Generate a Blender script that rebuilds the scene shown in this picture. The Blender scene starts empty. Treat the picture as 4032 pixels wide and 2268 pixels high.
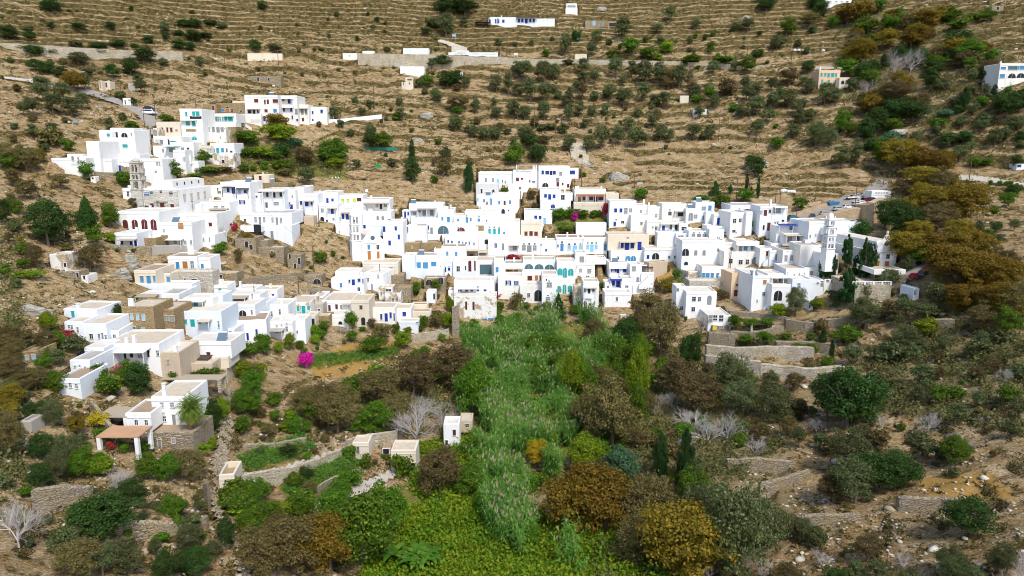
import bpy, math, random
import numpy as np
random.seed(7); rng=np.random.default_rng(11)
sc=bpy.context.scene; COL=sc.collection
# ---------------------------------------------------------------- camera geometry
FP=2773.6; CX,CY=2016.,1134.; PITCH=math.radians(11.5); CAMZ=70.
cp,sp=math.cos(PITCH),math.sin(PITCH)
cam=bpy.data.cameras.new('camera'); cam_o=bpy.data.objects.new('camera',cam); COL.objects.link(cam_o)
cam.sensor_width=36.; cam.lens=36.*FP/4032.; cam.clip_end=3000.; cam.clip_start=1.
cam_o.location=(0,0,CAMZ); cam_o.rotation_euler=(math.pi/2-PITCH,0,0); sc.camera=cam_o
# ---------------------------------------------------------------- survey table: slant distance (m) of the hillside along sight lines
TX=[-700,0,400,800,1288,1700,2100,2576,3300]
TY=[-450,-60,50,180,290,400,500,555,600,700,800,900,1000,1150,1300,1500,1900]
TD=[[560,560,565,570,580,590,590,580,580],
[430,440,450,460,470,480,480,470,470],
[390,400,415,425,430,440,440,420,415],
[345,350,365,380,385,390,390,365,360],
[298,300,315,330,345,352,352,340,335],
[262,265,280,300,310,316,328,322,318],
[232,235,250,270,282,282,300,296,290],
[222,222,238,258,270,270,262,265,262],
[208,210,230,250,262,262,246,240,238],
[185,190,205,232,246,248,232,218,214],
[170,172,182,208,225,225,215,198,192],
[154,158,165,188,205,205,198,180,175],
[142,145,152,170,185,185,180,163,158],
[125,128,132,145,155,155,152,142,138],
[110,113,116,125,132,132,130,124,120],
[95,97,100,106,110,110,109,105,102],
[76,77,78,82,84,84,83,81,80]]
_fx=np.arange(-700,3301,20.); _fy=np.arange(-450,1901,10.)
_t=np.array(TD,float)
_t=np.array([np.interp(_fx,TX,r) for r in _t])
_t=np.array([np.interp(_fy,TY,_t[:,j]) for j in range(len(_fx))]).T
def _blur(a,k,ax):
    w=np.hanning(2*k+3)[1:-1]; w/=w.sum()
    p=[(0,0),(0,0)]; p[ax]=(k,k); b=np.pad(a,p,mode='reflect',reflect_type='odd')
    out=np.zeros_like(a)
    for i,wi in enumerate(w):
        out+=wi*(b[i:i+a.shape[0],:] if ax==0 else b[:,i:i+a.shape[1]])
    return out
DT=_blur(_blur(_t,4,0),9,1)
def Dist(px,py):
    fx=np.clip((np.asarray(px)/1.5652+700)/20.,0,len(_fx)-1.001); fy=np.clip((np.asarray(py)/1.5652+450)/10.,0,len(_fy)-1.001)
    i=fx.astype(int); j=fy.astype(int); u=fx-i; v=fy-j
    return DT[j,i]*(1-u)*(1-v)+DT[j,i+1]*u*(1-v)+DT[j+1,i]*(1-u)*v+DT[j+1,i+1]*u*v
def ray(px,py):
    x=(px-CX)/FP; y=-(py-CY)/FP
    d=np.array([x, cp+y*sp, -sp+y*cp]); return d/np.linalg.norm(d)
def P3(px,py,D=None):
    r=ray(px,py); return r*(float(Dist(px,py)) if D is None else D)+np.array([0,0,CAMZ])
def Zat(Y,py):
    t=-(py-CY)/FP
    return CAMZ+Y*(t*cp-sp)/(cp+t*sp)
TILES={'A':(0,300,2.576),'B':(400,600,3.22),'C':(800,300,3.22),'D':(1200,650,3.22),'E':(1800,600,3.22),'F':(2600,650,3.22),
'G':(1700,900,3.22),'H':(2400,900,3.22),'I':(3000,800,3.22),'J':(400,950,3.22),'K':(1000,950,3.22),'L':(50,1150,2.574),'M':(300,1450,3.22),
'S':(0,0,1.9167),'U':(1344,0,1.9167),'T':(2688,0,1.9167),'W':(900,1200,1.0833),'V':(0,0,1/1.5652),'X':(2688,756,1.0833),'Z':(0,700,2.0786),
'N':(0,1512,1.0833),'O':(1344,1512,1.0833),'Q':(2688,1512,1.0833)}
def tp(t,x,y):
    a,b,s=TILES[t]; return a+x/s, b+y/s
# ---------------------------------------------------------------- noise
def vnoise(x,y,seed=0):
    x=np.asarray(x,float); y=np.asarray(y,float)
    xi=np.floor(x).astype(np.int64); yi=np.floor(y).astype(np.int64); fx=x-xi; fy=y-yi
    fx=fx*fx*(3-2*fx); fy=fy*fy*(3-2*fy)
    def h(a,b):
        n=(a*374761393+b*668265263+seed*974634777)&0xffffffff
        n=((n^(n>>13))*1274126177)&0xffffffff
        return ((n^(n>>16))&0xffff)/65535.
    return (h(xi,yi)*(1-fx)+h(xi+1,yi)*fx)*(1-fy)+(h(xi,yi+1)*(1-fx)+h(xi+1,yi+1)*fx)*fy
def fbm(x,y,o=4,seed=0):
    s=0; a=.5; t=0
    for k in range(o):
        s=s+a*vnoise(x,y,seed+k*17); t+=a; x=x*2.03; y=y*2.03; a*=.5
    return s/t
def inpoly(x,y,poly):
    x=np.asarray(x); y=np.asarray(y); c=np.zeros(x.shape,bool); n=len(poly)
    for i in range(n):
        x1,y1=poly[i]; x2,y2=poly[i-1]
        if y1==y2: continue
        m=((y1>y)!=(y2>y))&(x<(x2-x1)*(y-y1)/(y2-y1)+x1); c^=m
    return c
# ---------------------------------------------------------------- objects
def link(o,parent=None):
    COL.objects.link(o)
    if parent is not None: o.parent=parent
    return o
def tag(o,label=None,cat=None,group=None,kind=None):
    if label: o['label']=label
    if cat: o['category']=cat
    if group: o['group']=group
    if kind: o['kind']=kind
    return o
def empty(name,loc,rz=0,label=None,cat=None,group=None):
    o=bpy.data.objects.new(name,None); o.empty_display_size=.5; link(o); o.location=loc; o.rotation_euler=(0,0,rz)
    return tag(o,label,cat,group)
class MB:
    def __init__(s): s.v=[]; s.f=[]; s.m=[]
    def add(s,vs,fs,mi=0):
        b=len(s.v); s.v+= [tuple(map(float,q)) for q in vs]; s.f+=[tuple(b+i for i in f) for f in fs]; s.m+=[mi]*len(fs)
    def box(s,x0,x1,y0,y1,z0,z1,mi=0):
        s.add([(x0,y0,z0),(x1,y0,z0),(x1,y1,z0),(x0,y1,z0),(x0,y0,z1),(x1,y0,z1),(x1,y1,z1),(x0,y1,z1)],
              [(0,3,2,1),(4,5,6,7),(0,1,5,4),(1,2,6,5),(2,3,7,6),(3,0,4,7)],mi)
    def prism(s,pts,y0,y1,mi=0):   # polygon in xz extruded along y; pts counter-clockwise seen from -y
        n=len(pts); s.add([(x,y0,z) for x,z in pts]+[(x,y1,z) for x,z in pts],
              [tuple(range(n)),tuple(range(2*n-1,n-1,-1))]+[(i,n+i,n+(i+1)%n,(i+1)%n) for i in range(n)],mi)
    def tube(s,pts,rads,n=6,mi=0):
        rings=[]
        for i,p in enumerate(pts):
            p=np.array(p,float); a=np.array(pts[max(i-1,0)],float); b=np.array(pts[min(i+1,len(pts)-1)],float)
            d=b-a; d/=np.linalg.norm(d)+1e-9; u=np.cross(d,(0,1,0) if abs(d[1])<.9 else (1,0,0)); u/=np.linalg.norm(u); w=np.cross(d,u)
            rings.append([p+rads[i]*(math.cos(2*math.pi*k/n)*u+math.sin(2*math.pi*k/n)*w) for k in range(n)])
        vs=[q for r in rings for q in r]; fs=[]
        for i in range(len(pts)-1):
            for k in range(n): fs.append((i*n+k,i*n+(k+1)%n,(i+1)*n+(k+1)%n,(i+1)*n+k))
        fs.append(tuple(range(n-1,-1,-1))); fs.append(tuple((len(pts)-1)*n+k for k in range(n)))
        s.add(vs,fs,mi)
    def lathe(s,prof,n=12,cx=0,cy=0,mi=0):
        vs=[];fs=[]
        for r,z in prof:
            for k in range(n): vs.append((cx+r*math.cos(2*math.pi*k/n),cy+r*math.sin(2*math.pi*k/n),z))
        for i in range(len(prof)-1):
            for k in range(n): fs.append((i*n+k,i*n+(k+1)%n,(i+1)*n+(k+1)%n,(i+1)*n+k))
        fs.append(tuple(range(n-1,-1,-1))); fs.append(tuple((len(prof)-1)*n+k for k in range(n)))
        s.add(vs,fs,mi)
    def mesh(s,name,mats):
        me=bpy.data.meshes.new(name); me.from_pydata(s.v,[],s.f)
        for m in (mats if isinstance(mats,(list,tuple)) else [mats]): me.materials.append(m)
        if any(s.m): me.polygons.foreach_set('material_index',s.m)
        me.update(); return me
    def build(s,name,mats,parent=None,smooth=False):
        me=s.mesh(name,mats)
        if smooth: me.polygons.foreach_set('use_smooth',[True]*len(me.polygons))
        return link(bpy.data.objects.new(name,me),parent)
def npmesh(name,v,f,mats,mi=None,smooth=False):
    v=np.asarray(v,np.float32); f=np.asarray(f,np.int32); k=f.shape[1]
    me=bpy.data.meshes.new(name); me.vertices.add(len(v)); me.vertices.foreach_set('co',v.ravel())
    me.loops.add(f.size); me.loops.foreach_set('vertex_index',f.ravel())
    me.polygons.add(len(f)); me.polygons.foreach_set('loop_start',np.arange(0,f.size,k,dtype=np.int32))
    try: me.polygons.foreach_set('loop_total',np.full(len(f),k,np.int32))
    except Exception: pass
    for m in (mats if isinstance(mats,(list,tuple)) else [mats]): me.materials.append(m)
    if mi is not None: me.polygons.foreach_set('material_index',np.asarray(mi,np.int32))
    if smooth: me.polygons.foreach_set('use_smooth',np.ones(len(f),bool))
    me.update(calc_edges=True); return me
# ---------------------------------------------------------------- materials
def nodes(name):
    m=bpy.data.materials.new(name); m.use_nodes=True; nt=m.node_tree; nt.nodes.clear()
    out=nt.nodes.new('ShaderNodeOutputMaterial'); b=nt.nodes.new('ShaderNodeBsdfPrincipled'); nt.links.new(b.outputs[0],out.inputs[0])
    b.inputs['Specular IOR Level'].default_value=.2; b.inputs['Roughness'].default_value=.85
    return m,nt,b,out
class N:
    def __init__(s,nt): s.nt=nt
    def new(s,t,**k):
        n=s.nt.nodes.new(t)
        for a,v in k.items(): setattr(n,a,v)
        return n
    def lk(s,a,b): s.nt.links.new(a,b)
    def pos(s,obj=False):
        if obj: return s.new('ShaderNodeTexCoord').outputs['Object']
        return s.new('ShaderNodeNewGeometry').outputs['Position']
    def noise(s,vec,scale,detail=4,rough=.55):
        n=s.new('ShaderNodeTexNoise'); n.inputs['Scale'].default_value=scale; n.inputs['Detail'].default_value=detail; n.inputs['Roughness'].default_value=rough
        s.lk(vec,n.inputs['Vector']); return n.outputs['Fac']
    def vor(s,vec,scale,feature='F1',out='Distance'):
        n=s.new('ShaderNodeTexVoronoi',feature=feature); n.inputs['Scale'].default_value=scale; s.lk(vec,n.inputs['Vector']); return n.outputs[out]
    def ramp(s,fac,stops):
        n=s.new('ShaderNodeValToRGB'); e=n.color_ramp.elements
        while len(e)<len(stops): e.new(.5)
        for i,(p,c) in enumerate(stops): e[i].position=p; e[i].color=(c,c,c,1) if isinstance(c,(int,float)) else (*c,1)
        s.lk(fac,n.inputs[0]); return n.outputs[0]
    def mix(s,f,a,b,mode='MIX'):
        n=s.new('ShaderNodeMix',data_type='RGBA',blend_type=mode)
        for sock,v in ((n.inputs[0],f),(n.inputs[6],a),(n.inputs[7],b)):
            if isinstance(v,(int,float)): sock.default_value=v
            elif isinstance(v,tuple): sock.default_value=(*v,1)
            else: s.lk(v,sock)
        return n.outputs[2]
    def math(s,op,a,b=0.,clamp=False):
        n=s.new('ShaderNodeMath',operation=op,use_clamp=clamp)
        for sock,v in ((n.inputs[0],a),(n.inputs[1],b)):
            if isinstance(v,(int,float)): sock.default_value=v
            else: s.lk(v,sock)
        return n.outputs[0]
    def bump(s,b,h,dist,strength=1.):
        n=s.new('ShaderNodeBump'); n.inputs['Distance'].default_value=dist; n.inputs['Strength'].default_value=strength; s.lk(h,n.inputs['Height']); s.lk(n.outputs[0],b.inputs['Normal'])
    def scalev(s,vec,v):
        n=s.new('ShaderNodeMapping'); n.inputs['Scale'].default_value=v; s.lk(vec,n.inputs['Vector']); return n.outputs[0]
    def attr(s,name): return s.new('ShaderNodeAttribute',attribute_name=name).outputs['Fac']
def mat_flat(name,col,rough=.7,spec=.3,metal=0,var=.12):
    m,nt,b,o=nodes(name); n=N(nt); p=n.pos(True)
    c=n.mix(n.noise(p,1.7,3),tuple(x*(1-var) for x in col),tuple(min(1,x*(1+var)) for x in col)); n.lk(c,b.inputs['Base Color'])
    b.inputs['Roughness'].default_value=rough; b.inputs['Specular IOR Level'].default_value=spec; b.inputs['Metallic'].default_value=metal
    return m
def mat_plaster(name,col,stain,amt=.5,patch=None):
    m,nt,b,o=nodes(name); n=N(nt); p=n.pos()
    st=n.scalev(p,(1,1,.25))
    f=n.ramp(n.noise(st,.55,6,.65),[(.50,0.),(.78,1.)]); f=n.math('MULTIPLY',f,amt)
    rnd=n.new('ShaderNodeObjectInfo').outputs['Random']
    base=n.mix(rnd,tuple(x*.95 for x in col),col)
    c=n.mix(f,base,stain)
    if patch:
        q=n.ramp(n.noise(p,.38,6,.7),[(.50,0.),(.56,1.)])
        stn=n.mix(n.vor(n.scalev(p,(1.6,1.6,4)),1.,out='Color'),(patch[0]*.75,patch[1]*.75,patch[2]*.72),(patch[0]*1.15,patch[1]*1.15,patch[2]*1.15))
        c=n.mix(q,c,stn)
    n.lk(c,b.inputs['Base Color']); n.bump(b,n.noise(p,2.2,5,.6),.10,.5); b.inputs['Roughness'].default_value=.9; b.inputs['Specular IOR Level'].default_value=.1
    return m
def mat_stone(name,a,bcol,dark,sc_=1.,white=0.):
    m,nt,b,o=nodes(name); n=N(nt); p=n.pos()
    q=n.new('ShaderNodeVectorMath',operation='ADD'); n.lk(p,q.inputs[0])
    nz=n.new('ShaderNodeTexNoise'); nz.inputs['Scale'].default_value=.8; n.lk(p,nz.inputs['Vector']); sv=n.scalev(nz.outputs['Color'],(1.2,1.2,.5)); n.lk(sv,q.inputs[1])
    v=n.scalev(q.outputs[0],(1.3*sc_,1.3*sc_,4.2*sc_))
    c=n.mix(n.vor(v,1.,out='Color'),a,bcol); 
    c=n.mix(n.ramp(n.noise(p,.35,5),[(.42,0.),(.68,1.)]),c,n.mix(.5,c,(.36,.27,.10)))
    e=n.vor(v,1.,feature='DISTANCE_TO_EDGE'); c=n.mix(n.ramp(e,[(.015,.9),(.075,0.)]),c,dark)
    if white: c=n.mix(n.ramp(n.noise(p,.5,6,.7),[(.5-white*.3,1.),(.6-white*.2,0.)]),c,(.75,.73,.68))
    n.lk(c,b.inputs['Base Color']); n.bump(b,n.math('MINIMUM',e,.3),.25,1.)
    return m
def mat_leaf(name,c1,c2,c3,scale=.6,trans=.32):
    m,nt,b,o=nodes(name); n=N(nt); p=n.pos(True)
    oi=n.new('ShaderNodeObjectInfo').outputs['Random']
    f=n.ramp(n.noise(p,scale*.22,4,.7),[(.36,0.),(.66,1.)]); c=n.mix(f,c1,c2)
    g=n.new('ShaderNodeTexWhiteNoise'); n.lk(n.new('ShaderNodeNewGeometry').outputs['Random Per Island'],g.inputs['Vector'])
    gi=n.new('ShaderNodeNewGeometry').outputs['Random Per Island']
    c=n.mix(n.ramp(gi,[(.55,0.),(1.,.75)]),c,c3)
    h=n.new('ShaderNodeHueSaturation'); n.lk(c,h.inputs['Color'])
    n.lk(n.math('ADD',n.math('MULTIPLY',oi,.45),.78),h.inputs['Value']); n.lk(n.math('ADD',n.math('MULTIPLY',oi,.035),.4825),h.inputs['Hue'])
    n.lk(h.outputs[0],b.inputs['Base Color']); b.inputs['Roughness'].default_value=.7
    t=n.new('ShaderNodeBsdfTranslucent'); n.lk(h.outputs[0],t.inputs[0]); mx=n.new('ShaderNodeMixShader'); mx.inputs[0].default_value=trans
    n.lk(b.outputs[0],mx.inputs[1]); n.lk(t.outputs[0],mx.inputs[2]); n.lk(mx.outputs[0],o.inputs[0])
    return m
M={}
M['w']=mat_plaster('white_plaster',(.80,.80,.79),(.60,.57,.50),.6)
M['w2']=mat_plaster('warm_white_plaster',(.79,.765,.71),(.58,.53,.44),.7)
M['w3']=mat_plaster('cool_white_plaster',(.74,.77,.80),(.58,.58,.56),.6)
M['b']=mat_plaster('bluish_limewash',(.70,.77,.84),(.60,.66,.72),.4)
M['c']=mat_plaster('cream_plaster',(.68,.60,.48),(.50,.42,.32),.6)
M['e']=mat_plaster('beige_render',(.52,.42,.31),(.38,.31,.23),.7)
M['p']=mat_plaster('peach_plaster',(.70,.50,.33),(.60,.40,.26),.6)
M['g']=mat_plaster('grey_render',(.40,.37,.32),(.27,.25,.22),.8)
M['G']=mat_plaster('pale_grey_render',(.60,.60,.59),(.48,.47,.45),.6)
M['y']=mat_plaster('peeling_plaster',(.74,.72,.68),(.55,.50,.42),.5,patch=(.42,.33,.22))
M['s']=mat_stone('ochre_masonry',(.42,.30,.16),(.26,.19,.11),(.13,.09,.05))
M['d']=mat_stone('dry_stone',(.40,.34,.25),(.24,.19,.13),(.07,.055,.04),1.)
M['D']=mat_stone('pale_dry_stone',(.62,.56,.45),(.38,.33,.25),(.12,.10,.07),1.)
M['q']=mat_stone('warm_pale_stone',(.62,.47,.33),(.46,.34,.22),(.22,.16,.10),1.)
M['S']=mat_stone('whitewashed_stone',(.62,.58,.50),(.45,.40,.33),(.30,.26,.2),1.,.8)
M['m']=mat_stone('grey_marble',(.58,.56,.51),(.51,.49,.44),(.44,.42,.38),.6)
def mat_roof(name,col,d):
    m,nt,b,o=nodes(name); n=N(nt); p=n.pos()
    rnd=n.new('ShaderNodeObjectInfo').outputs['Random']
    c=n.mix(n.ramp(n.noise(p,.6,6,.65),[(.35,0.),(.7,1.)]),col,d); c=n.mix(n.math('MULTIPLY',rnd,.35),c,tuple(x*.8 for x in col)); n.lk(c,b.inputs['Base Color']); n.bump(b,n.noise(p,4,4),.05,.4); return m
M['rW']=mat_roof('white_roof',(.66,.62,.55),(.52,.47,.39)); M['rC']=mat_roof('cream_roof',(.56,.48,.37),(.44,.37,.28))
M['rG']=mat_roof('grey_roof',(.42,.39,.35),(.30,.27,.24)); M['rB']=mat_roof('clay_roof',(.36,.27,.19),(.27,.20,.13))
M['rT']=mat_roof('terracotta_reed_roof',(.52,.30,.17),(.40,.24,.14)); M['rS']=mat_roof('dry_soil',(.36,.26,.15),(.28,.20,.11))
WC={'b':(.006,.035,.27),'l':(.05,.22,.42),'t':(.01,.32,.33),'r':(.11,.02,.02),'g':(.22,.235,.24),'k':(.018,.018,.025),'o':(.38,.15,.03),  # k: near-black tone painted for the unlit depth behind openings
'n':(.01,.28,.07),'i':(.42,.55,.03),'y':(.75,.48,.01),'a':(.22,.45,.62),'e':(.07,.13,.15)}  # e: dark teal, also painted for the shaded loggia interior
for k,c in WC.items(): M['p'+k]=mat_flat('paint_'+k,c,.55,.3)
M['frame']=mat_flat('frame_white',(.66,.66,.64)); M['frameg']=mat_flat('stone_surround',(.5,.45,.36))
M['darkwood']=mat_flat('dark_timber',(.06,.04,.03)); M['wood']=mat_flat('pole_timber',(.13,.075,.045)); M['cane']=mat_flat('cane_mat',(.36,.30,.22),.9)
M['bamboo']=mat_flat('bamboo_blind',(.36,.19,.08)); M['glass']=mat_flat('dark_glass',(.02,.025,.03),.08,.6); M['panel']=mat_flat('solar_glass',(.10,.15,.20),.15,.6)
M['metal']=mat_flat('metal',(.5,.5,.5),.4,.5,.5); M['tank']=mat_flat('tank_metal',(.65,.66,.67),.35,.5,.3)
M['rubber']=mat_flat('tyre_rubber',(.02,.02,.02)); M['asphalt']=mat_roof('asphalt',(.30,.27,.235),(.23,.21,.19)); M['pave']=mat_roof('paving',(.48,.44,.37),(.36,.32,.26))
M['bark']=mat_flat('bark',(.12,.09,.065)); M['palebark']=mat_flat('pale_bark',(.42,.38,.35)); M['palmbark']=mat_flat('palm_bark',(.17,.12,.08))
for k,c in {'white':(.75,.75,.75),'silver':(.45,.46,.45),'teal':(.02,.17,.20),'dgreen':(.01,.05,.06),'red':(.5,.01,.03),'navy':(.01,.02,.07),'dred':(.15,.01,.02),'skip':(.02,.17,.38)}.items():
    M['car_'+k]=mat_flat('car_paint_'+k,c,.25,.6,0,.03)
M['skin']=mat_flat('skin',(.45,.25,.16)); M['cloth_o']=mat_flat('orange_cloth',(.75,.25,.03)); M['cloth_d']=mat_flat('dark_cloth',(.05,.05,.07))
M['terracotta']=mat_flat('terracotta',(.38,.14,.07)); M['green_net']=mat_flat('green_net',(.02,.18,.13)); M['water']=mat_flat('dark_water',(.02,.025,.02),.1,.6)
# ---------------------------------------------------------------- houses
PADS=[]     # footprints cut into the hillside
DEFSZ={'w':(30,44),'d':(34,70),'a':(30,62)}
class Face: pass
def block_geom(T,x0,x1,yt,yb,g=None,yaw=0.,dep=None,D=None):
    X0,Yb=tp(T,x0,yb); X1,_=tp(T,x1,yb); _,Yt=tp(T,x0,yt); Yg=Yb if g is None else tp(T,x0,g)[1]
    xm=(X0+X1)/2; r=ray(xm,Yg); Dg=float(Dist(xm,Yg)) if D is None else D; pg=r*Dg
    Ypl=pg[1]; rb=ray(xm,Yb); mid=rb*(Ypl/rb[1])+np.array([0,0,CAMZ])
    depth=Ypl*cp-(mid[2]-CAMZ)*sp; a=math.radians(yaw)
    w=(X1-X0)*depth/FP/(math.cos(a)+ (mid[0]/Ypl)*math.sin(a))
    F=Face(); F.mid=mid; F.w=w; F.h=Zat(Ypl,Yt)-mid[2]; F.a=a; F.px=(x0,x1,yt,yb)
    if dep is None:
        dd=float(Dist(xm,Yt))-float(Dist(xm,Yb)); dep=min(12,max(5.5,dd+1.5))
    F.dep=dep; F.u=np.array([math.cos(a),-math.sin(a),0]); F.n=np.array([-math.sin(a),-math.cos(a),0]); F.T=T; F.lift=g is not None
    return F
def on_face(F,T,x,y):
    X,Y=tp(T,x,y); r=ray(X,Y); o=np.array([0,0,CAMZ]); t=np.dot(F.mid-o,F.n)/np.dot(r,F.n); p=o+r*t
    return float(np.dot(p-F.mid,F.u)), float(p[2]-F.mid[2])
HM={}
def walls(F,root,mat,roof,par=.35,found=3.,zo=0.,name='wall'):
    if mat=='w': F.mk=HM.setdefault(root.name,random.choice(['w','w','w2','w3','w']))
    else: F.mk=mat
    w,h,d=F.w/2,F.h,F.dep; m=MB(); z0=-found if not F.lift else 0.
    j=lambda:random.uniform(-.05,.05); t=.32
    ob=[(-w+j(),0),(w+j(),0),(w+j(),d+j()),(-w+j(),d+j())]; ib=[(-w+t,t),(w-t,t),(w-t,d-t),(-w+t,d-t)]
    r=.10; zr=h-par-.1
    v=[(x,y,z0) for x,y in ob]+[(x,y,h-r) for x,y in ob]
    ob2=[(x-(r if x>0 else -r),y+(r if y<d/2 else -r)) for x,y in ob]
    v+=[(x,y,h+j()*.6) for x,y in ob2]+[(x,y,h) for x,y in ib]+[(x,y,zr) for x,y in ib]
    f=[(0,3,2,1)]
    for k in range(4):
        n=(k+1)%4
        for L in range(4): f.append((L*4+k,L*4+n,L*4+4+n,L*4+4+k))
    f.append((16,17,18,19)); m.add(v,f)
    wo=m.build(name,M[F.mk],root)
    loc=F.mid-root_loc[root.name]
    c,s=math.cos(root.rotation_euler[2]),math.sin(root.rotation_euler[2])
    lx,ly=c*loc[0]+s*loc[1],-s*loc[0]+c*loc[1]
    wo.location=(lx,ly,loc[2]); F.off=(lx,ly,loc[2]); 
    m2=MB(); m2.box(-w+t+.01,w-t-.01,t+.01,d-t-.01,zr+.01,zr+.10)
    ro=m2.build('roof',M['r'+roof],root); ro.location=wo.location
    dr=-F.a-root.rotation_euler[2]
    if abs(dr)>1e-4: wo.rotation_euler=(0,0,dr); ro.rotation_euler=(0,0,dr)
    F.dr=dr; F.mat=mat
    if mat in 'wbc' and F.h>2.6 and random.random()<.6 and name=='wall':
        m3=MB(); z=h-random.uniform(.7,.95); m3.box(-w-.02,w+.02,-.09,-.003,z,z+.09)
        co=m3.build('cornice',M[mat],root); co.location=wo.location; co.rotation_euler=wo.rotation_euler
    if not F.lift: PADS.append((F.mid[0],F.mid[1],F.u,w,d,F.mid[2]))
    return wo
root_loc={}
def put(o,F): o.location=F.off; o.rotation_euler=(0,0,F.dr)
def arch_pts(x,z0,w,h,n=8):
    r=w/2; zc=z0+max(h-r,.05); rr=min(r,h)
    return [(x-r,z0),(x+r,z0)]+[(x+r*math.cos(math.pi*k/n),zc+min(rr,h-(zc-z0))*math.sin(math.pi*k/n)) for k in range(n+1)]
def opening(F,root,T,kind,col,x,y,pw,ph):
    s=TILES[T][2]/3.22
    dw,dh=DEFSZ[kind]
    pw=(pw or dw*s)*1.1; ph=(ph or dh*s)*1.06
    u0,z1=on_face(F,T,x-pw/2,y-ph/2); u1,z0=on_face(F,T,x+pw/2,y+ph/2)
    w=max(u1-u0,.35); h=max(z1-z0,.4); u=(u0+u1)/2
    u=max(-F.w/2+w/2+.1,min(F.w/2-w/2-.1,u)) if F.w>w+.3 else 0
    z0=max(z0,.02); m=MB(); pm=M['p'+col]; fr=M['frameg'] if F.mat in 'sdcepm' else M['frame']
    if kind=='a':
        P=arch_pts(u,z0,w,h); m.prism(P,-.03,.10,0); Q=arch_pts(u,z0,w+.26,h+.13)
        # raised ring
        n=len(P); vs=[(a,-.09,b) for a,b in P[1:]]+[(a,-.09,b) for a,b in Q[1:]]+[(a,0,b) for a,b in P[1:]]+[(a,0,b) for a,b in Q[1:]]
        k=n-1; fs=[]
        for i in range(k-1): fs+=[(i,k+i,k+i+1,i+1),(k+i,3*k+i,3*k+i+1,k+i+1),(i,i+1,2*k+i+1,2*k+i)]
        m.add(vs,fs,1); nm='arch' if w>1.5 else ('door' if h>1.9 else 'window')
        if w>1.5 or col in 'bltae': 
            m.box(u-.04,u+.04,-.06,-.031,z0,z0+h*.95,1)
    else:
        m.box(u-w/2,u+w/2,-.03,.10,z0,z0+h,0); t=.05 if F.mat in 'wbG' else .13
        if kind=='w': m.box(u-w/2-.1,u+w/2+.1,-.16,0,z0-.10,z0-.002,1)
        m.box(u-w/2-t-.05,u+w/2+t+.05,-.14,0,z0+h+.002,z0+h+.12,1)
        m.box(u-w/2-t,u-w/2-.002,-.08,0,z0,z0+h,1); m.box(u+w/2+.002,u+w/2+t,-.08,0,z0,z0+h,1)
        nm='door' if kind=='d' else 'window'
        if kind=='w' and col in 'gkn' : m.box(u-.03,u+.03,-.05,-.031,z0,z0+h,1); m.box(u-w/2,u+w/2,-.05,-.031,z0+h*.55,z0+h*.55+.05,1)
        if kind=='w' and col in 'l' and random.random()<.3:
            pass
    o=m.build(nm,[pm,fr],root); put(o,F)
    return o
def awning(F,root,T,x0,x1,y,p,mat='frame',posts=True):
    u0,z=on_face(F,T,x0,y); u1,_=on_face(F,T,x1,y); m=MB()
    m.add([(u0,-p,z-.25),(u1,-p,z-.25),(u1,.02,z),(u0,.02,z),(u0,-p,z-.15),(u1,-p,z-.15),(u1,.02,z+.1),(u0,.02,z+.1)],
          [(0,3,2,1),(4,5,6,7),(0,1,5,4),(1,2,6,5),(2,3,7,6),(3,0,4,7)])
    o=m.build('awning',M[mat],root); put(o,F)
    if posts:
        zb=max(z-3.2,-.6); n=max(2,int((u1-u0)/3.2)+1)
        for k in range(n):
            u=u0+.15+(u1-u0-.3)*k/(n-1); q=MB(); q.box(u-.07,u+.07,-p+.05,-p+.19,zb,z-.22); r=q.build('post',M['frame' if mat!='darkwood' else 'darkwood'],root); put(r,F)
def solar(F,root,T,x,y):
    u,_=on_face(F,T,x,y); u=max(-F.w/2+1,min(F.w/2-1,u)); z=F.h-.34; v=2.2
    m=MB(); m.add([(u-1,v-.9,z+.1),(u+1,v-.9,z+.1),(u+1,v+.5,z+1.5),(u-1,v+.5,z+1.5),(u-1,v-.82,z+.04),(u+1,v-.82,z+.04),(u+1,v+.58,z+1.44),(u-1,v+.58,z+1.44)],
      [(0,1,2,3),(7,6,5,4),(0,4,5,1),(1,5,6,2),(2,6,7,3),(3,7,4,0)],0)
    m.box(u-.03,u+.03,v-.93,v-.90,z+.1,z+.16,1)
    m.box(u-.95,u-.9,v+.5,v+.6,z,z+1.5,1); m.box(u+.9,u+.95,v+.5,v+.6,z,z+1.5,1)
    o=m.build('solar_panel',[M['panel'],M['metal']],root); put(o,F)
    t=MB(); pts=[(u-.85,v+.75,z+1.55),(u+.85,v+.75,z+1.55)]; t.tube(pts,[.27,.27],10); o2=t.build('water_tank',M['tank'],root); put(o2,F)
def chimney(F,root,T,x,y):
    u,z=on_face(F,T,x,y); u=max(-F.w/2+.5,min(F.w/2-.5,u)); h=F.h; z=max(h+.9,min(z,h+2.2)); m=MB()
    m.add([(u-.35,.35,h-.4),(u+.35,.35,h-.4),(u+.35,1.05,h-.4),(u-.35,1.05,h-.4),(u-.26,.44,z),(u+.26,.44,z),(u+.26,.96,z),(u-.26,.96,z)],
      [(0,3,2,1),(4,5,6,7),(0,1,5,4),(1,2,6,5),(2,3,7,6),(3,0,4,7)]); m.box(u-.34,u+.34,.36,1.04,z+.001,z+.12)
    o=m.build('chimney',M[F.mk if F.mat in 'wbc' else 'w'],root); put(o,F)
def panelpatch(F,root,T,x,y,pw,ph,mat):
    u0,z1=on_face(F,T,x-pw/2,y-ph/2); u1,z0=on_face(F,T,x+pw/2,y+ph/2); m=MB(); m.box(u0,u1,-.022,.05,z0,z1); o=m.build('facing',M[mat],root); put(o,F)
HOUSES=[]
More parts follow.
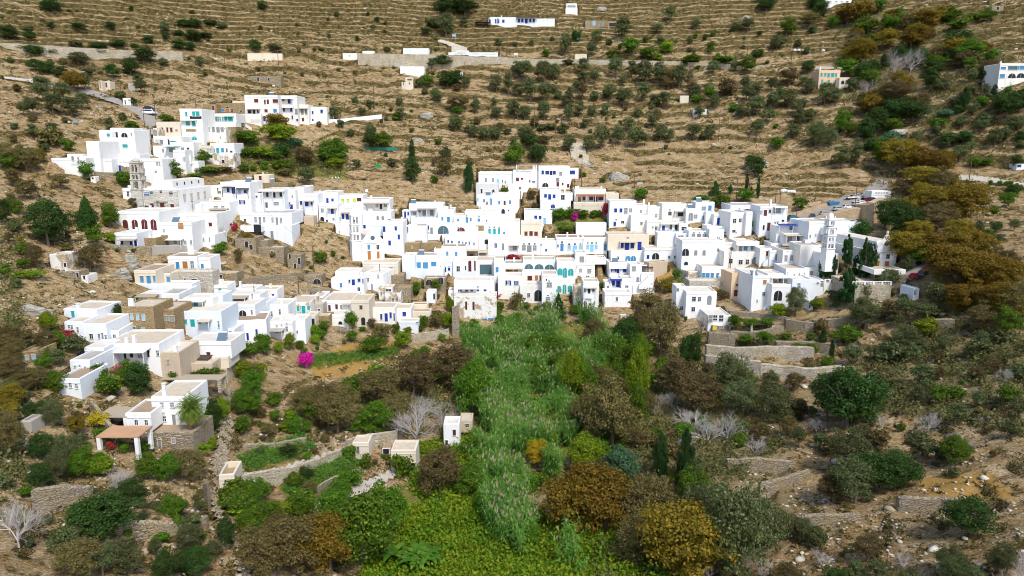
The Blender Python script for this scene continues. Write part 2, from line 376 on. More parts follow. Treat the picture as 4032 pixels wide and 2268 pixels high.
def stairs_part(F,root,T,x0,y0,x1,y1,n=10):
    u0,z0=on_face(F,T,x0,y0); u1,z1=on_face(F,T,x1,y1); m=MB(); zb=min(z0,z1)-1.0
    for k in range(n):
        ua=u0+(u1-u0)*k/n; ub=u0+(u1-u0)*(k+1)/n; z=z0+(z1-z0)*(k+1)/n
        m.box(min(ua,ub),max(ua,ub),-1.1,-.01,zb,z)
    o=m.build('outside_stair',M['w'],root); put(o,F)
def H(label,T,blocks,ops='',yaw=0,cat='house',name='house',group=None):
    """blocks: (x0,x1,yt,yb[,mat,roof,{opts}])"""
    Fs=[]; root=None
    for b in blocks:
        x0,x1,yt,yb=b[:4]; mat=b[4] if len(b)>4 else 'w'; roof=b[5] if len(b)>5 else 'W'; o=dict(b[6]) if len(b)>6 else {}
        par=o.pop('par',.35); nm=o.pop('nm','wall'); y_=o.pop('yaw',yaw); of=o.pop('off',0.)
        F=block_geom(T,x0,x1,yt,yb,yaw=y_,**o)
        if of: F.mid=F.mid+np.array([0,of,0])
        if root is None:
            root=empty(name,tuple(F.mid),-F.a,label,cat,group); root_loc[root.name]=F.mid.copy()
        walls(F,root,mat,roof,par,name=nm); Fs.append(F)
    for tok in ops.split(';'):
        q=tok.split()
        if not q: continue
        k=q[0]; v=[float(a) for a in q[1:]]
        def pick(x,y):
            best=None
            for F in Fs:
                if F.px[0]-6<=x<=F.px[1]+6 and F.px[2]-6<=y<=F.px[3]+6:
                    if best is None or F.mid[1]<=best.mid[1]+.01: best=F
            if best is None: best=min(Fs,key=lambda F:abs((F.px[0]+F.px[1])/2-x)+abs((F.px[2]+F.px[3])/2-y))
            return best
        if k[0] in 'wda' and len(k)==2:
            F=pick(v[0],v[1]); opening(F,root,T,k[0],k[1],v[0],v[1],v[2] if len(v)>2 else 0,v[3] if len(v)>3 else 0)
        elif k[0]=='v':
            mt={'v':'frame','vb':'cane','vd':'darkwood','vt':'green_net','vn':'pb','vr':'terracotta','vc':'rC','vg':'rG'}[k]
            F=pick((v[0]+v[1])/2,v[2]+15); awning(F,root,T,v[0],v[1],v[2],v[3] if len(v)>3 else 2.,mt)
        elif k=='sp': solar(pick(v[0],v[1]),root,T,v[0],v[1])
        elif k=='ch': chimney(pick(v[0],v[1]),root,T,v[0],v[1])
        elif k=='st': stairs_part(pick(v[0],v[1]),root,T,*v[:4])
        elif k in('xs','xg','xb','xo','xw','xl'): panelpatch(pick(v[0],v[1]),root,T,v[0],v[1],v[2],v[3],{'xs':'s','xg':'G','xb':'bamboo','xo':'bamboo','xw':'frame','xl':'pa'}[k])
    if cat=='house' and 'ch ' not in ops:
        for F in Fs[:2]:
            if F.w>5 and random.random()<.33:
                m=MB(); u=random.uniform(-F.w/2+.8,F.w/2-.8); y=random.uniform(F.dep*.4,F.dep-.9); z=F.h+random.uniform(.5,1.1); m.box(u-.3,u+.3,y-.25,y+.25,F.h-.4,z); m.box(u-.37,u+.37,y-.32,y+.32,z+.002,z+.1); o=m.build('chimney',M[F.mk],root); put(o,F)
            if F.w>5 and random.random()<.3:
                m=MB(); u=random.uniform(-F.w/2+.8,F.w/2-.8); y=random.uniform(1.,F.dep-.9); m.tube([(u,y,F.h-.4),(u,y,F.h+1.9)],[.03,.02],4)
                for k in range(4): m.box(u-.35+k*.05,u+.35-k*.05,y-.015+k*.12,y+.015+k*.12,F.h+1.6,F.h+1.63)
                o=m.build('antenna',M['metal'],root); put(o,F)
            if F.w>6 and random.random()<.22:
                m=MB(); u=random.uniform(-F.w/2+1.4,F.w/2-1.4); y=F.dep-1.6; m.box(u-.9,u+.9,y-.9,y+.9,F.h-.35,F.h+.55); o=m.build('roof_hatch',M[F.mk],root); put(o,F)
    HOUSES.append(root); return root,Fs
# ---- upper left hamlet
H("large white villa above the hamlet with rows of blue windows and a rooftop solar panel",'C',
 [(545,970,242,600),(970,1210,245,600),(1165,1345,360,598,'w','W',{'dep':8}),(1345,1575,388,592,'w','B')],
 "wr 673 312 50 42;dr 820 325 28 55;wr 783 325 22 50;wr 915 315 62 42;wb 1018 298 24 30;db 1090 315 36 62;v 560 728 412 1.8;dk 590 452 44 40;dk 645 452 34 48;dk 700 448 30 44;wr 798 438 38 34;wl 912 438 42 42;wb 1020 425 30 44;wb 1122 425 34 46;vb 1178 1330 408 1.2;dg 1205 450;dg 1257 452;dg 1308 450;wb 1212 555 22 26;dr 1265 550 28 44;wb 1130 522 18 42;wb 1388 460 22 34;wb 1390 555 20 26;wb 1502 445 30 38;dk 620 560 26 60;db 775 540 34 60;dk 892 550 40 70;sp 840 240;v 985 1148 285 1.6;v 985 1150 395 1.4")
H("low white yard wall block in front of the large villa",'C',[(475,740,478,598,'w','C',{'dep':6})],"xg 665 570 130 46",cat='terrace')
H("old ochre stone house with arched brown door between the two blue shuttered villas",'A',
 [(2065,2200,282,378,'s','B'),(2195,2495,272,382,'s','B'),(2360,2490,252,300,'c','C',{'g':330,'dep':5})],
 "dr 2165 335 26 60;wl 2252 345 40 28;do 2310 348 36 34;wk 2352 348 22 28;wk 2443 352 20 20;ak 2308 315 26 16")
H("white apartment house with turquoise shutters and balconies, two storeys over bare stone base",'A',
 [(1848,2070,330,660),(2032,2400,378,470,'w','W',{'g':560}),(2032,2400,470,520,'w','W',{'g':562,'dep':6,'off':-.9}),(2080,2300,520,665,'y','C',{'dep':8}),(2296,2400,512,662,'s','C',{'dep':8})],
 "wt 1890 385 22 40;wt 1965 385 30 50;wt 2005 385 40 50;dk 1985 420 110 26;wt 1905 480 42 40;wt 1968 480 40 46;vc 1840 2000 448 1.2;xs 1935 550 104 26;at 1973 630 46 36;wt 2095 430 50 40;wt 2180 432 54 40;wg 2225 432 40 40;wt 2265 432 26 40;wt 2340 435 50 44;wt 2295 435 24 40;vt 2270 2372 410 .8;dg 2115 542 26 44;dg 2165 542 30 50;dg 2212 545 34 50;dg 2256 542 28 44;ag 2325 555 26 44;wk 2235 620 8 14;wk 1895 628 10 14")
H("white house with two big arched windows and small turquoise shutters beside the stairway",'A',
 [(1028,1385,545,800,'w','W',{'dep':10}),(1125,1358,524,600,'w','W',{'g':640,'dep':7}),(905,1032,658,962,'w','W')],
 "wt 1100 597 30 28;xg 1168 592 70 58;dk 1185 595 24 50;ak 1262 597 62 44;ae 1088 703 60 50;wt 1270 708 50 30;wk 1332 590 12 26")  # xg: flat grey panel paints the shade of the porch recess
H("long low white house with dark blue door and bare stone strip by the tower",'A',
 [(965,1145,840,970),(1142,1340,845,975,'w','W'),(1060,1420,790,850,'w','C',{'g':880,'dep':7})],
 "wb 1010 925 38 44;wb 1158 928 28 44;xs 1200 940 120 66;db 1218 940 28 66")
H("small rough stone shed pressed against the long low white house",'A',[(1255,1338,920,1000,'s','B',{'dep':4})],"dk 1290 955 16 66",cat='shed',name='shed')
H("white chapel like house with parapets alone on the rocky spur at far left",'A',
 [(540,890,830,978,'w','W',{'yaw':-8}),(690,800,790,880,'w','W',{'g':930,'dep':5}),(840,895,812,890,'w','W',{'g':940,'dep':4})],"ag 738 838 30 50;wk 795 850 10 50;xg 765 895 90 20")
H("cream flat roofed house with three brown openings below the parked van",'A',[(1595,1835,462,582,'c','B')],"wr 1645 543 22 40;dr 1698 545 20 46;wr 1738 543 24 40;wk 1790 548 18 10")
H("small weathered house with dark porch at the top of the white stairway",'A',[(1430,1560,540,632,'g','G'),(1560,1600,525,620,'y','C',{'dep':4})],"dk 1492 592 26 44;dk 1562 612 30 40;wk 1460 600 14 16")
H("narrow white house with a grey shaded porch under the cream house",'A',[(1562,1845,610,702,'w','C')],"xg 1618 668 80 54;dg 1640 668 30 40;dk 1712 668 20 50;wk 1600 690 20 20")  # xg: porch shade put into a flat grey panel on the wall
H("white stepped house with a green canvas awning above the church",'A',
 [(1560,1780,705,830),(1750,1975,668,830,'w','W',{'dep':7}),(1775,1895,748,978,'w','W',{'dep':6}),(1890,2020,860,958,'w','W',{'dep':5})],
 "wk 1655 752 16 30;vt 1690 1840 716 2.6;dg 1740 752 44 36;wk 1908 745 26 40;wk 1852 735 26 22;wg 1880 840 18 34;wk 1860 838 10 14;st 1905 862 1945 790 8")
H("white and cream house with pale blue shutters and a dark cellar door",'A',
 [(1990,2150,705,830,'c','W'),(2140,2380,678,782,'w','C',{'g':860}),(2080,2380,780,896,'y','W',{'dep':6})],
 "wk 2052 765 16 22;wa 2110 758 12 36;wa 2135 758 14 36;wl 2166 755 28 40;dt 2210 758 32 48;wl 2258 752 28 40;wk 2300 750 18 34;wb 2347 765 24 18;dk 2264 866 28 34;wk 2235 820 8 10")
H("plain white house with tall blind walls directly behind the bell tower",'A',
 [(1440,1665,838,1078,'w','W',{'dep':9}),(1590,1740,850,960,'w','W',{'dep':6})],"wk 1465 955 12 34;wk 1478 1026 12 26;wg 1595 886 18 32;wg 1618 886 16 32;wk 1580 965 18 12")
H("small white house with one dark window just left of the bell tower",'A',[(1252,1375,1135,1250,'w','W'),(1300,1370,1108,1170,'w','W',{'g':1190,'dep':4})],"wk 1300 1192 24 46")
H("small white roadside chapel with an arched door on the lane above the hamlet",'A',[(1250,1330,222,292,'w','W',{'dep':5,'yaw':-20})],"ak 1270 262 14 46",cat='chapel',name='chapel')
H("tiny white shrine box on the slope below the long low house",'A',[(922,972,1018,1062,'w','W',{'dep':2})],"ak 942 1035 18 20",cat='shrine',name='shrine')
H("ruined pale house with brown gaps beside the lane at upper left",'S',[(752,775,608,680,'c','B',{'dep':4}),(778,832,612,672,'c','B',{'dep':4})],"do 757 640 8 50;wk 800 640 20 30",cat='ruin',name='ruined_house')
H("low grey concrete tank beside the utility pole on the upper left terraces",'S',[(968,1018,627,656,'g','G',{'dep':3})],"",cat='tank',name='tank')
# ---- church quarter
H("white arcade building with four tall arches carrying the church forecourt",'B',
 [(195,745,748,1003,'w','W',{'dep':13}),(740,1470,772,975,'w','W',{'dep':12})],
 "ar 305 932 74 140;ar 425 925 82 138;ar 545 920 82 136;ar 660 918 80 130;ak 830 860 44 24;wk 1228 878 22 32;wr 1380 913 42 44")
H("white house with a brown edged veranda right beside the marble fronted church",'B',
 [(1200,1265,655,810,'w','W',{'dep':7}),(1262,1632,628,812,'w','C',{'dep':9})],
 "wk 1305 772 30 36;vb 1380 1618 712 2.;dr 1466 768 28 78;wr 1434 756 24 44;wr 1542 750 40 42;wk 1448 690 48 14;wk 1538 690 38 14")
H("low white house with blue door and grey cane awning at the foot of the arcade",'B',
 [(178,458,1022,1192,'w','W')],"wb 260 1142 30 52;vb 245 456 1098 2.;wb 375 1150 36 44;db 436 1162 38 70")
H("small stone house with one blue window under the arcade",'B',[(458,700,1085,1210,'s','W')],"wb 524 1165 26 34;ch 602 1045")
H("white house with an orange panel, solar water heater and a veranda under a vine",'B',
 [(700,1165,885,1192,'w','W',{'dep':9}),(1160,1445,1040,1192,'w','W',{'dep':9})],
 "wg 790 992 22 36;xo 1003 932 76 84;v 808 1050 1092 2.4;wg 935 1135 36 40;dg 1000 1140 30 60;wg 1060 1140 34 40;wg 1135 1140 26 46;sp 915 1050;ag 1297 1110 16 56;ag 1370 1105 14 54")
H("white house with blue porches and solar panel right of the church",'B',
 [(1397,1535,420,560),(1530,1905,378,755,'w','W')],
 "vd 1540 1695 436 1.4;wb 1605 473 34 62;db 1672 480 46 82;wk 1495 505 40 26;vd 1712 1872 456 1.2;wa 1750 500 34 46;wb 1822 494 36 40;wb 1755 630 22 46;wg 1785 628 28 40;wb 1812 632 22 44;sp 1835 380;dk 1475 480 10 60")
H("white two storey house with a long upper balcony of dark green doors",'B',
 [(1900,2025,520,752,'w','C'),(2022,2330,470,752,'w','C')],
 "wb 1957 560 38 24;vc 1925 2320 492 1.6;dk 2040 552 30 90;dk 2102 535 30 56;dk 2187 540 36 64;dk 2272 532 32 56;xw 2140 593 150 36;de 2092 668 32 64;st 2030 720 2060 600 8;wg 2215 650 60 40")
H("small cream upper house with one tall window standing behind the flat roofs",'B',[(1940,2125,283,392,'c','C',{'dep':6})],"wr 2013 330 32 58")
H("grey stone terrace block with a solar heater behind the long balcony house",'B',[(1965,2360,385,450,'s','C',{'dep':6})],"sp 2135 430")
H("white two storey block with a wide dark gateway and grey shuttered windows",'B',
 [(1762,2420,765,930,'w','G',{'g':1000,'dep':13}),(1762,2030,930,1010,'w','G',{'g':1040,'dep':9}),(2030,2420,925,1105,'w','W',{'dep':9})],
 "wk 1820 862 28 36;wg 1953 850 30 60;dg 2009 865 34 88;wg 2063 850 28 60;wg 2168 858 26 58;dg 2224 872 30 88;wg 2275 860 26 60;dk 1985 1030 90 90;dg 2162 1045 38 86")
H("crumbling grey stone stable with dark doorway beneath the white block",'B',[(1700,1960,1085,1235,'d','G')],"dk 1838 1165 42 70;dk 1895 1200 40 50",cat='ruin',name='stable')
H("low dry stone outbuilding with one small square hole and slab roof",'B',[(1955,2115,1115,1225,'d','C'),(2115,2310,1200,1318,'d','C',{'dep':6})],"wk 2165 1262 30 28",cat='ruin',name='outbuilding')
# ---- west middle
H("white house with brown flat roof, bright wooden door and blue windows",'J',
 [(850,1225,190,382,'w','B',{'dep':8}),(1222,1395,205,468,'w','C',{'dep':7})],
 "wl 966 310 46 86;do 1062 318 66 118;wg 1150 300 46 88;wl 1278 314 36 56;dk 1352 428 50 76")
H("whitened stone vault with a large black arch under the brown roofed house",'J',[(880,1415,385,600,'S','W',{'dep':5,'yaw':0})],"ak 1180 545 120 120;wk 1057 475 24 26;wk 1283 478 12 18")
H("cream cottage with light blue doors and windows",'J',
 [(430,700,365,552,'c','B'),(700,880,408,545,'c','B',{'dep':6})],"wl 512 478 44 66;dl 600 496 56 106;wl 670 474 30 68;wl 775 496 32 34;dl 850 492 48 100")
H("long white garden wall under the cream cottage",'J',[(400,1150,540,640,'w','W',{'dep':5})],"",cat='terrace')
H("old ochre stone mansion with white shutters in three rows",'J',
 [(290,692,828,1190,'s','C',{'dep':9}),(688,945,862,1195,'s','C',{'dep':9})],
 "wa 385 958 32 70;wa 458 960 32 70;wa 533 965 36 74;we 418 1115 36 60;wa 530 1125 34 62;wg 745 975 60 60;wg 825 975 60 60;wg 905 978 60 60;wg 855 1145 46 70;ch 335 740;ch 365 745")
H("white upper house with a vine covered pergola and pale shutters behind the stone mansion",'J',
 [(735,995,665,858,'w','G'),(480,735,672,800,'w','W',{'dep':5})],"dk 808 782 34 72;wa 772 780 22 66;dk 888 785 32 66;dk 955 770 20 60;vb 478 735 672 2.4;wg 640 760 60 60")
H("bluish white house with bright turquoise door and shutters on two floors",'J',
 [(945,1330,765,905,'w','W',{'g':1120,'dep':6,'off':4.}),(1330,1480,715,905,'b','W',{'g':1120,'dep':6,'off':3.}),(950,1545,885,1252,'b','W',{'dep':10})],
 "v 985 1330 738 2.;wt 1118 803 42 52;dt 1198 815 58 76;wt 1285 795 28 76;wt 1388 773 38 38;wt 1068 1020 36 56;dt 1155 1036 58 86;wt 1238 1022 38 50;vc 1245 1400 990 1.8;wt 1338 1026 40 26;ak 1307 1215 46 34;wk 1485 1050 8 80;wg 1078 1205 36 34;wk 1345 785 12 70")
H("low white room with one small turquoise window behind the turquoise shuttered house",'J',[(1290,1600,555,715,'w','W',{'dep':6})],"wt 1502 610 34 26")
H("white house with a dark reed pergola on the terrace and a round arched window",'J',
 [(1600,1985,690,860,'w','W',{'g':960,'dep':6,'off':2}),(1560,1965,800,1085,'w','W',{'dep':8}),(1690,1960,600,720,'w','W',{'dep':6})],
 "vb 1635 1870 690 3.;dk 1680 752 60 76;dk 1798 750 100 76;wg 1912 705 24 64;ak 1790 922 88 88;wk 1906 896 18 44;wk 1668 905 14 40;wk 1672 975 18 30;ch 1745 520")  # dk panels under the pergola paint the dark of the porch
H("white corner house with a brown clay flat roof and dark blue balcony door",'J',
 [(1665,2110,1000,1290,'w','B',{'dep':9,'yaw':-12}),(1535,1700,1110,1335,'w','W',{'dep':6})],
 "wb 1965 1145 28 56;db 1852 1208 32 88;db 1636 1186 32 96;wk 1700 1200 16 34;xw 1830 1275 170 24;ak 1625 1320 34 70")
H("tiny weathered white cottage with blue door alone against the rubble slope",'J',[(1990,2232,610,745,'w','C',{'dep':6})],"db 2097 712 42 62;wb 2175 688 28 36")
H("white house with two narrow dark windows and a white roof terrace",'K',
 [(178,442,800,990,'w','W',{'dep':8}),(40,180,770,960,'b','W',{'dep':8})],"wk 225 920 22 60;wk 328 892 22 56;ch 345 765")
H("white terrace house with a grey awning over plastic chairs above the orange trees",'K',
 [(185,500,1018,1250,'w','W',{'dep':7}),(480,660,985,1265,'w','W',{'dep':6})],
 "vg 180 395 1105 2.4;wk 290 1142 30 34;wk 350 1138 50 34;wk 415 1108 26 50;wk 290 1072 16 20;wk 350 1060 12 16;wk 415 1052 16 22;wk 540 1150 34 34")
H("derelict long house with worn green doors under a concrete roof",'K',
 [(430,722,770,935,'y','C',{'dep':10})],"dn 445 872 36 60;wt 560 855 34 60;dt 630 872 48 100;wt 693 845 34 60")
H("bare grey concrete tower house with one black window",'K',[(720,882,795,945,'g','C'),(780,960,945,1070,'s','C',{'dep':5})],"wk 826 880 32 44")
H("stone cellar with a wide dark doorway below the concrete house",'K',[(620,782,938,1085,'c','C',{'dep':5})],"dk 722 1032 92 96",cat='cellar',name='cellar')
H("white house with two maroon shutters and a small jutting terrace",'K',
 [(872,1250,748,935,'w','C',{'dep':13}),(948,1200,925,1068,'w','W',{'dep':6}),(735,880,700,780,'w','C',{'dep':8})],
 "dr 958 845 30 68;dr 1048 835 32 68;dg 1113 858 38 100;ak 1096 1035 48 40;vc 1130 1240 780 1.4;wk 1240 885 18 24")
H("dirty cream house with a dark arched cellar mouth",'K',[(1248,1470,745,1085,'c','C',{'dep':9})],"wk 1357 836 34 44;ak 1386 1015 50 96")
H("white house with curled parapets and bright blue doors below the second church",'K',
 [(985,1400,470,645,'w','W',{'dep':9}),(1398,1645,400,620,'w','W',{'dep':9,'yaw':12}),(1030,1330,380,470,'w','W',{'g':560,'dep':7})],
 "wl 1105 558 30 50;wb 1211 506 22 36;db 1260 520 38 70;wb 1333 493 34 38;wb 1382 505 10 56;wk 1450 488 20 44;wg 1577 442 20 40;ab 1331 636 32 60;ab 1498 604 18 76")
H("small white ruin of two stacked rooms with a rusty corner",'K',[(1583,1760,585,735,'y','C',{'dep':5}),(1665,1862,655,795,'y','B',{'dep':5})],"wk 1615 664 18 42;wk 1705 620 60 26;wk 1760 755 26 66;wk 1816 732 22 40",cat='ruin',name='ruined_house')
H("low white house with bright blue door and a paved yard above the brown trees",'K',
 [(1478,1792,840,1035,'w','C',{'dep':8}),(1785,1995,848,1012,'w','C',{'dep':7})],
 "wb 1615 957 26 68;db 1677 965 38 98;wb 1733 936 26 66;wb 1906 920 42 50;db 1785 960 14 90")
H("white garden terrace wall with a blue hatch above the kitchen gardens",'K',[(1840,2085,1010,1145,'w','P',{'dep':4})] if False else [(1840,2085,1010,1145,'w','C',{'dep':4})],"wb 2122 1035 20 18",cat='terrace')
H("stepped cream garden walls of an abandoned plot",'K',[(1995,2200,800,870,'c','S',{'dep':4}),(1995,2240,885,965,'c','S',{'dep':4})],"",cat='terrace')
H("heap walled dry stone ruin on the slope behind the small white ruin",'K',[(1790,1990,590,740,'d','S',{'dep':6}),(1690,1900,430,560,'d','S',{'dep':6})],"wk 1920 660 18 30",cat='ruin',name='stone_ruin')
H("roofless dry stone barn with a broken arch on the rubble slope",'K',[(30,380,80,200,'d','C',{'dep':6}),(640,860,430,540,'d','S',{'dep':5})],"wk 232 135 28 28;ak 800 510 90 60",cat='ruin',name='barn')
H("low stone hut with two black doorways in the middle of the rubble slope",'K',[(430,600,170,345,'d','S',{'dep':5})],"dk 455 190 26 54;dk 580 250 34 70;dk 522 320 30 60",cat='ruin',name='hut')
H("dry stone sheep pen hut with a flat slab roof below the stable",'J',[(1425,1720,400,468,'d','C',{'dep':5})],"dk 1515 465 30 40;wo 1610 425 50 26",cat='ruin',name='hut')
# ---- second church surroundings
H("tall white house with three blue shuttered windows right of the slim bell tower",'D',
 [(845,1000,745,900,'w','W',{'g':1000,'dep':8}),(1000,1255,718,1130,'w','W',{'dep':10})],"db 1003 812 30 66;wb 1154 803 26 48;wb 1193 910 26 56;wb 1076 986 30 56")
H("plain white cube house with brown flat roof and no front windows",'D',[(1395,1548,768,952,'w','B',{'dep':8}),(1298,1400,770,940,'w','W',{'dep':7})],"wb 1302 815 10 60;wg 1262 830 12 56")
H("square dry stone building without windows behind a bare yard",'D',[(1195,1462,990,1112,'s','B',{'dep':7}),(1462,1745,985,1075,'s','B',{'dep':7,'yaw':-18})],"wg 1358 1038 14 40",cat='barn',name='barn')
H("white house with three blue openings on the upper floor and a canopied blue door",'D',
 [(182,425,338,490,'w','G',{'g':560,'dep':9}),(182,432,488,720,'w','W',{'dep':8})],
 "wb 220 446 28 34;db 288 458 30 66;wb 352 442 28 34;vc 290 412 540 1.4;db 350 582 34 68;wg 222 572 34 40;ak 222 686 46 56;wb 283 712 22 24;wk 365 686 20 22")
H("white house with a wide blue door under a brown cane awning",'D',[(0,182,362,650,'w','C')],"vb 0 122 452 1.4;db 25 485 44 66;db 88 478 24 50")
H("rough grey cellar wall beneath the cane awning house",'D',[(-10,115,648,752,'e','W',{'dep':5})],"",cat='cellar',name='cellar')
H("white house with lime green door and shutters",'D',
 [(425,740,380,520,'w','C',{'g':580}),(430,600,520,722,'w','W',{'dep':7}),(598,745,525,725,'w','W',{'dep':7})],
 "di 483 470 32 70;wi 549 450 32 36;wi 632 448 38 44;wr 690 437 52 42;wk 432 452 14 38;vb 465 592 600 1.6;db 486 652 26 60;db 541 656 34 66;wb 586 642 14 50;st 470 620 440 540 8")
H("white house with an open terrace under a brown tiled awning behind the slim bell tower",'D',
 [(740,1078,430,590,'w','G',{'g':640}),(740,1095,588,815,'w','W',{'dep':9})],
 "vb 758 1070 478 2.2;wg 912 514 36 40;dk 966 526 30 62;wg 1022 508 34 40;ag 925 672 30 54;ag 990 672 34 50;wb 717 780 30 44;st 1060 640 1098 590 6")
H("white house with grey doors under a deep grey awning and a solar heater",'D',
 [(1325,1755,488,668,'w','C'),(1240,1330,570,668,'w','W',{'dep':4}),(1345,1690,668,745,'w','G',{'dep':5})],
 "vg 1430 1672 548 2.2;dg 1515 604 40 70;dg 1610 604 42 70;wg 1460 585 20 32;wg 1392 614 34 34;vg 1340 1450 575 1.2;db 1273 628 24 76;wb 1312 612 20 44;sp 1365 490;ch 1650 460")
H("white house with light blue door above a round cellar arch",'D',
 [(1688,1895,560,738,'w','G',{'g':800}),(1550,1892,736,882,'w','W',{'dep':9})],
 "wl 1745 682 22 40;dl 1822 692 32 66;ae 1755 822 126 98;wb 1536 792 24 50;dg 1608 832 30 76;wg 1530 855 26 18")
H("narrow white tower house with one dark red arched window",'D',[(1890,2035,638,872,'w','C',{'dep':8})],"wl 1944 696 20 24;ar 1946 812 18 46;ar 2048 815 90 50")
H("white house with potted plants, light blue windows and a broad outside stair",'D',
 [(2030,2435,582,752,'w','W',{'g':800}),(2030,2290,742,905,'w','W',{'dep':6})],
 "dl 2054 697 32 68;wl 2104 690 22 44;wl 2208 697 30 36;wb 2308 708 14 22;wk 2052 640 14 18;wk 2210 650 14 18;st 2200 760 2060 860 10;xs 2220 800 100 70")
# ---- central top villa
H("sprawling white villa with blue windows, white chimneys and a big dark arch",'E',
 [(272,712,250,400,'w','B'),(708,1035,232,440,'w','W'),(1030,1425,175,465,'w','W',{'dep':9}),(1423,1537,202,330,'w','B',{'dep':6})],
 "ag 363 348 24 52;ag 453 350 22 54;aa 517 372 32 60;wk 575 366 14 32;wk 613 376 14 20;wr 765 342 34 40;wr 822 335 26 22;wk 920 364 16 28;wk 970 372 34 18;wb 1085 252 26 42;wb 1143 257 44 40;dk 1191 262 26 50;wb 1231 257 34 44;wg 1314 272 32 42;ak 1118 412 70 50;dr 1277 405 30 52;wr 1338 400 18 28;wr 1407 422 24 44;wb 1457 252 60 42;ch 755 160;ch 975 165;ch 1003 160;vb 768 960 160 1.8;dg 1275 350 36 50")
H("grey white lower wing with a small arch and roof chimney left of the sprawling villa",'E',[(238,525,392,518,'G','W',{'dep':8}),(650,890,398,500,'w','W',{'dep':6})],"dk 310 502 20 50;ak 460 490 26 40;wk 797 452 22 20")
H("white house with arched fanlights, a clay jar and pale blue shutters below the sprawling villa",'E',
 [(248,460,548,672,'w','W'),(456,790,520,690,'w','C'),(300,740,672,778,'w','W',{'dep':6})],
 "wa 262 600 18 40;wl 342 612 22 34;al 427 635 28 84;wl 535 635 24 44;ar 602 642 24 58;wl 672 632 26 44;ak 583 752 40 56;wb 650 736 14 18;wk 384 730 14 22;sp 390 535")
H("white house with deep blue shuttered windows over a blue arched cellar door",'E',
 [(1052,1310,462,605,'w','B',{'g':660}),(1270,1462,512,612,'w','B',{'g':660,'dep':8}),(1055,1440,602,735,'w','W',{'dep':9})],
 "wb 1121 552 30 42;db 1174 565 34 64;wb 1229 557 32 44;wk 1340 570 40 60;ab 1214 682 46 44")
H("white and cream house with maroon shutters under a rusty brown canopy",'E',
 [(1485,1885,462,640,'w','B',{'dep':9}),(1883,2048,515,650,'c','C',{'dep':8})],"vr 1510 1868 532 2.2;wr 1608 585 32 44;wr 1700 585 46 44;dr 1757 592 40 62;wr 1822 585 60 44;do 1550 600 34 60")
H("tall cream retaining wall under the rusty canopy house",'E',[(1480,1890,638,752,'c','C',{'dep':4})],"",cat='retaining wall',name='retaining_wall')
H("tall white house with two blue and two pale windows beside the red flowered vine",'E',
 [(1925,2262,612,940,'w','G',{'dep':9}),(2260,2412,665,800,'w','G',{'g':860,'dep':8}),(2200,2415,795,1010,'w','W',{'dep':7}),],
 "wb 2009 735 30 46;wb 2077 735 30 46;wg 2139 742 36 66;wg 2200 735 32 46;wg 2332 747 24 38;wb 1998 905 26 50;wk 2098 885 32 30;wk 2337 900 22 32;wk 2016 852 14 14;ch 2372 600")
H("small white house with pale green door left of the walled garden",'E',
 [(852,1205,735,905,'w','G'),(810,1075,880,1058,'c','W',{'dep':7})],
 "wb 996 822 32 40;wb 1052 824 30 38;da 1110 882 28 66;dr 873 1030 34 50;dr 937 1032 38 54;dr 1000 1032 38 50")
H("white crenellated garden wall below the bougainvillea",'E',[(1505,1890,892,1018,'w','W',{'dep':2.5,'par':.9})],"",cat='garden wall',name='garden_wall')
H("white house with three teal doors and windows under small square vents",'E',
 [(345,800,880,1082,'w','W',{'dep':12})],"wt 411 1003 28 58;dt 473 1015 32 80;wt 532 1003 28 60;wk 595 1026 18 26;wk 410 952 16 20;wk 471 950 16 20;wk 532 955 16 24")
H("long low white building with a row of small shaded windows",'D',[(1782,2210,880,1012,'w','W',{'dep':9}),(2205,2335,890,1070,'w','W',{'dep':9})],"wb 1820 968 20 28;wb 1866 972 18 26;wl 1957 978 18 26;wl 2003 985 16 20;wk 2046 990 22 20;wl 2087 1000 16 40;wg 2146 1016 30 28;ak 2303 972 42 58")
H("blank white house with one blue and one grey arched window in the village centre",'E',[(392,652,1075,1302,'w','W',{'dep':8})],"ab 488 1178 26 58;ag 581 1195 26 80")
H("white house with pale doors and a small terrace canopy above the pink bougainvillea",'E',
 [(652,1058,1085,1290,'w','W',{'dep':9}),(1056,1250,1120,1300,'w','W',{'dep':8})],
 "vc 655 790 1170 1.6;wg 730 1208 44 50;wg 846 1208 42 56;dg 915 1222 50 80;wg 983 1212 42 60;wn 846 1160 18 20;wr 915 1160 20 20;wk 983 1160 18 20;wb 1128 1240 18 30;wk 1058 1172 10 18")
H("two adjoining white houses with sky blue doors and coloured fanlights",'E',
 [(1255,1600,1075,1290,'w','B',{'dep':9}),(1598,1900,1078,1285,'w','B',{'dep':9})],
 "wl 1278 1185 18 32;dl 1329 1205 34 90;wa 1420 1207 36 50;da 1492 1222 46 76;wa 1562 1207 36 50;wa 1655 1200 32 54;da 1708 1215 38 84;wa 1762 1200 32 54;dl 1877 1200 32 84;wk 1330 1140 20 24;wr 1422 1165 22 20;wb 1492 1162 20 20;wn 1564 1164 20 20;wn 1656 1150 16 26;wn 1709 1150 20 26;wn 1764 1150 16 26;wk 1880 1145 18 24;ch 1400 1020;ch 1535 1025")
H("large cream house with four deep blue shutters under a sloping canopy",'E',
 [(1908,2425,1040,1245,'c','C',{'g':1320,'dep':9}),(1945,2365,1243,1402,'w','W',{'dep':8})],
 "vc 2055 2270 1128 1.8;wb 2089 1177 36 62;db 2153 1192 44 90;wb 2221 1180 36 66;db 2312 1188 40 102;al 2165 1345 56 64;al 2233 1345 56 64;wk 2038 1338 24 34;ac 2163 1083 26 18" .replace('ac ','ag '))
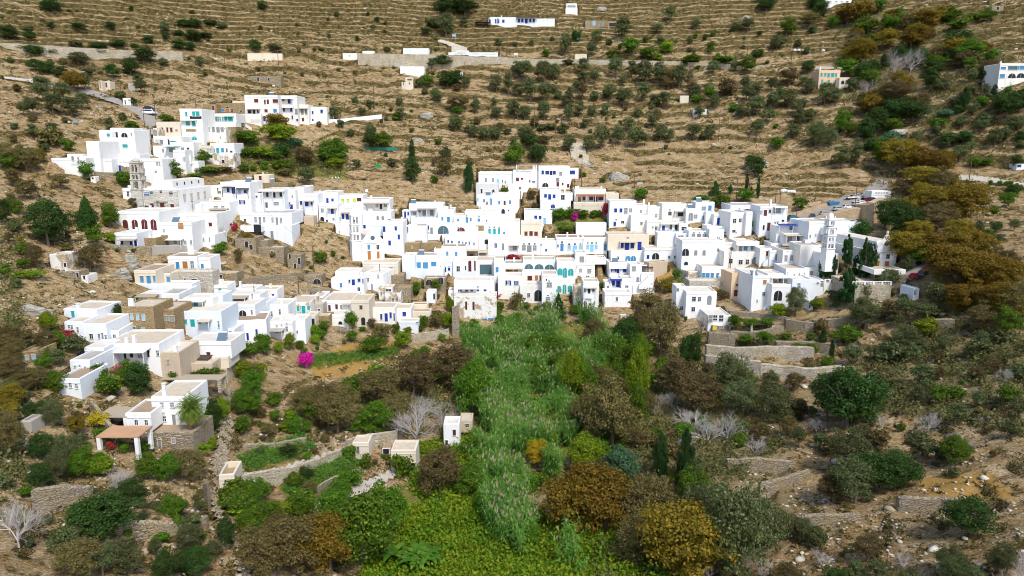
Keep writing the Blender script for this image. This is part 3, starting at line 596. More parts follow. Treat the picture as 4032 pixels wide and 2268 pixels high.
# ---- lower centre
H("white house with a brown clay roof, two blue grey windows and an adjoining yard",'G',[(125,440,225,392,'w','B',{'dep':9}),(28,128,258,400,'w','C',{'dep':7})],"wl 198 317 26 50;wl 311 322 28 48;aa 85 365 26 60")
H("tan shade sail and café canopy stretched over tables",'G',[(440,712,268,318,'e','C',{'dep':6})],"vc 395 600 262 3.;vc 560 708 285 2.5;wl 575 300 30 26;wl 640 302 60 26",cat='canopy',name='canopy')
H("low white row with three blue openings under square vents",'G',[(85,270,395,550,'w','W',{'dep':8})],"wb 112 510 20 30;db 166 524 34 62;wb 220 514 28 34;wk 108 478 12 14;wk 163 480 14 14;wk 220 480 12 14")
H("white house with two very tall dark red arched openings",'G',[(270,562,405,622,'w','W',{'dep':10})],"wk 336 508 36 56;ar 483 475 36 130;ar 550 470 18 120;dk 430 500 8 50")
H("tall white block with a wide grey blue garage shutter upstairs",'G',[(560,795,398,630,'w','C',{'dep':10}),(790,935,380,800,'w','C',{'dep':9})],"we 684 518 136 118;wl 829 520 32 58;ab 823 742 24 100;wb 925 380 10 50")
H("white house with blue doors under a slatted pergola on a tall peeling stone base",'G',
 [(278,792,670,868,'w','W',{'g':1000,'dep':8,'off':1.5}),(283,822,862,1138,'y','W',{'dep':8})],
 "v 345 580 748 1.6;wb 358 795 42 44;wb 443 798 36 40;db 508 812 34 68;wb 584 795 36 46;db 677 812 34 80;wk 584 740 16 26;ar 437 975 24 100;ar 530 978 26 100")
H("small white lean-to at the left end of the pergola house",'G',[(210,332,782,905,'w','W',{'dep':5})],"wg 255 830 14 18",cat='shed',name='shed')
H("white house with a bamboo screened balcony and two pairs of deep blue shutters",'G',
 [(905,1160,440,605,'w','G',{'g':700,'dep':8}),(840,1158,598,885,'w','W',{'dep':8,'off':-.5})],"vc 905 1160 500 1.4;xb 1030 555 130 90;xb 950 548 60 80;dk 1115 570 70 40;wb 946 686 20 52;wg 972 684 28 46;wb 996 688 20 54;wb 1056 690 18 52;wl 1074 690 20 46;wb 1090 690 18 50")
H("pale blue topped house with three wide loggia arches and a curtained ground floor arch",'G',
 [(1158,1568,395,570,'b','C',{'g':700,'dep':9}),(1158,1400,565,712,'w','W',{'g':760,'dep':8}),(1118,1398,708,925,'w','W',{'dep':7,'off':-1.})],
 "ae 1232 482 100 62;ae 1360 484 104 62;ae 1490 490 106 66;wr 1243 628 52 58;wo 1328 620 34 60;dr 1380 630 26 80;ak 1350 850 86 134;wk 1228 842 28 44;ch 1285 300;xw 1243 895 60 40")  # ae arches carry the loggia's dark interior as flat colour
H("slender white four storey house with one square window and small grey shutters",'G',[(1395,1588,575,1015,'w','C',{'dep':8})],"wg 1490 712 56 54;wg 1473 888 46 36;ak 1455 650 10 22;ak 1472 850 24 14;dk 1465 985 90 50;wk 1490 668 16 10")
H("white house with colourful arched fanlights over turquoise doors on both floors",'G',[(1585,1818,420,830,'w','W',{'dep':9})],
 "at 1615 548 60 84;at 1688 560 44 116;at 1763 552 60 84;at 1610 768 42 80;at 1683 768 40 110;at 1752 762 50 78;wk 1768 848 28 32;xw 1700 608 180 10")
H("white house with small grey shutters below a narrow roof room with glazed doors",'G',
 [(1815,2068,438,612,'w','W',{'dep':8}),(1818,1955,300,450,'w','C',{'g':520,'dep':6}),(1955,2210,372,455,'w','W',{'g':520,'dep':6})],
 "wg 1886 532 26 46;wg 1998 536 44 46;dg 1902 400 50 88;ch 2085 440;wk 1868 606 34 10;wk 1976 608 34 10;st 1815 590 1838 470 8")
H("narrow white tower house with a dark red arched door beside the steep steps",'G',
 [(1915,2112,672,1118,'w','C',{'dep':7}),(1803,1920,740,990,'y','C',{'dep':6})],
 "vc 1935 2090 745 .8;dk 1995 788 28 66;wk 1942 780 22 52;wk 2050 782 22 52;ar 1945 965 34 88;wr 2005 962 22 28;ak 1870 945 32 46;wg 1888 822 20 40;v 1945 2030 872 .6")
H("white house with deep blue shutters and a tilted solar panel on its roof edge",'G',[(2242,2512,430,618,'w','C',{'dep':8})],"wb 2275 525 20 50;wg 2303 524 34 44;wb 2330 525 18 50;db 2365 532 38 62;wb 2446 526 38 46;sp 2335 395;v 2260 2500 498 .7")
H("white house with a bright blue awning over a recessed blue porch",'G',
 [(2190,2278,680,815,'w','C',{'dep':6,'off':-.8}),(2276,2410,640,815,'w','W',{'g':830,'dep':6,'off':1.}),(2400,2538,628,815,'w','C',{'dep':6,'off':-.8}),(2192,2525,810,988,'w','W',{'dep':7})],
 "vn 2255 2402 640 1.8;wk 2234 738 20 20;db 2362 700 40 80;wb 2300 690 36 60;wk 2473 735 34 26;wk 2347 892 20 40")
H("white house with zigzag outside stairs and a grey slatted pergola over dry stone",'H',
 [(255,400,455,712,'w','W',{'dep':7}),(398,560,555,712,'w','W',{'dep':6}),(405,545,460,560,'w','G',{'g':640,'dep':5}),(285,560,708,800,'w','W',{'dep':5,'off':-1.})],
 "wg 309 508 40 54;vd 400 545 478 1.4;dg 432 525 40 66;wg 485 506 28 34;ag 357 665 30 92;wk 455 673 26 30;ag 290 650 18 56;st 365 722 490 600 12")
H("white house with a deep round arch and two small square windows below the cream house",'H',[(440,908,245,428,'w','C',{'dep':8})],"ak 584 350 78 78;wk 757 362 22 34;wk 830 362 22 34;db 488 360 28 46;xl 590 290 120 3")
H("tall white house with three arched openings and a balcony of red flowerpots",'H',
 [(905,1445,150,530,'w','W',{'dep':9}),(1000,1262,28,152,'w','C',{'g':200,'dep':8}),(1260,1448,8,160,'w','W',{'g':200,'dep':8}),(838,1000,62,192,'w','W',{'g':230,'dep':6})],
 "ak 964 300 72 86;ag 1093 308 32 64;ag 1198 308 32 64;wk 1378 271 18 36;ak 970 442 42 44;wg 1063 105 32 66;dg 1133 110 40 80;wg 1203 105 36 66;wk 1380 125 26 42;wn 1068 55 18 18;wk 1140 52 14 14;wn 1208 55 18 18;dg 917 122 32 70;wk 967 142 34 52;wk 880 96 14 18")
H("ochre rendered side wall of a ruined house",'H',[(498,728,420,605,'e','S',{'dep':3,'yaw':-25})],"",cat='ruined wall',name='ruined_wall')
H("low white house with four sky blue shutters on a whitewashed stone base",'H',
 [(1165,1480,478,665,'w','C',{'dep':8}),(990,1165,540,672,'y','C',{'dep':7,'yaw':-14}),(1395,1520,605,680,'w','C',{'dep':4,'off':-.5}),(1005,1512,664,835,'S','W',{'dep':6})],
 "wl 1182 595 30 60;dl 1241 614 42 92;wl 1301 597 32 62;wl 1371 597 30 60;wk 1093 634 26 36;wk 1473 650 16 18;ao 1325 775 110 74;wk 1068 750 24 30")
H("white house with blue grey shutters on the upper terrace behind the central pole",'F',
 [(800,960,975,1100,'w','G',{'g':1180,'dep':9}),(958,1250,968,1100,'w','W',{'g':1180,'dep':9}),(800,1265,1098,1298,'w','W',{'dep':8})],
 "v 958 1195 1005 1.8;wl 906 1075 34 54;dg 1018 1070 34 66;wl 1080 1055 42 50;wl 1162 1050 20 50;wk 1182 1048 20 40;wl 1202 1048 18 50;wk 893 1215 38 50;wk 1018 1230 40 52;wk 1103 1226 32 54;ag 1208 1208 78 84")
H("white house with a brown flat roof where a person stands on the edge",'F',[(1540,1820,1075,1290,'w','B',{'dep':10}),(1395,1545,1090,1290,'w','W',{'dep':8,'off':1.5})],"dg 1475 1168 28 70;wg 1593 1180 28 66;wg 1665 1178 28 62;wk 1745 1190 24 40;xl 1470 1215 140 12")
H("white stair house with one reddish shutter between the roofs",'F',[(1250,1402,1055,1262,'w','W',{'dep':7})],"wr 1361 1120 32 56;st 1290 1240 1380 1160 9;wk 1332 1240 14 18")
H("big white house with wooden shutters, a covered terrace and a round arched window",'H',
 [(1790,2040,598,1022,'w','W',{'dep':14,'yaw':-4}),(2038,2300,705,1015,'w','W',{'dep':10,'yaw':-4}),(2038,2240,590,706,'w','W',{'g':960,'dep':8,'yaw':-4,'off':2.5})],
 "wo 1968 680 36 48;wk 1954 828 26 42;ak 2136 850 84 120;v 2010 2300 600 3.;do 2048 660 12 80;wo 2090 635 26 40;wo 2102 684 26 34;wk 2165 640 24 60;wk 1872 915 8 26;ch 1770 540;sp 1868 560;st 1940 1010 1990 960 2")
H("narrow peach plastered house squeezed against the big white house",'H',[(1535,1712,560,862,'p','W',{'dep':8,'yaw':-8})],"wk 1681 618 24 26;wk 1613 715 22 24;dr 1600 818 34 76",)
H("white stepped house with grey shutters right of the covered terrace",'H',
 [(2298,2545,640,935,'w','W',{'dep':9}),(2230,2525,508,642,'w','C',{'g':760,'dep':10}),(2540,2700,650,850,'w','W',{'dep':8})],
 "wg 2400 725 28 60;wg 2479 838 22 52;wg 2386 850 26 40;wg 2466 612 20 42;wk 2341 585 10 20;wk 2406 578 12 20;wg 2405 605 16 24;wk 2470 570 12 20;wk 2640 690 18 24;dg 2700 700 24 70")
H("white L shaped house with a yellow arched hatch and grey windows above the lower terraces",'H',
 [(960,1345,800,1108,'w','W',{'dep':9}),(835,962,735,1080,'w','W',{'dep':6}),(975,1030,742,830,'w','W',{'g':860,'dep':4}),(1222,1512,1085,1235,'w','W',{'dep':11,'off':-2})],
 "wk 1070 890 38 50;wk 1140 894 26 50;ag 1265 908 44 110;wk 913 1010 28 42;wk 1061 1023 36 50;wk 1340 1132 42 62;wk 1415 1135 44 66;dg 1269 1145 40 86;ay 988 728 40 30;wk 860 772 22 30")
H("stone footing with a bright yellow door beneath the L shaped house",'H',[(1305,1512,1233,1305,'d','W',{'dep':5})],"dy 1325 1258 34 52;wg 1420 1248 36 26",cat='cellar',name='cellar')
# ---- upper right
H("white house with a weathered brown canopy over a glazed porch",'F',[(20,325,490,700,'w','W',{'dep':8})],"vb 175 335 585 1.6;wk 122 612 36 40;dk 255 618 60 60;wk 122 568 14 16")
H("white house with white arched door, roof room and satellite dish",'F',
 [(322,572,550,722,'w','W',{'dep':8}),(442,684,468,592,'w','C',{'g':680,'dep':7}),(570,690,590,735,'w','W',{'dep':7})],
 "ag 385 655 44 96;wg 447 652 38 46;wl 551 670 28 52;wg 551 548 44 42;wl 628 546 34 62;sp 400 520;sp 510 460")
H("white corner house with two dark square windows and three blue doors in the recess",'F',
 [(878,1075,598,898,'w','W',{'dep':11,'yaw':-6}),(1073,1152,590,890,'w','W',{'dep':9}),(692,880,630,775,'w','W',{'g':800,'dep':7,'off':2}),(590,880,772,890,'w','W',{'dep':7})],
 "wk 941 705 36 48;wk 1013 700 26 42;wk 932 838 34 32;wk 962 852 12 12;db 740 712 32 84;db 795 700 30 80;db 845 708 16 74;vn 808 862 850 1.")
H("large white house with maroon doors and covered balcony at the car park",'F',
 [(1246,1592,520,860,'w','W',{'dep':10}),(885,1250,505,640,'w','G',{'g':700,'dep':12}),(1592,1600,700,800,'w','W',{'dep':3})][:2],
 "v 1000 1240 545 1.6;wk 1025 577 34 30;wk 1097 578 24 36;wk 1180 590 40 36;wg 1280 600 20 46;dr 1332 606 32 70;wk 1390 585 26 40;v 1435 1590 530 1.6;wg 1480 580 80 60;dr 1375 780 32 96;wk 1458 742 16 44;wk 1487 735 14 40;ak 1310 790 16 56;ak 1555 705 26 24;ch 1413 440")
H("narrow bluish house with a bright green door",'F',[(1148,1312,618,800,'b','W',{'dep':7})],"dn 1152 748 22 70;wn 1272 746 14 40;wg 1190 706 8 8")
H("white house with tiled balcony railing and two dark arched openings",'F',[(0,236,720,855,'w','C',{'dep':7}),(236,350,735,870,'w','C',{'dep':6})],"v 0 232 740 1.;wb 40 795 30 50;ak 130 784 28 60;ak 201 786 30 64;wk 300 804 54 42;xl 120 836 200 16")
H("long blank white wall with bare stain under the tiled balcony",'F',[(-40,200,855,1050,'w','W',{'dep':5})],"",cat='retaining wall',name='retaining_wall')
H("white house with one small window left of the brown canopied house",'E',[(2412,2585,688,860,'w','W',{'dep':8}),(2400,2590,860,1040,'w','W',{'dep':6})],"wg 2524 803 24 36;wk 2480 952 16 20;wk 2525 960 24 40;ch 2430 640;xw 2490 932 90 8")
H("white house with a bright blue roof frame and blue door beside the lane",'F',
 [(1470,1830,770,860,'w','W',{'g':940,'dep':6}),(1550,1830,860,1020,'w','W',{'g':1010,'dep':7}),(1460,1560,850,995,'w','W',{'dep':6}),(1828,1895,880,1010,'w','W',{'dep':7})],
 "vn 1478 1830 748 2.2;wl 1657 798 34 44;db 1511 942 16 76;wb 1737 932 28 58;vc 1565 1830 880 2.2;wg 1640 940 46 60;wg 1770 940 40 50")
H("low white roof house with bottles of flowers in round niches beside the lane",'F',[(1402,1550,988,1060,'w','W',{'dep':7})],"wk 1437 1028 14 18;wk 1475 1024 14 16;wk 1510 1022 12 14")
H("white house with blue window above a blue arch just left of the dark cypresses",'F',[(1752,2018,1012,1330,'w','G',{'dep':9})],"wb 1960 1110 28 38;ab 1961 1258 32 38;db 2010 1350 20 60")
H("low white house with a dark doorway and steps beside the cypresses",'F',[(1818,1990,1300,1470,'w','W',{'dep':6})],"dg 1915 1390 34 86;wk 1870 1440 18 22")
H("cluster of small grey stone sheds with white trim at the orchard edge",'H',[(2520,2576,930,1030,'w','W',{'dep':4})],"wb 2505 985 10 40",cat='shed',name='shed')
H("big white round cornered building with a roof cabin beside the parking road",'I',
 [(582,900,225,470,'w','C',{'dep':10,'yaw':-14}),(898,1250,235,470,'w','W',{'dep':12}),(728,885,300,395,'w','G',{'g':440,'dep':4,'off':-3})],"wk 610 420 10 30;wk 682 400 12 24;wr 905 325 26 26;wk 1190 328 12 12")
H("white house with blue door glimpsed between the dark cypresses",'I',[(735,960,640,920,'w','W',{'dep':8})],"wb 670 628 22 36;db 708 868 22 56")
H("white wall house with small turquoise door on the terrace under the palm",'I',[(1915,1985,1075,1200,'w','W',{'dep':5,'yaw':-10})],"at 1918 1130 18 60;wb 1952 1125 12 16")
# ---- lower left
H("stepped white house of three roof levels on the far left edge of the village",'L',
 [(530,865,168,300,'w','C',{'dep':8,'yaw':6}),(540,725,300,430,'w','C',{'dep':9}),(723,968,318,500,'w','C',{'dep':9}),(845,1085,395,505,'w','C',{'dep':9,'yaw':-6})],
 "wt 612 222 36 56;wk 660 380 18 48;wk 572 350 18 30;wk 600 355 14 36;wk 798 448 36 46;wk 878 448 20 50;dg 914 468 24 80;wk 945 462 18 50;wk 1032 448 26 34;ch 645 190")
H("wide white house with a sloping awning over its veranda and two roof chimneys",'L',
 [(945,1500,520,728,'w','C',{'dep':11})],"v 1090 1400 565 3.;ag 1018 645 34 52;dk 1140 640 30 70;dk 1205 635 36 52;wg 1290 635 50 60;dk 1375 622 28 70;wk 1470 618 26 50;ch 1210 450;ch 1140 520")
H("narrow white two storey house with an arched grey door on its upper terrace",'L',
 [(600,800,688,862,'w','G',{'dep':11}),(502,735,858,1020,'w','T' if False else 'B',{'dep':9,'off':-1})],"ag 687 790 28 100;wg 635 770 20 48;wg 736 780 22 50;wk 587 943 26 44;wk 648 950 26 44")
H("small white yard walls with a stepped stair between the narrow and the wide white houses",'L',[(740,940,560,690,'w','W',{'dep':6})],"st 760 640 820 570 7",cat='terrace')
H("beige rendered house with a leafy vine pergola and solar heater",'L',
 [(1485,1712,608,882,'e','W',{'dep':9}),(1710,2035,720,878,'e','C',{'dep':5}),(1710,2160,545,722,'w','W',{'g':860,'dep':8,'off':3.5}),(2028,2195,650,770,'c','C',{'g':880,'dep':6}),(2040,2180,770,885,'e','C',{'dep':5})],
 "wg 1574 705 26 40;wk 1608 822 24 40;dk 1840 830 26 44;dk 1760 690 40 60;dk 1860 690 60 60;dr 1990 680 40 60;wk 2094 688 22 28;sp 2090 560;vd 1712 2030 640 2.6;ch 1633 560")
H("white cottage with brown flat roof wing and small windows behind the palms",'M',
 [(985,1420,358,745,'w','C',{'dep':9,'g':880}),(665,990,552,778,'w','B',{'dep':7,'g':880,'off':-.6})],
 "wg 1087 465 44 62;wg 1217 465 46 60;wk 1119 640 42 64;dg 1242 655 50 130;wk 765 686 40 60;wk 892 688 38 60;ch 1085 215;wk 1108 580 16 12")
H("dry stone terrace with arched openings carrying the cottage yard",'M',[(838,1500,818,1030,'d','B',{'dep':8})],"ag 922 930 50 60;dg 1060 965 46 110;wg 1233 920 40 60;ak 1055 900 50 24",cat='terrace',name='stone_terrace')
H("small abandoned stone cottage with white window frames at the left edge",'L',[(75,250,600,712,'s','S',{'dep':6})],"wa 148 665 30 40;wa 213 655 30 40",cat='ruin',name='ruined_cottage')
H("pale crumbling cube ruin on the slope left of the stone cliff",'Z',[(418,552,628,745,'y','C',{'dep':6})],"dk 533 713 22 30",cat='ruin',name='ruined_house')
H("low ruined shelter with two dark doors below the pale cube ruin",'Z',[(480,650,765,812,'d','C',{'dep':4}),(625,720,798,840,'y','C',{'dep':4})],"dk 650 815 20 30;dk 690 815 18 30",cat='ruin',name='shelter')
H("white tower like cottage with a small wooden annexe down in the ravine gardens",'W',[(918,985,508,612,'w','W',{'dep':4.5}),(985,1040,492,545,'e','C',{'g':570,'dep':4.5})],"wk 1018 515 14 12;wr 963 545 12 24;dk 930 588 10 20")
H("cream shed with dark slit in the ravine gardens",'W',[(530,600,588,648,'c','C',{'dep':4})],"wk 553 620 8 30",cat='shed',name='shed')
H("stone cave dwelling with a cluttered roof terrace in the ravine gardens",'W',[(695,800,620,710,'c','C',{'dep':5}),(655,700,612,660,'D','S',{'dep':4})],"dk 672 630 24 30;xo 705 608 22 20;dk 740 680 30 40;dk 790 690 20 30",cat='cottage')
H("open square concrete cistern beside the stone lane",'N',[(938,1005,386,450,'c','S',{'dep':5,'par':1.0,'yaw':-8})],"",cat='cistern',name='cistern')
H("small grey concrete box on the left garden terraces",'N',[(92,138,158,206,'g','G',{'dep':3})],"",cat='tank',name='tank')
# ---- far slopes
H("white summer house with blue shutters and dark timber pergolas high on the slope",'U',
 [(1108,1325,130,186,'w','W',{'dep':8}),(1322,1476,130,186,'w','W',{'dep':8}),(1476,1610,140,186,'w','W',{'dep':4})],
 "wb 1120 160 14 24;wb 1163 160 8 30;wb 1176 160 8 30;wb 1188 160 8 30;wb 1223 160 16 22;db 1340 155 14 28;wb 1366 155 14 24;db 1396 158 18 36;wb 1426 155 14 24;wb 1452 155 14 24;vd 1018 1120 130 2.6;vd 1320 1476 128 2.2;wk 1180 142 8 8;ch 1208 118")
H("low stone house with sky blue doors high on the right slope",'U',[(1838,2010,155,200,'s','B',{'dep':6}),(2010,2092,160,200,'s','B',{'dep':5})],"wl 1857 178 12 24;aa 1906 174 18 34;dl 1959 186 14 26;dk 2055 185 60 26")
H("white pigeon house with pierced triangular patterns near the top of the slope",'U',[(1692,1782,62,102,'w','W',{'dep':6}),(1698,1778,26,64,'w','W',{'g':96,'dep':4.5})],"wk 1738 46 50 3;wk 1738 52 56 3;wk 1712 38 6 6;wk 1728 38 6 6;wk 1744 38 6 6;wk 1760 38 6 6",cat='pigeon house',name='pigeon_house')
H("white cube shed at the left end of the upper road wall",'U',[(12,120,402,446,'w','W',{'dep':5})],"wk 60 420 5 10",cat='shed',name='shed')
H("low white parapet shed left of the long road buildings",'U',[(160,246,384,402,'w','W',{'dep':3})],"",cat='shed',name='shed')
H("blank white roadside store with flat roof on the upper road",'U',[(466,660,364,407,'w','W',{'dep':6})],"",cat='shed',name='roadside_store')
H("long white roadside tavern with a sign panel on the upper road",'U',[(808,1180,395,420,'w','W',{'dep':5}),(868,962,382,415,'w','W',{'g':425,'dep':3})],"xg 910 398 70 20;xg 1010 406 60 10;xg 1120 408 90 8",cat='tavern',name='tavern')
H("blank white rectangular building standing below the upper road",'U',[(445,626,502,562,'w','W',{'dep':6})],"",cat='shed',name='store_building')
H("ruined cream tower with ragged top under the blank white building",'U',[(486,542,585,662,'c','C',{'dep':4}),(455,490,618,655,'c','C',{'dep':4})],"wk 515 630 8 14;wk 515 600 30 10;wk 470 632 6 20",cat='ruin',name='ruined_tower')
H("cream concrete box on the upper road wall right of the tavern",'U',[(1762,1852,408,460,'c','C',{'dep':4})],"",cat='shed',name='water_box')
H("small white hut beside the two round trees below the upper road",'U',[(872,915,543,590,'w','W',{'dep':4})],"",cat='shed',name='hut')
H("round whitish water tank among the bushes on the right terraces",'T',[(80,180,822,862,'G','W',{'dep':4})],"",cat='tank',name='tank')
H("peach coloured villa with green shutters among the olive trees",'T',
 [(1022,1180,528,658,'p','C',{'dep':9}),(1178,1256,584,660,'c','C',{'dep':8})],
 "wt 1048 563 12 22;wt 1076 563 12 22;wt 1101 567 14 26;dt 1131 567 18 28;wt 1157 567 12 24;wt 1053 613 12 22;wt 1101 615 12 22;wt 1153 615 12 22;ak 1208 622 18 26;ch 1030 500")
H("white villa with dark arches and blue shutters at the far right edge",'T',[(2378,2640,478,634,'w','W',{'dep':10})],
 "wl 2420 515 32 18;we 2490 513 60 26;wt 2528 513 18 24;wl 2560 512 30 26;wl 2412 574 30 26;ak 2485 572 50 34;ak 2552 570 54 34;ch 2410 465")
H("white house cut by the top edge with small dark windows",'T',[(1072,1272,-24,30,'w','W',{'dep':7})],"wk 1095 12 8 10;wk 1160 12 8 10;wk 1200 12 8 10;wk 1240 12 8 10")
H("low stone hut beside the house at the top edge",'T',[(1368,1480,22,56,'d','G',{'dep':5})],"",cat='hut',name='hut')
H("stone goat shed with black door high in the right corner",'T',[(2330,2420,42,76,'d','C',{'dep':5})],"dk 2378 62 14 22",cat='shed',name='goat_shed')
H("field shelter with two black doorways on the upper left terraces",'S',[(1870,2120,575,615,'d','C',{'dep':5})],"dk 1948 598 14 26;dk 2028 598 14 20",cat='shed',name='field_shelter')
H("kiosk with a blue wall and an orange roof at the far right edge",'T',[(2520,2590,1236,1264,'w','T',{'dep':4})] ,"wb 2535 1252 26 16",cat='kiosk',name='kiosk')
H("small white pumping hut on the right terraces at the olive grove edge",'T',[(-20,45,722,770,'c','S',{'dep':4})],"",cat='hut',name='hut')
H("white end wall with a pierced pattern beside the parked cars",'T',[(1422,1568,1440,1500,'w','W',{'dep':5})],"wk 1460 1456 8 6;wk 1480 1456 8 6;wk 1500 1456 8 6;wk 1520 1456 8 6;wk 1540 1456 8 6;xg 1495 1475 120 8",cat='pigeon house',name='dovecote')
# ---- tiled and stone retaining terraces
H("white house with a cane awning and blue shutters left of the dark round gateway",'B',[(2328,2470,470,735),(2465,2580,440,700,'w','C')],"wb 2378 660 34 50;wb 2530 640 30 44;wk 2420 560 20 26;wb 2415 850 40 70")
H("white house with sloping side wall, blue grey shutters and a roof solar heater",'D',[(1380,1690,1140,1330,'w','G',{'dep':7}),(1240,1400,1150,1400,'w','W',{'dep':8}),(1400,1760,1325,1440,'w','W',{'dep':5})],"wl 1440 1270 60 70;wl 1530 1275 60 80;wl 1636 1255 60 50;sp 1470 1130")
H("stone vault hung with vines under the sloping side wall house",'K',[(2160,2430,470,620,'d','C',{'dep':5}),(2190,2300,640,780,'w','W',{'dep':5})],"ak 2220 520 70 70;ak 2370 500 60 80;dk 2290 700 20 70",cat='vault',name='vault')
H("white blank walled house joining the round gateway row to the slim tower",'D',[(395,600,735,880,'w','W',{'dep':7})],"wg 440 850 14 30")

# ---------------------------------------------------------------- churches and bell towers
def tower(root,F,T,xc,yb,tiers,wpx,mat,top,name='bell_tower',yoff=0.,pyr=False):
    """tiers: list of (y0,y1,kind) from bottom up in tile px"""
    u,_=on_face(F,T,xc,yb); ua,_=on_face(F,T,xc-wpx/2,yb); ub,_=on_face(F,T,xc+wpx/2,yb); w=(ub-ua)/2
    zz=lambda y:on_face(F,T,xc,y)[1]
    m=MB(); cy=yoff+w
    sol=MB()
    for i,(ya,yc,k) in enumerate(tiers):
        z0,z1=zz(ya),zz(yc); s=w*(1-.045*i)
        if k=='s': sol.box(u-s,u+s,cy-s,cy+s,z0-(4 if i==0 else 0),z1-.02)
        else:
            n=int(k); p=s*.24 if n==1 else s*.18
            for sx in (-1,1):
                for sy in (-1,1): m.box(u+sx*s-(p if sx>0 else -p)-p,u+sx*s-(p if sx>0 else -p)+p,cy+sy*s-(p if sy>0 else -p)-p,cy+sy*s-(p if sy>0 else -p)+p,z0+.10,z1-.45)
            if n==2:
                for sy in (-1,1):
                    m.box(u-p*.5,u+p*.5,cy+sy*(s-p)-p*.5,cy+sy*(s-p)+p*.5,z0+.10,z1-.45); m.box(u+sy*(s-p)-p*.5,u+sy*(s-p)+p*.5,cy-p*.5,cy+p*.5,z0+.10,z1-.45)
            m.box(u-s,u+s,cy-s,cy+s,z1-.45,z1-.02); m.box(u-s,u+s,cy-s,cy+s,z0,z0+.10)
            sp_=s-p*2
            for sy in (-1,1):   # arch spandrels
                q=[]; x0_,x1_=(u-sp_,u+sp_)
                cells=[(x0_,x1_)] if n==1 else [(x0_,u-p*.5),(u+p*.5,x1_)]
                for a,b in cells:
                    r=(b-a)/2; zc=z1-.45-r
                    for side in (-1,1):
                        P=[((a+b)/2+side*r,z1-.45),((a+b)/2,z1-.45)]+[((a+b)/2+side*r*math.sin(t*math.pi/8),zc+r*math.cos(t*math.pi/8)) for t in range(5)]
                        if side>0: P=P[::-1]
                        m.prism(P,cy+sy*(s-p)-.12,cy+sy*(s-p)+.12)
        c=MB(); m.box(u-s-.16,u+s+.16,cy-s-.16,cy+s+.16,z1-.018,z1+.20)
    zt=zz(tiers[-1][1])+.2; ztop=zz(top); s=w*(1-.045*len(tiers))
    so=sol.build(name,M[mat],root); put(so,F)
    bo=m.build('belfry',M[mat],root); put(bo,F)
    h=ztop-zt
    d=MB(); d.lathe([(s*.72,zt),(s*.72,zt+h*.15),(s*.80,zt+h*.18),(s*.74,zt+h*.4),(s*.55,zt+h*.62),(s*.25,zt+h*.76),(.10,zt+h*.8)],12,u,cy)
    for sx in (-1,1):
        for sy in (-1,1): d.lathe([(.22,zt),(.22,zt+h*.2),(.04,zt+h*.42)],6,u+sx*s*.8,cy+sy*s*.8)
    do=d.build('dome',M[mat],root); put(do,F)
    x=MB(); x.box(u-.06,u+.06,cy-.06,cy+.06,zt+h*.78,ztop); x.box(u-.35,u+.35,cy-.05,cy+.05,ztop-.55,ztop-.42); xo=x.build('cross',M['metal'],root); put(xo,F)
    b=MB(); zb=zz(tiers[-1][0]); b.lathe([(.42,zb+.7),(.36,zb+.9),(.24,zb+1.3),(.1,zb+1.45)],8,u,cy); bb=b.build('bell',M['darkwood'],root); put(bb,F)
def gable(root,F,pts,mat,y0=-.06,y1=.5,name='gable'):
    m=MB(); m.prism(pts,y0,y1); o=m.build(name,M[mat],root); put(o,F)
def nave(root,F,x0,x1,y0,y1,h,mat,roofmat,vault=.5,name='nave'):
    m=MB(); n=8; pr=[(x0,F.h-.6),(x1,F.h-.6)]+[(x1+(x0-x1)*k/n,h+vault*math.sin(math.pi*k/n)) for k in range(n+1)]
    m.prism(pr,y0,y1); o=m.build(name,M[mat],root); put(o,F)
    r=MB(); 
    for k in range(n):
        a=(x1+(x0-x1)*k/n,h+vault*math.sin(math.pi*k/n)+.004); b=(x1+(x0-x1)*(k+1)/n,h+vault*math.sin(math.pi*(k+1)/n)+.004)
        r.add([(a[0],y0+.3,a[1]),(b[0],y0+.3,b[1]),(b[0],y1-.3,b[1]),(a[0],y1-.3,a[1]),(a[0],y0+.3,a[1]+.06),(b[0],y0+.3,b[1]+.06),(b[0],y1-.3,b[1]+.06),(a[0],y1-.3,a[1]+.06)],[(0,1,2,3),(7,6,5,4),(0,4,5,1),(2,6,7,3),(1,5,6,2),(0,3,7,4)])
    ro=r.build('nave_roof',M[roofmat],root); put(ro,F)
# church one (marble facade)
root,Fs=H("large church with a grey marble front, three dark red doors and a curved white gable",'B',[(560,985,470,752,'w','W',{'dep':22,'yaw':3})],
 "dr 643 694 50 92;dr 773 695 62 104;dr 899 702 50 90;we 630 510 44 40;wr 753 500 34 34;wk 880 515 44 40",cat='church',name='church')
F=Fs[0]; w=F.w/2; h=F.h
m=MB(); m.prism([(-w+.02,.0),(w-.02,.0),(w-.02,h-.25),(w*.45,h-.25),(0,h+.9),(-w*.45,h-.25),(-w+.02,h-.25)],-.025,.2); o=m.build('marble_facing',M['m'],root); put(o,F)
gp=[(-w-.1,h-.3),(w+.1,h-.3),(w+.1,h)]+[(w*.95*(1-t/8),h+ (0.25+2.3*(t/8)**1.2)) for t in range(1,6)]+[(w*.26,h+2.2),(w*.20,h+2.85),(0,h+3.25),(-w*.20,h+2.85),(-w*.26,h+2.2)]+[(-w*.95*(1-t/8),h+(0.25+2.3*(t/8)**1.2)) for t in range(5,0,-1)]+[(-w-.1,h)]
gable(root,F,gp,'w',-.10,.45)
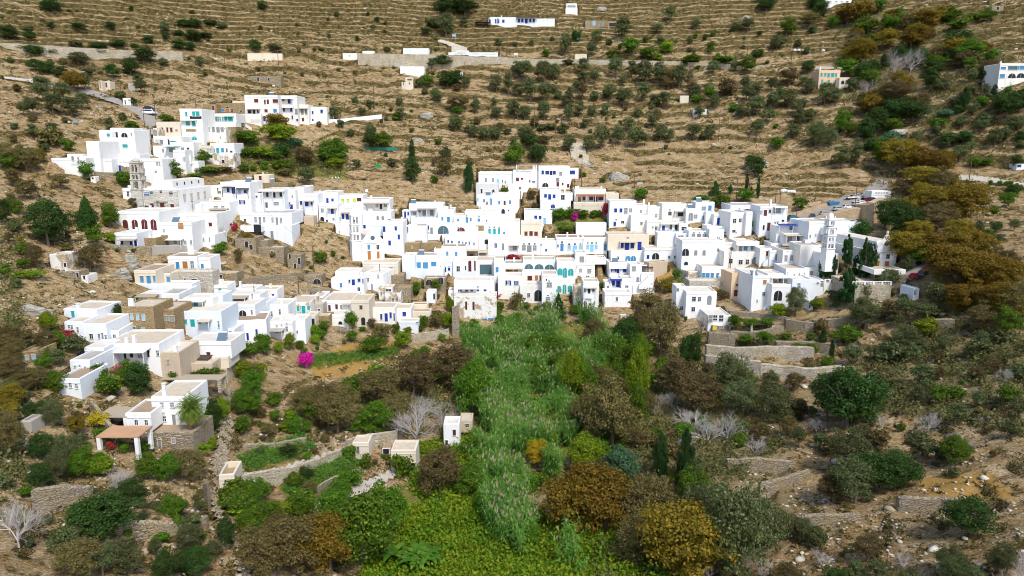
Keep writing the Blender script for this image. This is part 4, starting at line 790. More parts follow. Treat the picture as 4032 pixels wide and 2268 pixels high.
m=MB(); u,z=on_face(F,'B',757,600); m.prism([(u-2.1,z-.55),(u+2.1,z-.55),(u+2.1,z-.35),(u,z+.75),(u-2.1,z-.35)],-.5,-.03); m.box(u-1.9,u-1.6,-.3,-.03,.0,z-.56); m.box(u+1.6,u+1.9,-.3,-.03,.0,z-.56); o=m.build('door_pediment',M['m'],root); put(o,F)
nave(root,F,-w*.62,w*.62,1.2,21.5,h+2.3,'w','rW',.45)
for k in range(4):
    m=MB(); pts=[(4+k*4.6,h+1.3)]; m.box(w*.62+.002,w*.62+.03,3.6+k*4.6,4.3+k*4.6,h+1.,h+1.9); o=m.build('window',M['pk'],root); put(o,F)
for k in range(4):
    m=MB(); m.box(w+.06,w+.10,3.2+k*4.4,4.4+k*4.4,h*.42,h*.72); m.box(w+.04,w+.16,3.0+k*4.4,4.6+k*4.4,h*.72+.002,h*.76); m.box(w+.10,w+.12,3.4+k*4.4,4.2+k*4.4,h*.45,h*.7); o=m.build('window',M['frameg'],root); put(o,F)
tower(root,F,'B',492,750,[(750,472,'s'),(472,348,'1'),(345,262,'2'),(258,135,'2')],132,'m',52,yoff=-1.2)
# church two (slim tower)
root,Fs=H("white church with a triangular gable, orange wooden doors and a slim slotted bell tower",'D',[(728,1012,975,1205,'w','W',{'dep':19,'yaw':-26})],
 "do 817 1145 40 100;do 931 1140 34 82;wl 812 1040 32 56;wk 926 1040 32 50",cat='church',name='church')
F=Fs[0]; w=F.w/2; h=F.h
gable(root,F,[(-w-.1,h-.1),(w+.1,h-.1),(w+.1,h+.15),(w*.2,h+3.9),(w*.15,h+4.5),(0,h+4.9),(-w*.15,h+4.5),(-w*.2,h+3.9),(-w-.1,h+.15)],'w',-.12,.5)
m=MB(); m.box(-w-.1,w+.1,-.22,-.003,h-.35,h-.15); m.lathe([(.55,-.01),(.55,.01)],4); o=m.build('cornice',M['w'],root); put(o,F)
m=MB(); P=[(0.75*math.cos(t*math.pi/8),h+1.4+.75*math.sin(t*math.pi/8)) for t in range(16)]; m.prism(P,-.17,-.125); o=m.build('round_window',M['pe'],root); put(o,F)
nave(root,F,-w*.55,w*.75,.8,18.6,h+2.2,'w','rW',.5)
tower(root,F,'D',662,1190,[(1190,965,'s'),(960,868,'2'),(858,760,'2'),(750,640,'2')],118,'w',515,yoff=-.4)
for k in range(3):
    m=MB(); m.box(-w-.10,-w-.06,4+k*5,4.9+k*5,h*.35,h*.6); o=m.build('window',M['pe'],root); put(o,F)
H("walled church forecourt on a tall cream rendered base",'D',[(740,1182,1232,1400,'c','C',{'dep':9})],"wk 1095 1330 40 60;xw 960 1265 440 36",cat='terrace',name='terrace')
# church three (right)
root,Fs=H("white church with a moulded gable, small round window and tall three tier bell tower",'I',[(1405,1692,602,832,'w','W',{'dep':24,'yaw':-10})],
 "do 1580 778 42 80;do 1462 775 36 84;wg 1468 672 42 60;wk 1597 676 34 50",cat='church',name='church')
F=Fs[0]; w=F.w/2; h=F.h
gable(root,F,[(-w-.15,h-.1),(w+.15,h-.1),(w+.15,h+.5),(w*.8,h+.6),(w*.72,h+1.6),(w*.4,h+2.4),(w*.2,h+3.6),(w*.12,h+4.5),(-w*.12,h+4.5),(-w*.2,h+3.6),(-w*.55,h+2.4),(-w*.75,h+1.6),(-w*.8,h+.6),(-w-.15,h+.5)],'w',-.12,.5)
m=MB(); m.box(-w-.2,w+.2,-.30,-.003,h-.40,h-.12); o=m.build('cornice',M['w'],root); put(o,F)
m=MB(); P=[(-.1+.7*math.cos(t*math.pi/8),h+2.1+.7*math.sin(t*math.pi/8)) for t in range(16)]; m.prism(P,-.17,-.125); o=m.build('round_window',M['pe'],root); put(o,F)
m=MB(); m.box(-.3,.3,-.05,.3,h+4.5,h+4.9); m.lathe([(.3,h+4.9),(.38,h+5.3),(.1,h+5.8)],8,0,.1); o=m.build('finial',M['c'],root); put(o,F)
nave(root,F,-w*.7,w*.7,.8,23.5,h+2.5,'w','rW',.6)
tower(root,F,'I',1030,700,[(740,622,'s'),(618,535,'2'),(522,450,'2'),(432,345,'1'),(322,240,'1')],112,'w',135,yoff=6.)
H("walled church terrace with white parapet on a stone base below the moulded gable",'I',[(1422,1820,842,905,'w','C',{'g':1050,'dep':12}),(1560,1818,903,1062,'D','C',{'dep':10})],"",cat='terrace',name='terrace')
root,Fs=H("balustraded stone terrace with benches under the three tall cypresses",'I',[(1165,1622,1038,1252,'D','C',{'dep':15,'par':.05}),(785,930,1010,1075,'w','C',{'dep':10,'par':.05})],"",cat='terrace',name='terrace')
for F in Fs:
    w=F.w/2; n=int(F.w/3)+1
    m=MB(); m.box(-w,w,0.02,.32,F.h+.85,F.h+1.0)
    for k in range(n+1):
        u=-w+.2+(F.w-.4)*k/n; m.box(u-.22,u+.22,0.,.34,F.h+.002,F.h+.849)
    o=m.build('parapet_rail',M['w'],root); put(o,F)
    m=MB()
    for k in range(int(F.w/.42)):
        u=-w+.3+k*.42; m.lathe([(.06,F.h+.01),(.11,F.h+.3),(.05,F.h+.55),(.07,F.h+.845)],6,u,.17)
    o=m.build('balusters',M['c'],root); put(o,F); tag(o,kind='stuff')
# ---------------------------------------------------------------- walls, roads
def wall(label,T,pts,mat,th=.8,cat='stone wall',name='stone_wall',cap=None,found=1.5):
    B=[];Tt=[]
    for x,yt,yb in pts:
        X,Yb=tp(T,x,yb); _,Yt=tp(T,x,yt); b=P3(X,Yb); z=Zat(b[1],Yt); B.append(b); Tt.append(z)
    # densify for an uneven hand laid edge
    m=MB(); V=[];n=0; c0=B[0].copy()
    for i in range(len(B)-1):
        L=np.linalg.norm((B[i+1]-B[i])[:2]); k=max(1,int(L/1.6))
        for j in range(k+(1 if i==len(B)-2 else 0)):
            t=j/k; b=B[i]*(1-t)+B[i+1]*t; z=Tt[i]*(1-t)+Tt[i+1]*t+random.uniform(-.12,.12)*(0 if mat in 'wcG' else 1)
            jx=random.uniform(-.12,.12)*(0 if mat in 'wcG' else 1)
            V.append((b[0],b[1]+jx,b[2],max(z,b[2]+.2)))
    vs=[];fs=[]
    for x,y,zb,zt in V:
        x-=c0[0];y-=c0[1];zb-=c0[2];zt-=c0[2]
        vs+=[(x,y-.1,zb-found),(x,y+.08,zt),(x,y+th,zt),(x,y+th,zb-found)]
    for i in range(len(V)-1):
        a=i*4;b=a+4
        fs+=[(a,b,b+1,a+1),(a+1,b+1,b+2,a+2),(a+2,b+2,b+3,a+3),(a+3,b+3,b,a)]
    fs+=[(0,1,2,3),(len(vs)-1,len(vs)-2,len(vs)-3,len(vs)-4)]
    m.add(vs,fs); o=m.build(name,M[mat]); o.location=tuple(c0); tag(o,label,cat); return o
wall("long pale retaining wall of the upper road at left, pierced by bushes",'S',[(0,322,352),(250,335,395),(500,352,425),(750,368,432),(950,378,440),(1150,384,440),(1378,390,442)],'D',2.,'retaining wall','retaining_wall')
wall("grey section of the upper road wall behind the utility poles",'S',[(1868,402,442),(2030,402,444),(2130,404,440)],'c',2.,'retaining wall','retaining_wall')
wall("high pale retaining wall under the long white roadside tavern",'U',[(125,402,482),(400,408,498),(700,412,498),(900,420,490),(1180,428,478),(1260,432,474)],'D',2.2,'retaining wall','retaining_wall')
wall("low pale road parapet running right from the tavern wall",'U',[(1260,438,470),(1500,444,484),(1760,448,480),(2000,452,492),(2300,458,496),(2576,462,478)],'D',1.5,'retaining wall','retaining_wall')
wall("broken end of the upper road parapet left of the peach villa",'T',[(40,468,486),(240,478,500),(420,484,520),(560,490,505),(700,492,505)],'D',1.2,'retaining wall','retaining_wall')
wall("road edge parapet behind the peach villa and bare planes",'T',[(1000,500,512),(1190,504,520),(1470,508,516)],'c',1.2,'retaining wall','retaining_wall')
wall("long white boundary wall sloping down right of the large white villa",'C',[(1345,575,600),(1540,552,585),(1800,535,565),(2262,484,515)],'w',.5,'boundary wall','boundary_wall')
wall("white stair parapet between the turquoise shuttered house and the large villa",'C',[(445,592,612),(530,600,640),(615,655,690)],'w',.5,'stair wall','stair_wall')
wall("long stone retaining wall with white coping under the parked cars",'F',[(1850,700,722),(1960,680,720),(2080,648,725),(2250,605,730),(2400,570,720),(2576,530,700)],'q',4.,'retaining wall','retaining_wall')
wall("right end of the tall stone wall holding up the car park",'I',[(1270,30,230),(1400,0,270),(1500,-35,200),(1560,-60,150)],'q',5.,'retaining wall','retaining_wall')
wall("rough stone bank along the hill side of the car park",'F',[(1592,625,665),(1800,585,640),(2000,520,570),(2120,490,530)],'q',1.5,'stone bank','stone_bank')
wall("low terrace wall above the teal parked car",'F',[(1592,575,612),(1850,495,530),(2035,465,500)],'q',1.5)
wall("high dry stone wall at the foot of the first church terraces",'B',[(118,1188,1262),(380,1192,1262),(458,1200,1290),(640,1205,1310)],'d',2.)
wall("grey rendered wall beneath the orange panel house",'B',[(635,1190,1308),(860,1188,1280),(1150,1188,1250)],'g',2.,'retaining wall','retaining_wall')
wall("stone wall under the long low white house beside the bell tower",'A',[(960,972,1030),(1120,975,1035),(1260,1000,1040)],'d',1.5)
wall("dry stone field wall crossing the rubble slope",'J',[(1770,505,540),(1900,450,520),(2200,430,500),(2400,415,480),(2576,380,430)],'d',1.2)
wall("lower dry stone field wall on the rubble slope",'K',[(20,520,560),(300,480,530),(560,440,500)],'d',1.2)
wall("dry stone wall at the foot of the curled parapet house",'K',[(640,600,650),(900,590,640),(980,600,650)],'d',1.)
for lab,pts in [("topmost wall of the lower right stone terraces",[(205,598,612),(330,598,612),(430,570,598)]),
 ("wide second wall of the lower right stone terraces",[(100,655,712),(225,668,720),(330,665,715),(440,660,705),(560,668,705)]),
 ("third wall of the lower right stone terraces with a rounded corner",[(330,735,800),(430,745,795),(560,758,800),(690,745,780)]),
 ("lowest broad wall of the lower right stone terraces",[(95,700,790),(220,715,800),(330,725,812)]),
 ("stone footing wall below the yellow door",[(108,600,660),(222,608,670)]),
 ("long garden wall under the two cypress saplings",[(400,640,662),(520,640,662),(650,650,680)]),
 ("short wall with white blocks under the orchard",[(440,545,575),(520,555,590),(560,560,590)]),
 ("curved wall of the orchard path behind the black pergola",[(200,508,530),(360,520,540),(450,535,560)]),
 ("terrace wall right of the orchard below the balustrade",[(560,550,580),(680,540,570),(800,500,530),(900,490,520)]),
 ("ragged field wall right of the tall stone terrace",[(1080,548,580),(1160,545,575)]),]:
    wall(lab,'X',pts,'D' if 'broad' in lab or 'wide' in lab or 'third' in lab else 'd',1.6)
for lab,T,pts in [("long white topped wall between the gardens of the ravine",'W',[(60,730,760),(300,690,725),(480,620,650),(500,585,640)]),
 ("pale rock wall curving above the cave dwelling",'W',[(500,580,620),(600,558,600),(720,540,580)]),
 ("lower garden wall under the green beds",'W',[(380,780,830),(440,745,790),(560,700,730)]),
 ("thin terrace wall in the orchard rows above the ravine",'W',[(60,600,612),(200,595,607),(330,570,590)]),
 ("white garden wall with posts above the reeds",'W',[(780,130,165),(940,105,140)]),
 ("stone column wall beside the narrow watercourse",'W',[(955,10,140),(985,5,140)]),
 ("dry stone wall with steps below the round bushes at lower left",'N',[(140,455,530),(260,440,520),(380,450,500)]),
 ("dry stone wall under the pom pom pine",'N',[(490,600,645),(600,595,650),(720,600,650),(880,575,620)]),
 ("short dry stone wall right of the steep lane start",'N',[(870,425,480),(890,430,520)]),
 ("terrace wall under the house yard at lower left",'N',[(380,70,95),(470,180,240),(520,190,240)]),
 ("dry stone wall among the olive rows at lower right",'Q',[(190,325,365),(330,320,362),(470,335,360)]),
 ("long curved dry stone wall at lower right",'Q',[(330,430,470),(450,400,440),(540,370,400)]),
 ("lowest dry stone wall of the right corner",'Q',[(450,575,610),(600,565,600),(760,560,590)]),
 ("stone wall under the patch of golden grass",'Q',[(920,490,540),(1100,495,530),(1300,505,545)]),]:
    wall(lab,T,pts,'D' if 'white' in lab or 'pale' in lab or 'posts' in lab else 'd',1.)
# ---------------------------------------------------------------- hillside
DX,DY=.85,.62
xs=np.arange(-440,440.1,DX); ys=np.arange(48,575,DY)
XX,YY=np.meshgrid(xs,ys)
lo=np.full(XX.shape,-60.); hi=np.full(XX.shape,330.)
def proj(x,y,z):
    dz=z-CAMZ; dep=y*cp-dz*sp; up=y*sp+dz*cp
    dep=np.maximum(dep,1.); return CX+FP*x/dep, CY-FP*up/dep
for _ in range(26):
    mid=(lo+hi)/2; px,py=proj(XX,YY,mid); r=np.sqrt(XX**2+YY**2+(mid-CAMZ)**2)
    f=r-Dist(px,py); up=f>0; lo=np.where(up,mid,lo); hi=np.where(up,hi,mid)
Z0=(lo+hi)/2
PX,PY=proj(XX,YY,Z0); FX,FY=PX/1.5652,PY/1.5652
wob=(fbm(XX/14,YY/14,3,5)-.5)*26; FXw=FX+wob; FYw=FY+(fbm(XX/14,YY/14,3,9)-.5)*26
village=[(120,385),(330,310),(450,260),(830,245),(850,330),(620,420),(1180,440),(1200,420),(1460,405),(1560,470),(1990,500),(2260,545),(2290,700),(2130,790),(1830,850),(1540,800),(1270,820),(1000,880),(600,1010),(520,1010),(150,1010),(160,760),(310,740),(280,480)]
vm=inpoly(FX,FY,village)
TOPM=np.clip((420-FY)/160,0,1)*(FX<2150)
hillmask=np.clip((640-FYw)/140,0,1)
low=np.clip((FYw-700)/120,0,1)
ravine=inpoly(FXw,FYw,[(1130,1600),(950,1240),(1150,1100),(1180,850),(1500,790),(1800,860),(1780,1200),(1900,1600)])
amp=np.maximum(hillmask,low*.75)*np.where(vm,.15,1)*np.where(ravine,.15,1)
amp*=np.clip(fbm(XX/20,YY/6,3,31)*5.-1.9+TOPM*.55,0,1.)*(.62+.3*(1-TOPM))
STEP=np.clip(2.9-(FY-120)/330,1.9,2.9); STEP=np.where(FY>600,2.3,STEP)
wv=1.6*fbm(XX/38,YY/38,3,3)+.35*fbm(XX/7,YY/7,2,8)
hh=Z0/STEP+wv; ii=np.floor(hh); ff=hh-ii; g=np.clip((ff-.76)/.24,0,1); g=g*g*(3-2*g)
ZT=Z0+amp*((ii+g)-hh)*STEP
rough=(fbm(XX/1.8,YY/1.8,3,40)-.5)*.5+(fbm(XX/6,YY/6,3,41)-.5)*1.3
rockm=np.clip((fbm(XX/13,YY/9,4,50)-.56)*9,0,1)*np.where(vm|ravine,0,1)
ZT+=rough*np.where(vm,.35,.8)+rockm*((np.floor(fbm(XX/5,YY/5,3,51)*9)/9)*3.-1.2)*.8
# roads and level paths: laid on the unterraced ground
ROADS=[
 ("car_park_road","A",None,'V',[(1978,556),(1976,540),(2020,530),(2075,517),(2130,492),(2172,484),(2192,462),(2222,452),(2236,468),(2215,492),(2185,512),(2110,534),(2050,551)],'asphalt'),
 ("lane","A",None,'V',[(190,228),(215,224),(262,236),(298,250),(318,258),(345,270),(372,272),(392,270),(396,295),(388,315),(378,318),(362,310),(350,293),(325,276),(295,262),(255,248)],'asphalt'),
 ("lower_road","A",None,'V',[(2290,600),(2335,600),(2330,640),(2330,690),(2300,705),(2262,700),(2285,680),(2310,650)],'asphalt'),
 ("upper_road","A",None,'V',[(0,196),(0,192),(80,200),(190,224),(190,230),(78,207)],'pave'),
 ("villa_track","A",None,'V',[(1100,103),(1112,100),(1180,122),(1240,133),(1240,138),(1170,130)],'pave'),
 ("stone_lane","A",None,'V',[(560,1060),(585,1060),(570,1140),(556,1230),(552,1290),(585,1330),(618,1400),(632,1460),(612,1460),(594,1400),(566,1330),(539,1290),(534,1200),(549,1120)],'d'),
 ("stone_steps","A",None,'V',[(1432,360),(1462,360),(1475,390),(1482,412),(1460,412),(1440,395)],'D'),
 ("far_road","A",None,'V',[(2385,440),(2395,437),(2480,446),(2576,462),(2600,466),(2600,474),(2540,464),(2460,455),(2385,452)],'pave'),
 ("garden_path","A",None,'V',[(560,1210),(700,1180),(860,1130),(960,1085),(965,1092),(870,1140),(710,1190),(565,1218)],'pave'),
 ("ravine_path","A",None,'V',[(750,1290),(880,1230),(1010,1175),(1030,1180),(900,1245),(770,1302)],'pave'),
 ("white_stairway","A",None,'V',[(352,332),(372,318),(382,330),(370,350),(366,370),(388,392),(372,394),(342,372),(346,350)],'rW'),
]
for nm,_,_,T,poly,mt in ROADS:
    P=[tp(T,x,y) for x,y in poly]
    mk=inpoly(PX,PY,P); ZT=np.where(mk,Z0+.02,ZT)
# terraces cut for the buildings
cut=np.zeros(XX.shape,bool)
for mx,my,u,w,d,zb in PADS:
    dx_,dy_=XX-mx,YY-my; a=dx_*u[0]+dy_*u[1]; b=-dx_*u[1]+dy_*u[0]
    k=(abs(a)<w+.9)&(b>-.4)&(b<d+1.2); ZT=np.where(k,np.minimum(ZT,zb-.12),ZT); cut|=k
ZG=ZT
def gz(x,y):
    fx=np.clip((np.asarray(x,float)-xs[0])/DX,0,len(xs)-1.001); fy=np.clip((np.asarray(y,float)-ys[0])/DY,0,len(ys)-1.001)
    i=fx.astype(int); j=fy.astype(int); u=fx-i; v=fy-j
    return ZG[j,i]*(1-u)*(1-v)+ZG[j,i+1]*u*(1-v)+ZG[j+1,i]*(1-u)*v+ZG[j+1,i+1]*u*v
keep=(abs(XX)<.727*YY*1.12+34)
def grid_mesh(name,mask,zoff,mats,attrs={}):
    H_,W_=XX.shape; c=mask[:-1,:-1]&mask[1:,:-1]&mask[:-1,1:]&mask[1:,1:]
    j,i=np.nonzero(c); a=j*W_+i; q=np.stack([a,a+1,a+W_+1,a+W_],1)
    used,inv=np.unique(q.ravel(),return_inverse=True)
    V=np.stack([XX.ravel()[used],YY.ravel()[used],ZG.ravel()[used]+zoff],1)
    me=npmesh(name,V,inv.reshape(-1,4),mats)
    for k,arr in attrs.items():
        at=me.attributes.new(k,'FLOAT','POINT'); at.data.foreach_set('value',arr.ravel()[used].astype(np.float32))
    return me
def pm(poly,soft=0):
    return inpoly(FXw,FYw,poly).astype(float)
green=np.zeros(XX.shape)
for p in [[(600,1150),(760,1090),(800,1130),(620,1190)],[(700,1230),(880,1140),(920,1165),(760,1260)],[(1170,1110),(1210,1080),(1230,1110),(1140,1150)],[(760,900),(1000,870),(1010,900),(800,940)],
          [(950,1250),(1180,1150),(1340,1300),(1640,1260),(1700,1500),(900,1500)],[(1180,850),(1500,800),(1560,900),(1480,1150),(1150,1150)],[(600,350),(850,380),(900,450),(600,430)],
          [(1380,540),(1530,540),(1530,590),(1400,590)],[(1480,840),(1640,850),(1700,1100),(1500,1300)]]:
    green=np.maximum(green,pm(p))
gold=np.zeros(XX.shape)
for p in [[(2310,1205),(2500,1190),(2560,1250),(2330,1260)],[(640,1190),(760,1150),(780,1180),(660,1215)],[(780,920),(900,900),(960,930),(800,960)],[(1650,640),(1700,660),(1690,720),(1640,700)],[(1080,830),(1230,840),(1220,860),(1090,855)],[(830,880),(1000,850),(1010,880),(850,900)]]:
    gold=np.maximum(gold,pm(p))
smooth=pm([(1480,395),(1700,330),(1900,330),(2150,370),(2190,470),(1960,540),(1750,490),(1560,480)])
woods=np.maximum(pm([(2080,40),(2450,20),(2576,180),(2500,300),(2260,330),(2230,500),(2330,600),(2576,800),(2576,1100),(2000,1000),(2250,880),(2200,400),(2100,200)]),pm([(1480,850),(2000,1000),(2000,1350),(1780,1500),(1500,1500)]))
def m_terrain():
    m,nt,b,o=nodes('hillside_soil'); n=N(nt); p=n.pos()
    big=n.ramp(n.noise(p,.035,5,.6),[(.38,0.),(.62,1.)])
    soil=n.mix(big,(.36,.25,.125),(.26,.17,.075))
    soil=n.mix(n.ramp(n.noise(p,.35,5,.65),[(.45,0.),(.72,1.)]),soil,(.48,.38,.24))
    scr=n.ramp(n.noise(n.scalev(p,(.6,1.,1.)),.55,6,.72),[(.52,0.),(.62,1.)])
    scr=n.math('MULTIPLY',scr,n.math('SUBTRACT',1.,n.math('MULTIPLY',n.attr('smooth'),.75)))
    soil=n.mix(scr,soil,(.085,.065,.02))
    fine=n.ramp(n.noise(p,3.2,4,.7),[(.40,.55),(.64,1.25)]); soil=n.mix(1.,soil,fine,'MULTIPLY')
    gr=n.mix(n.ramp(n.noise(p,.5,5,.7),[(.35,0.),(.65,1.)]),(.06,.10,.012),(.20,.17,.03)); soil=n.mix(n.math('MULTIPLY',n.attr('green'),.8),soil,gr)
    gd=n.mix(n.noise(p,.9,4),(.40,.22,.04),(.32,.20,.07)); soil=n.mix(n.math('MULTIPLY',n.attr('gold'),.85),soil,gd)
    soil=n.mix(n.math('MULTIPLY',n.attr('woods'),.6),soil,(.20,.16,.08))
    # stones scattered in the soil
    v=n.vor(n.scalev(p,(1.,1.,1.3)),1.1); st=n.ramp(v,[(.10,1.),(.2,0.)]); st=n.math('MULTIPLY',st,n.ramp(n.noise(p,.12,3),[(.42,0.),(.58,1.)]))
    soil=n.mix(n.math('MULTIPLY',st,.85),soil,(.44,.38,.28))
    # dry stone risers where the ground is steep
    sv=n.scalev(p,(1.5,1.5,4.5)); q=n.new('ShaderNodeVectorMath',operation='ADD'); n.lk(sv,q.inputs[0]); nz=n.new('ShaderNodeTexNoise'); nz.inputs['Scale'].default_value=1.2; n.lk(p,nz.inputs['Vector']); n.lk(nz.outputs['Color'],q.inputs[1])
    e=n.vor(q.outputs[0],1.,feature='DISTANCE_TO_EDGE'); cc=n.vor(q.outputs[0],1.,out='Color')
    wl=n.mix(cc,(.14,.10,.035),(.34,.26,.12)); wl=n.mix(n.ramp(n.noise(p,.6,5,.7),[(.42,0.),(.60,1.)]),wl,(.065,.055,.015))
    wl=n.mix(n.ramp(e,[(.03,1.),(.16,0.)]),wl,(.03,.022,.01))
    g=n.new('ShaderNodeNewGeometry'); s=n.new('ShaderNodeSeparateXYZ'); n.lk(g.outputs['True Normal'],s.inputs[0])
    sl=n.math('ADD',s.outputs['Z'],n.math('MULTIPLY',n.math('SUBTRACT',n.noise(p,.7,4),.5),.25)); wm=n.ramp(sl,[(.74,1.),(.84,0.)])
    c=n.mix(wm,soil,wl); n.lk(c,b.inputs['Base Color'])
    hgt=n.mix(wm,n.noise(p,2.5,6,.7),n.math('MINIMUM',e,.35)); n.bump(b,hgt,.35,.9); b.inputs['Roughness'].default_value=.95; b.inputs['Specular IOR Level'].default_value=.05
    return m
me=grid_mesh('hillside',keep,0.,m_terrain(),{'green':green,'gold':gold,'smooth':smooth,'woods':woods})
o=link(bpy.data.objects.new('hillside',me)); tag(o,'terraced dry golden brown hillside around the white village','hillside',kind='structure')
for nm,_,_,T,poly,mt in ROADS:
    P=[tp(T,x,y) for x,y in poly]; mk=inpoly(PX,PY,P)
    if mk.sum()<8: print('road empty',nm); continue
    # one ring wider so the strip is continuous
    mk2=mk.copy(); mk2[1:]|=mk[:-1]; mk2[:-1]|=mk[1:]; mk2[:,1:]|=mk[:,:-1]; mk2[:,:-1]|=mk[:,1:]
    ZG=np.where(mk2&~mk&~cut,Z0+.02,ZG)
    me=grid_mesh(nm,mk2,.10,M[mt]); o=link(bpy.data.objects.new(nm,me)); tag(o,nm.replace('_',' '),'road',kind='structure')
# ---------------------------------------------------------------- loose stones and scrub (uncountable)
def scatter_ok(fx,fy):
    return ~inpoly(fx,fy,village)
CUR={}; SL=None
def steep(fx,fy): return CUR['s']
def rand_ground(n,test,seed=1,power=1.):
    r=np.random.default_rng(seed); out=[]
    while len(out)<n:
        y=r.uniform(80,560,n*3); x=r.uniform(-1,1,n*3)*(.727*y*1.08+10)
        z=gz(x,y); px,py=proj(x,y,z); fx,fy=px/1.5652,py/1.5652
        xi=np.clip(((x-xs[0])/DX).astype(int),0,len(xs)-1); yi=np.clip(((y-ys[0])/DY).astype(int),0,len(ys)-1); CUR['s']=SL[yi,xi] if SL is not None else 0*x
        k=test(fx,fy,r)&(fx>-60)&(fx<2640)&(fy>-40)&(fy<1500)
        xi=np.clip(((x-xs[0])/DX).astype(int),0,len(xs)-1); yi=np.clip(((y-ys[0])/DY).astype(int),0,len(ys)-1); k&=~cut[yi,xi]
        P=np.stack([x,y,z,fx,fy],1)[k]; out+=list(P)
    return np.array(out[:n])
def rocks():
    def t(fx,fy,r):
        n_=fbm(fx/60,fy/40,3,77)
        return (n_>.5)&(~inpoly(fx,fy,[(1150,830),(1800,880),(1900,1500),(950,1500)]))&(r.uniform(size=fx.shape)<np.where(inpoly(fx,fy,village),.5,1))
    P=rand_ground(7500,t,5); n=len(P); r=np.random.default_rng(3)
    ico=[(0,0,1),(.894,0,.447),(.276,.851,.447),(-.724,.526,.447),(-.724,-.526,.447),(.276,-.851,.447),(.724,.526,-.447),(-.276,.851,-.447),(-.894,0,-.447),(-.276,-.851,-.447),(.724,-.526,-.447),(0,0,-1)]
    fc=[(0,1,2),(0,2,3),(0,3,4),(0,4,5),(0,5,1),(1,6,2),(2,7,3),(3,8,4),(4,9,5),(5,10,1),(6,7,2),(7,8,3),(8,9,4),(9,10,5),(10,6,1),(11,7,6),(11,8,7),(11,9,8),(11,10,9),(11,6,10)]
    V=np.array(ico)[None]*r.uniform(.6,1.3,(n,12,1)); sz=r.uniform(.15,.42,(n,1,1))*np.where(r.uniform(size=(n,1,1))<.05,2.6,1); 
    sh=np.stack([r.uniform(.8,1.5,n),r.uniform(.7,1.2,n),r.uniform(.35,.7,n)],1)[:,None]; V=V*sz*sh
    a=r.uniform(0,6.28,n); c,s=np.cos(a)[:,None],np.sin(a)[:,None]; x=V[...,0]*c-V[...,1]*s; y=V[...,0]*s+V[...,1]*c
    V=np.stack([x+P[:,0:1],y+P[:,1:2],V[...,2]+P[:,2:3]+.05],2).reshape(-1,3)
    Fc=(np.array(fc)[None]+12*np.arange(n)[:,None,None]).reshape(-1,3)
    m,nt,b,o=nodes('loose_stone'); q=N(nt); gi=q.new('ShaderNodeNewGeometry').outputs['Random Per Island']
    q.lk(q.ramp(gi,[(0.,(.30,.24,.15)),(.6,(.46,.40,.30)),(1.,(.62,.58,.50))]),b.inputs['Base Color'])
    o=link(bpy.data.objects.new('loose_stones',npmesh('loose_stones',V,Fc,m))); tag(o,'loose pale stones strewn over the dry slopes','stones',kind='stuff')
rocks()
def leafcards(P,size,nl,r,spread,zspread,aspect=.6):
    """P: (n,3) centres -> quads"""
    n=len(P); C=P[:,None,:]+np.stack([r.normal(0,1,(n,nl))*spread[:,None],r.normal(0,1,(n,nl))*spread[:,None],np.abs(r.normal(0,1,(n,nl)))*zspread[:,None]],2)
    C=C.reshape(-1,3); k=len(C); sz=np.repeat(size,nl)*r.uniform(.6,1.4,k)
    u=r.normal(0,1,(k,3)); u/=np.linalg.norm(u,axis=1)[:,None]; v=np.cross(u,r.normal(0,1,(k,3))); v/=np.linalg.norm(v,axis=1)[:,None]
    u=u*sz[:,None]; v=v*(sz*aspect)[:,None]
    V=np.stack([C-u,C-v*.9+u*.1,C+u,C+v*.9+u*.1],1).reshape(-1,3); F_=np.arange(4*k).reshape(-1,4); return V,F_
SL=np.hypot(*np.gradient(ZG,DY,DX)); SL=np.clip((SL-.75)*.5,-.05,.30)
def scrub():
    def t(fx,fy,r):
        n_=fbm(fx/22,fy/9,3,91)+steep(fx,fy); return (n_>.53)&~inpoly(fx,fy,village)&(r.uniform(size=fx.shape)<np.where(inpoly(fx,fy,[(1480,395),(1700,330),(1900,330),(2150,370),(2190,470),(1960,540),(1750,490),(1560,480)]),.15,1))
    P=rand_ground(24000,t,15); r=np.random.default_rng(8); n=len(P); s=r.uniform(.12,.40,n)*np.where(P[:,1]>260,1.25,1)
    V,F_=leafcards(P[:,:3],s*.75,7,r,s*.9,s*.9)
    o=link(bpy.data.objects.new('dry_scrub',npmesh('dry_scrub',V,F_,mat_leaf('scrub_leaf',(.13,.105,.03),(.085,.085,.02),(.26,.20,.07))))); tag(o,'low dry thorn scrub tufts over the terraces','scrub',kind='stuff')
scrub()
# ---------------------------------------------------------------- trees
LEAF={'o':mat_leaf('olive_leaf',(.065,.085,.022),(.13,.15,.05),(.21,.23,.11)),
'g':mat_leaf('green_leaf',(.035,.095,.006),(.11,.20,.010),(.22,.30,.02)),
'd':mat_leaf('dark_leaf',(.022,.055,.010),(.048,.095,.014),(.09,.15,.025)),
'a':mat_leaf('autumn_leaf',(.13,.105,.010),(.24,.175,.014),(.36,.21,.02)),
'b':mat_leaf('brown_leaf',(.10,.085,.028),(.17,.13,.045),(.25,.175,.065)),
'y':mat_leaf('yellow_green_leaf',(.09,.17,.006),(.20,.28,.010),(.36,.38,.02)),
'Y':mat_leaf('yellow_leaf',(.34,.24,.01),(.46,.32,.01),(.5,.4,.03)),
'c':mat_leaf('cypress_leaf',(.018,.05,.012),(.03,.08,.016),(.06,.12,.025)),
'm':mat_leaf('magenta_bract',(.55,.01,.32),(.42,.01,.20),(.75,.06,.5)),
'r':mat_leaf('red_bract',(.45,.01,.05),(.04,.09,.01),(.6,.02,.1)),
't':mat_leaf('blue_green_leaf',(.05,.12,.05),(.09,.18,.08),(.13,.24,.12))}
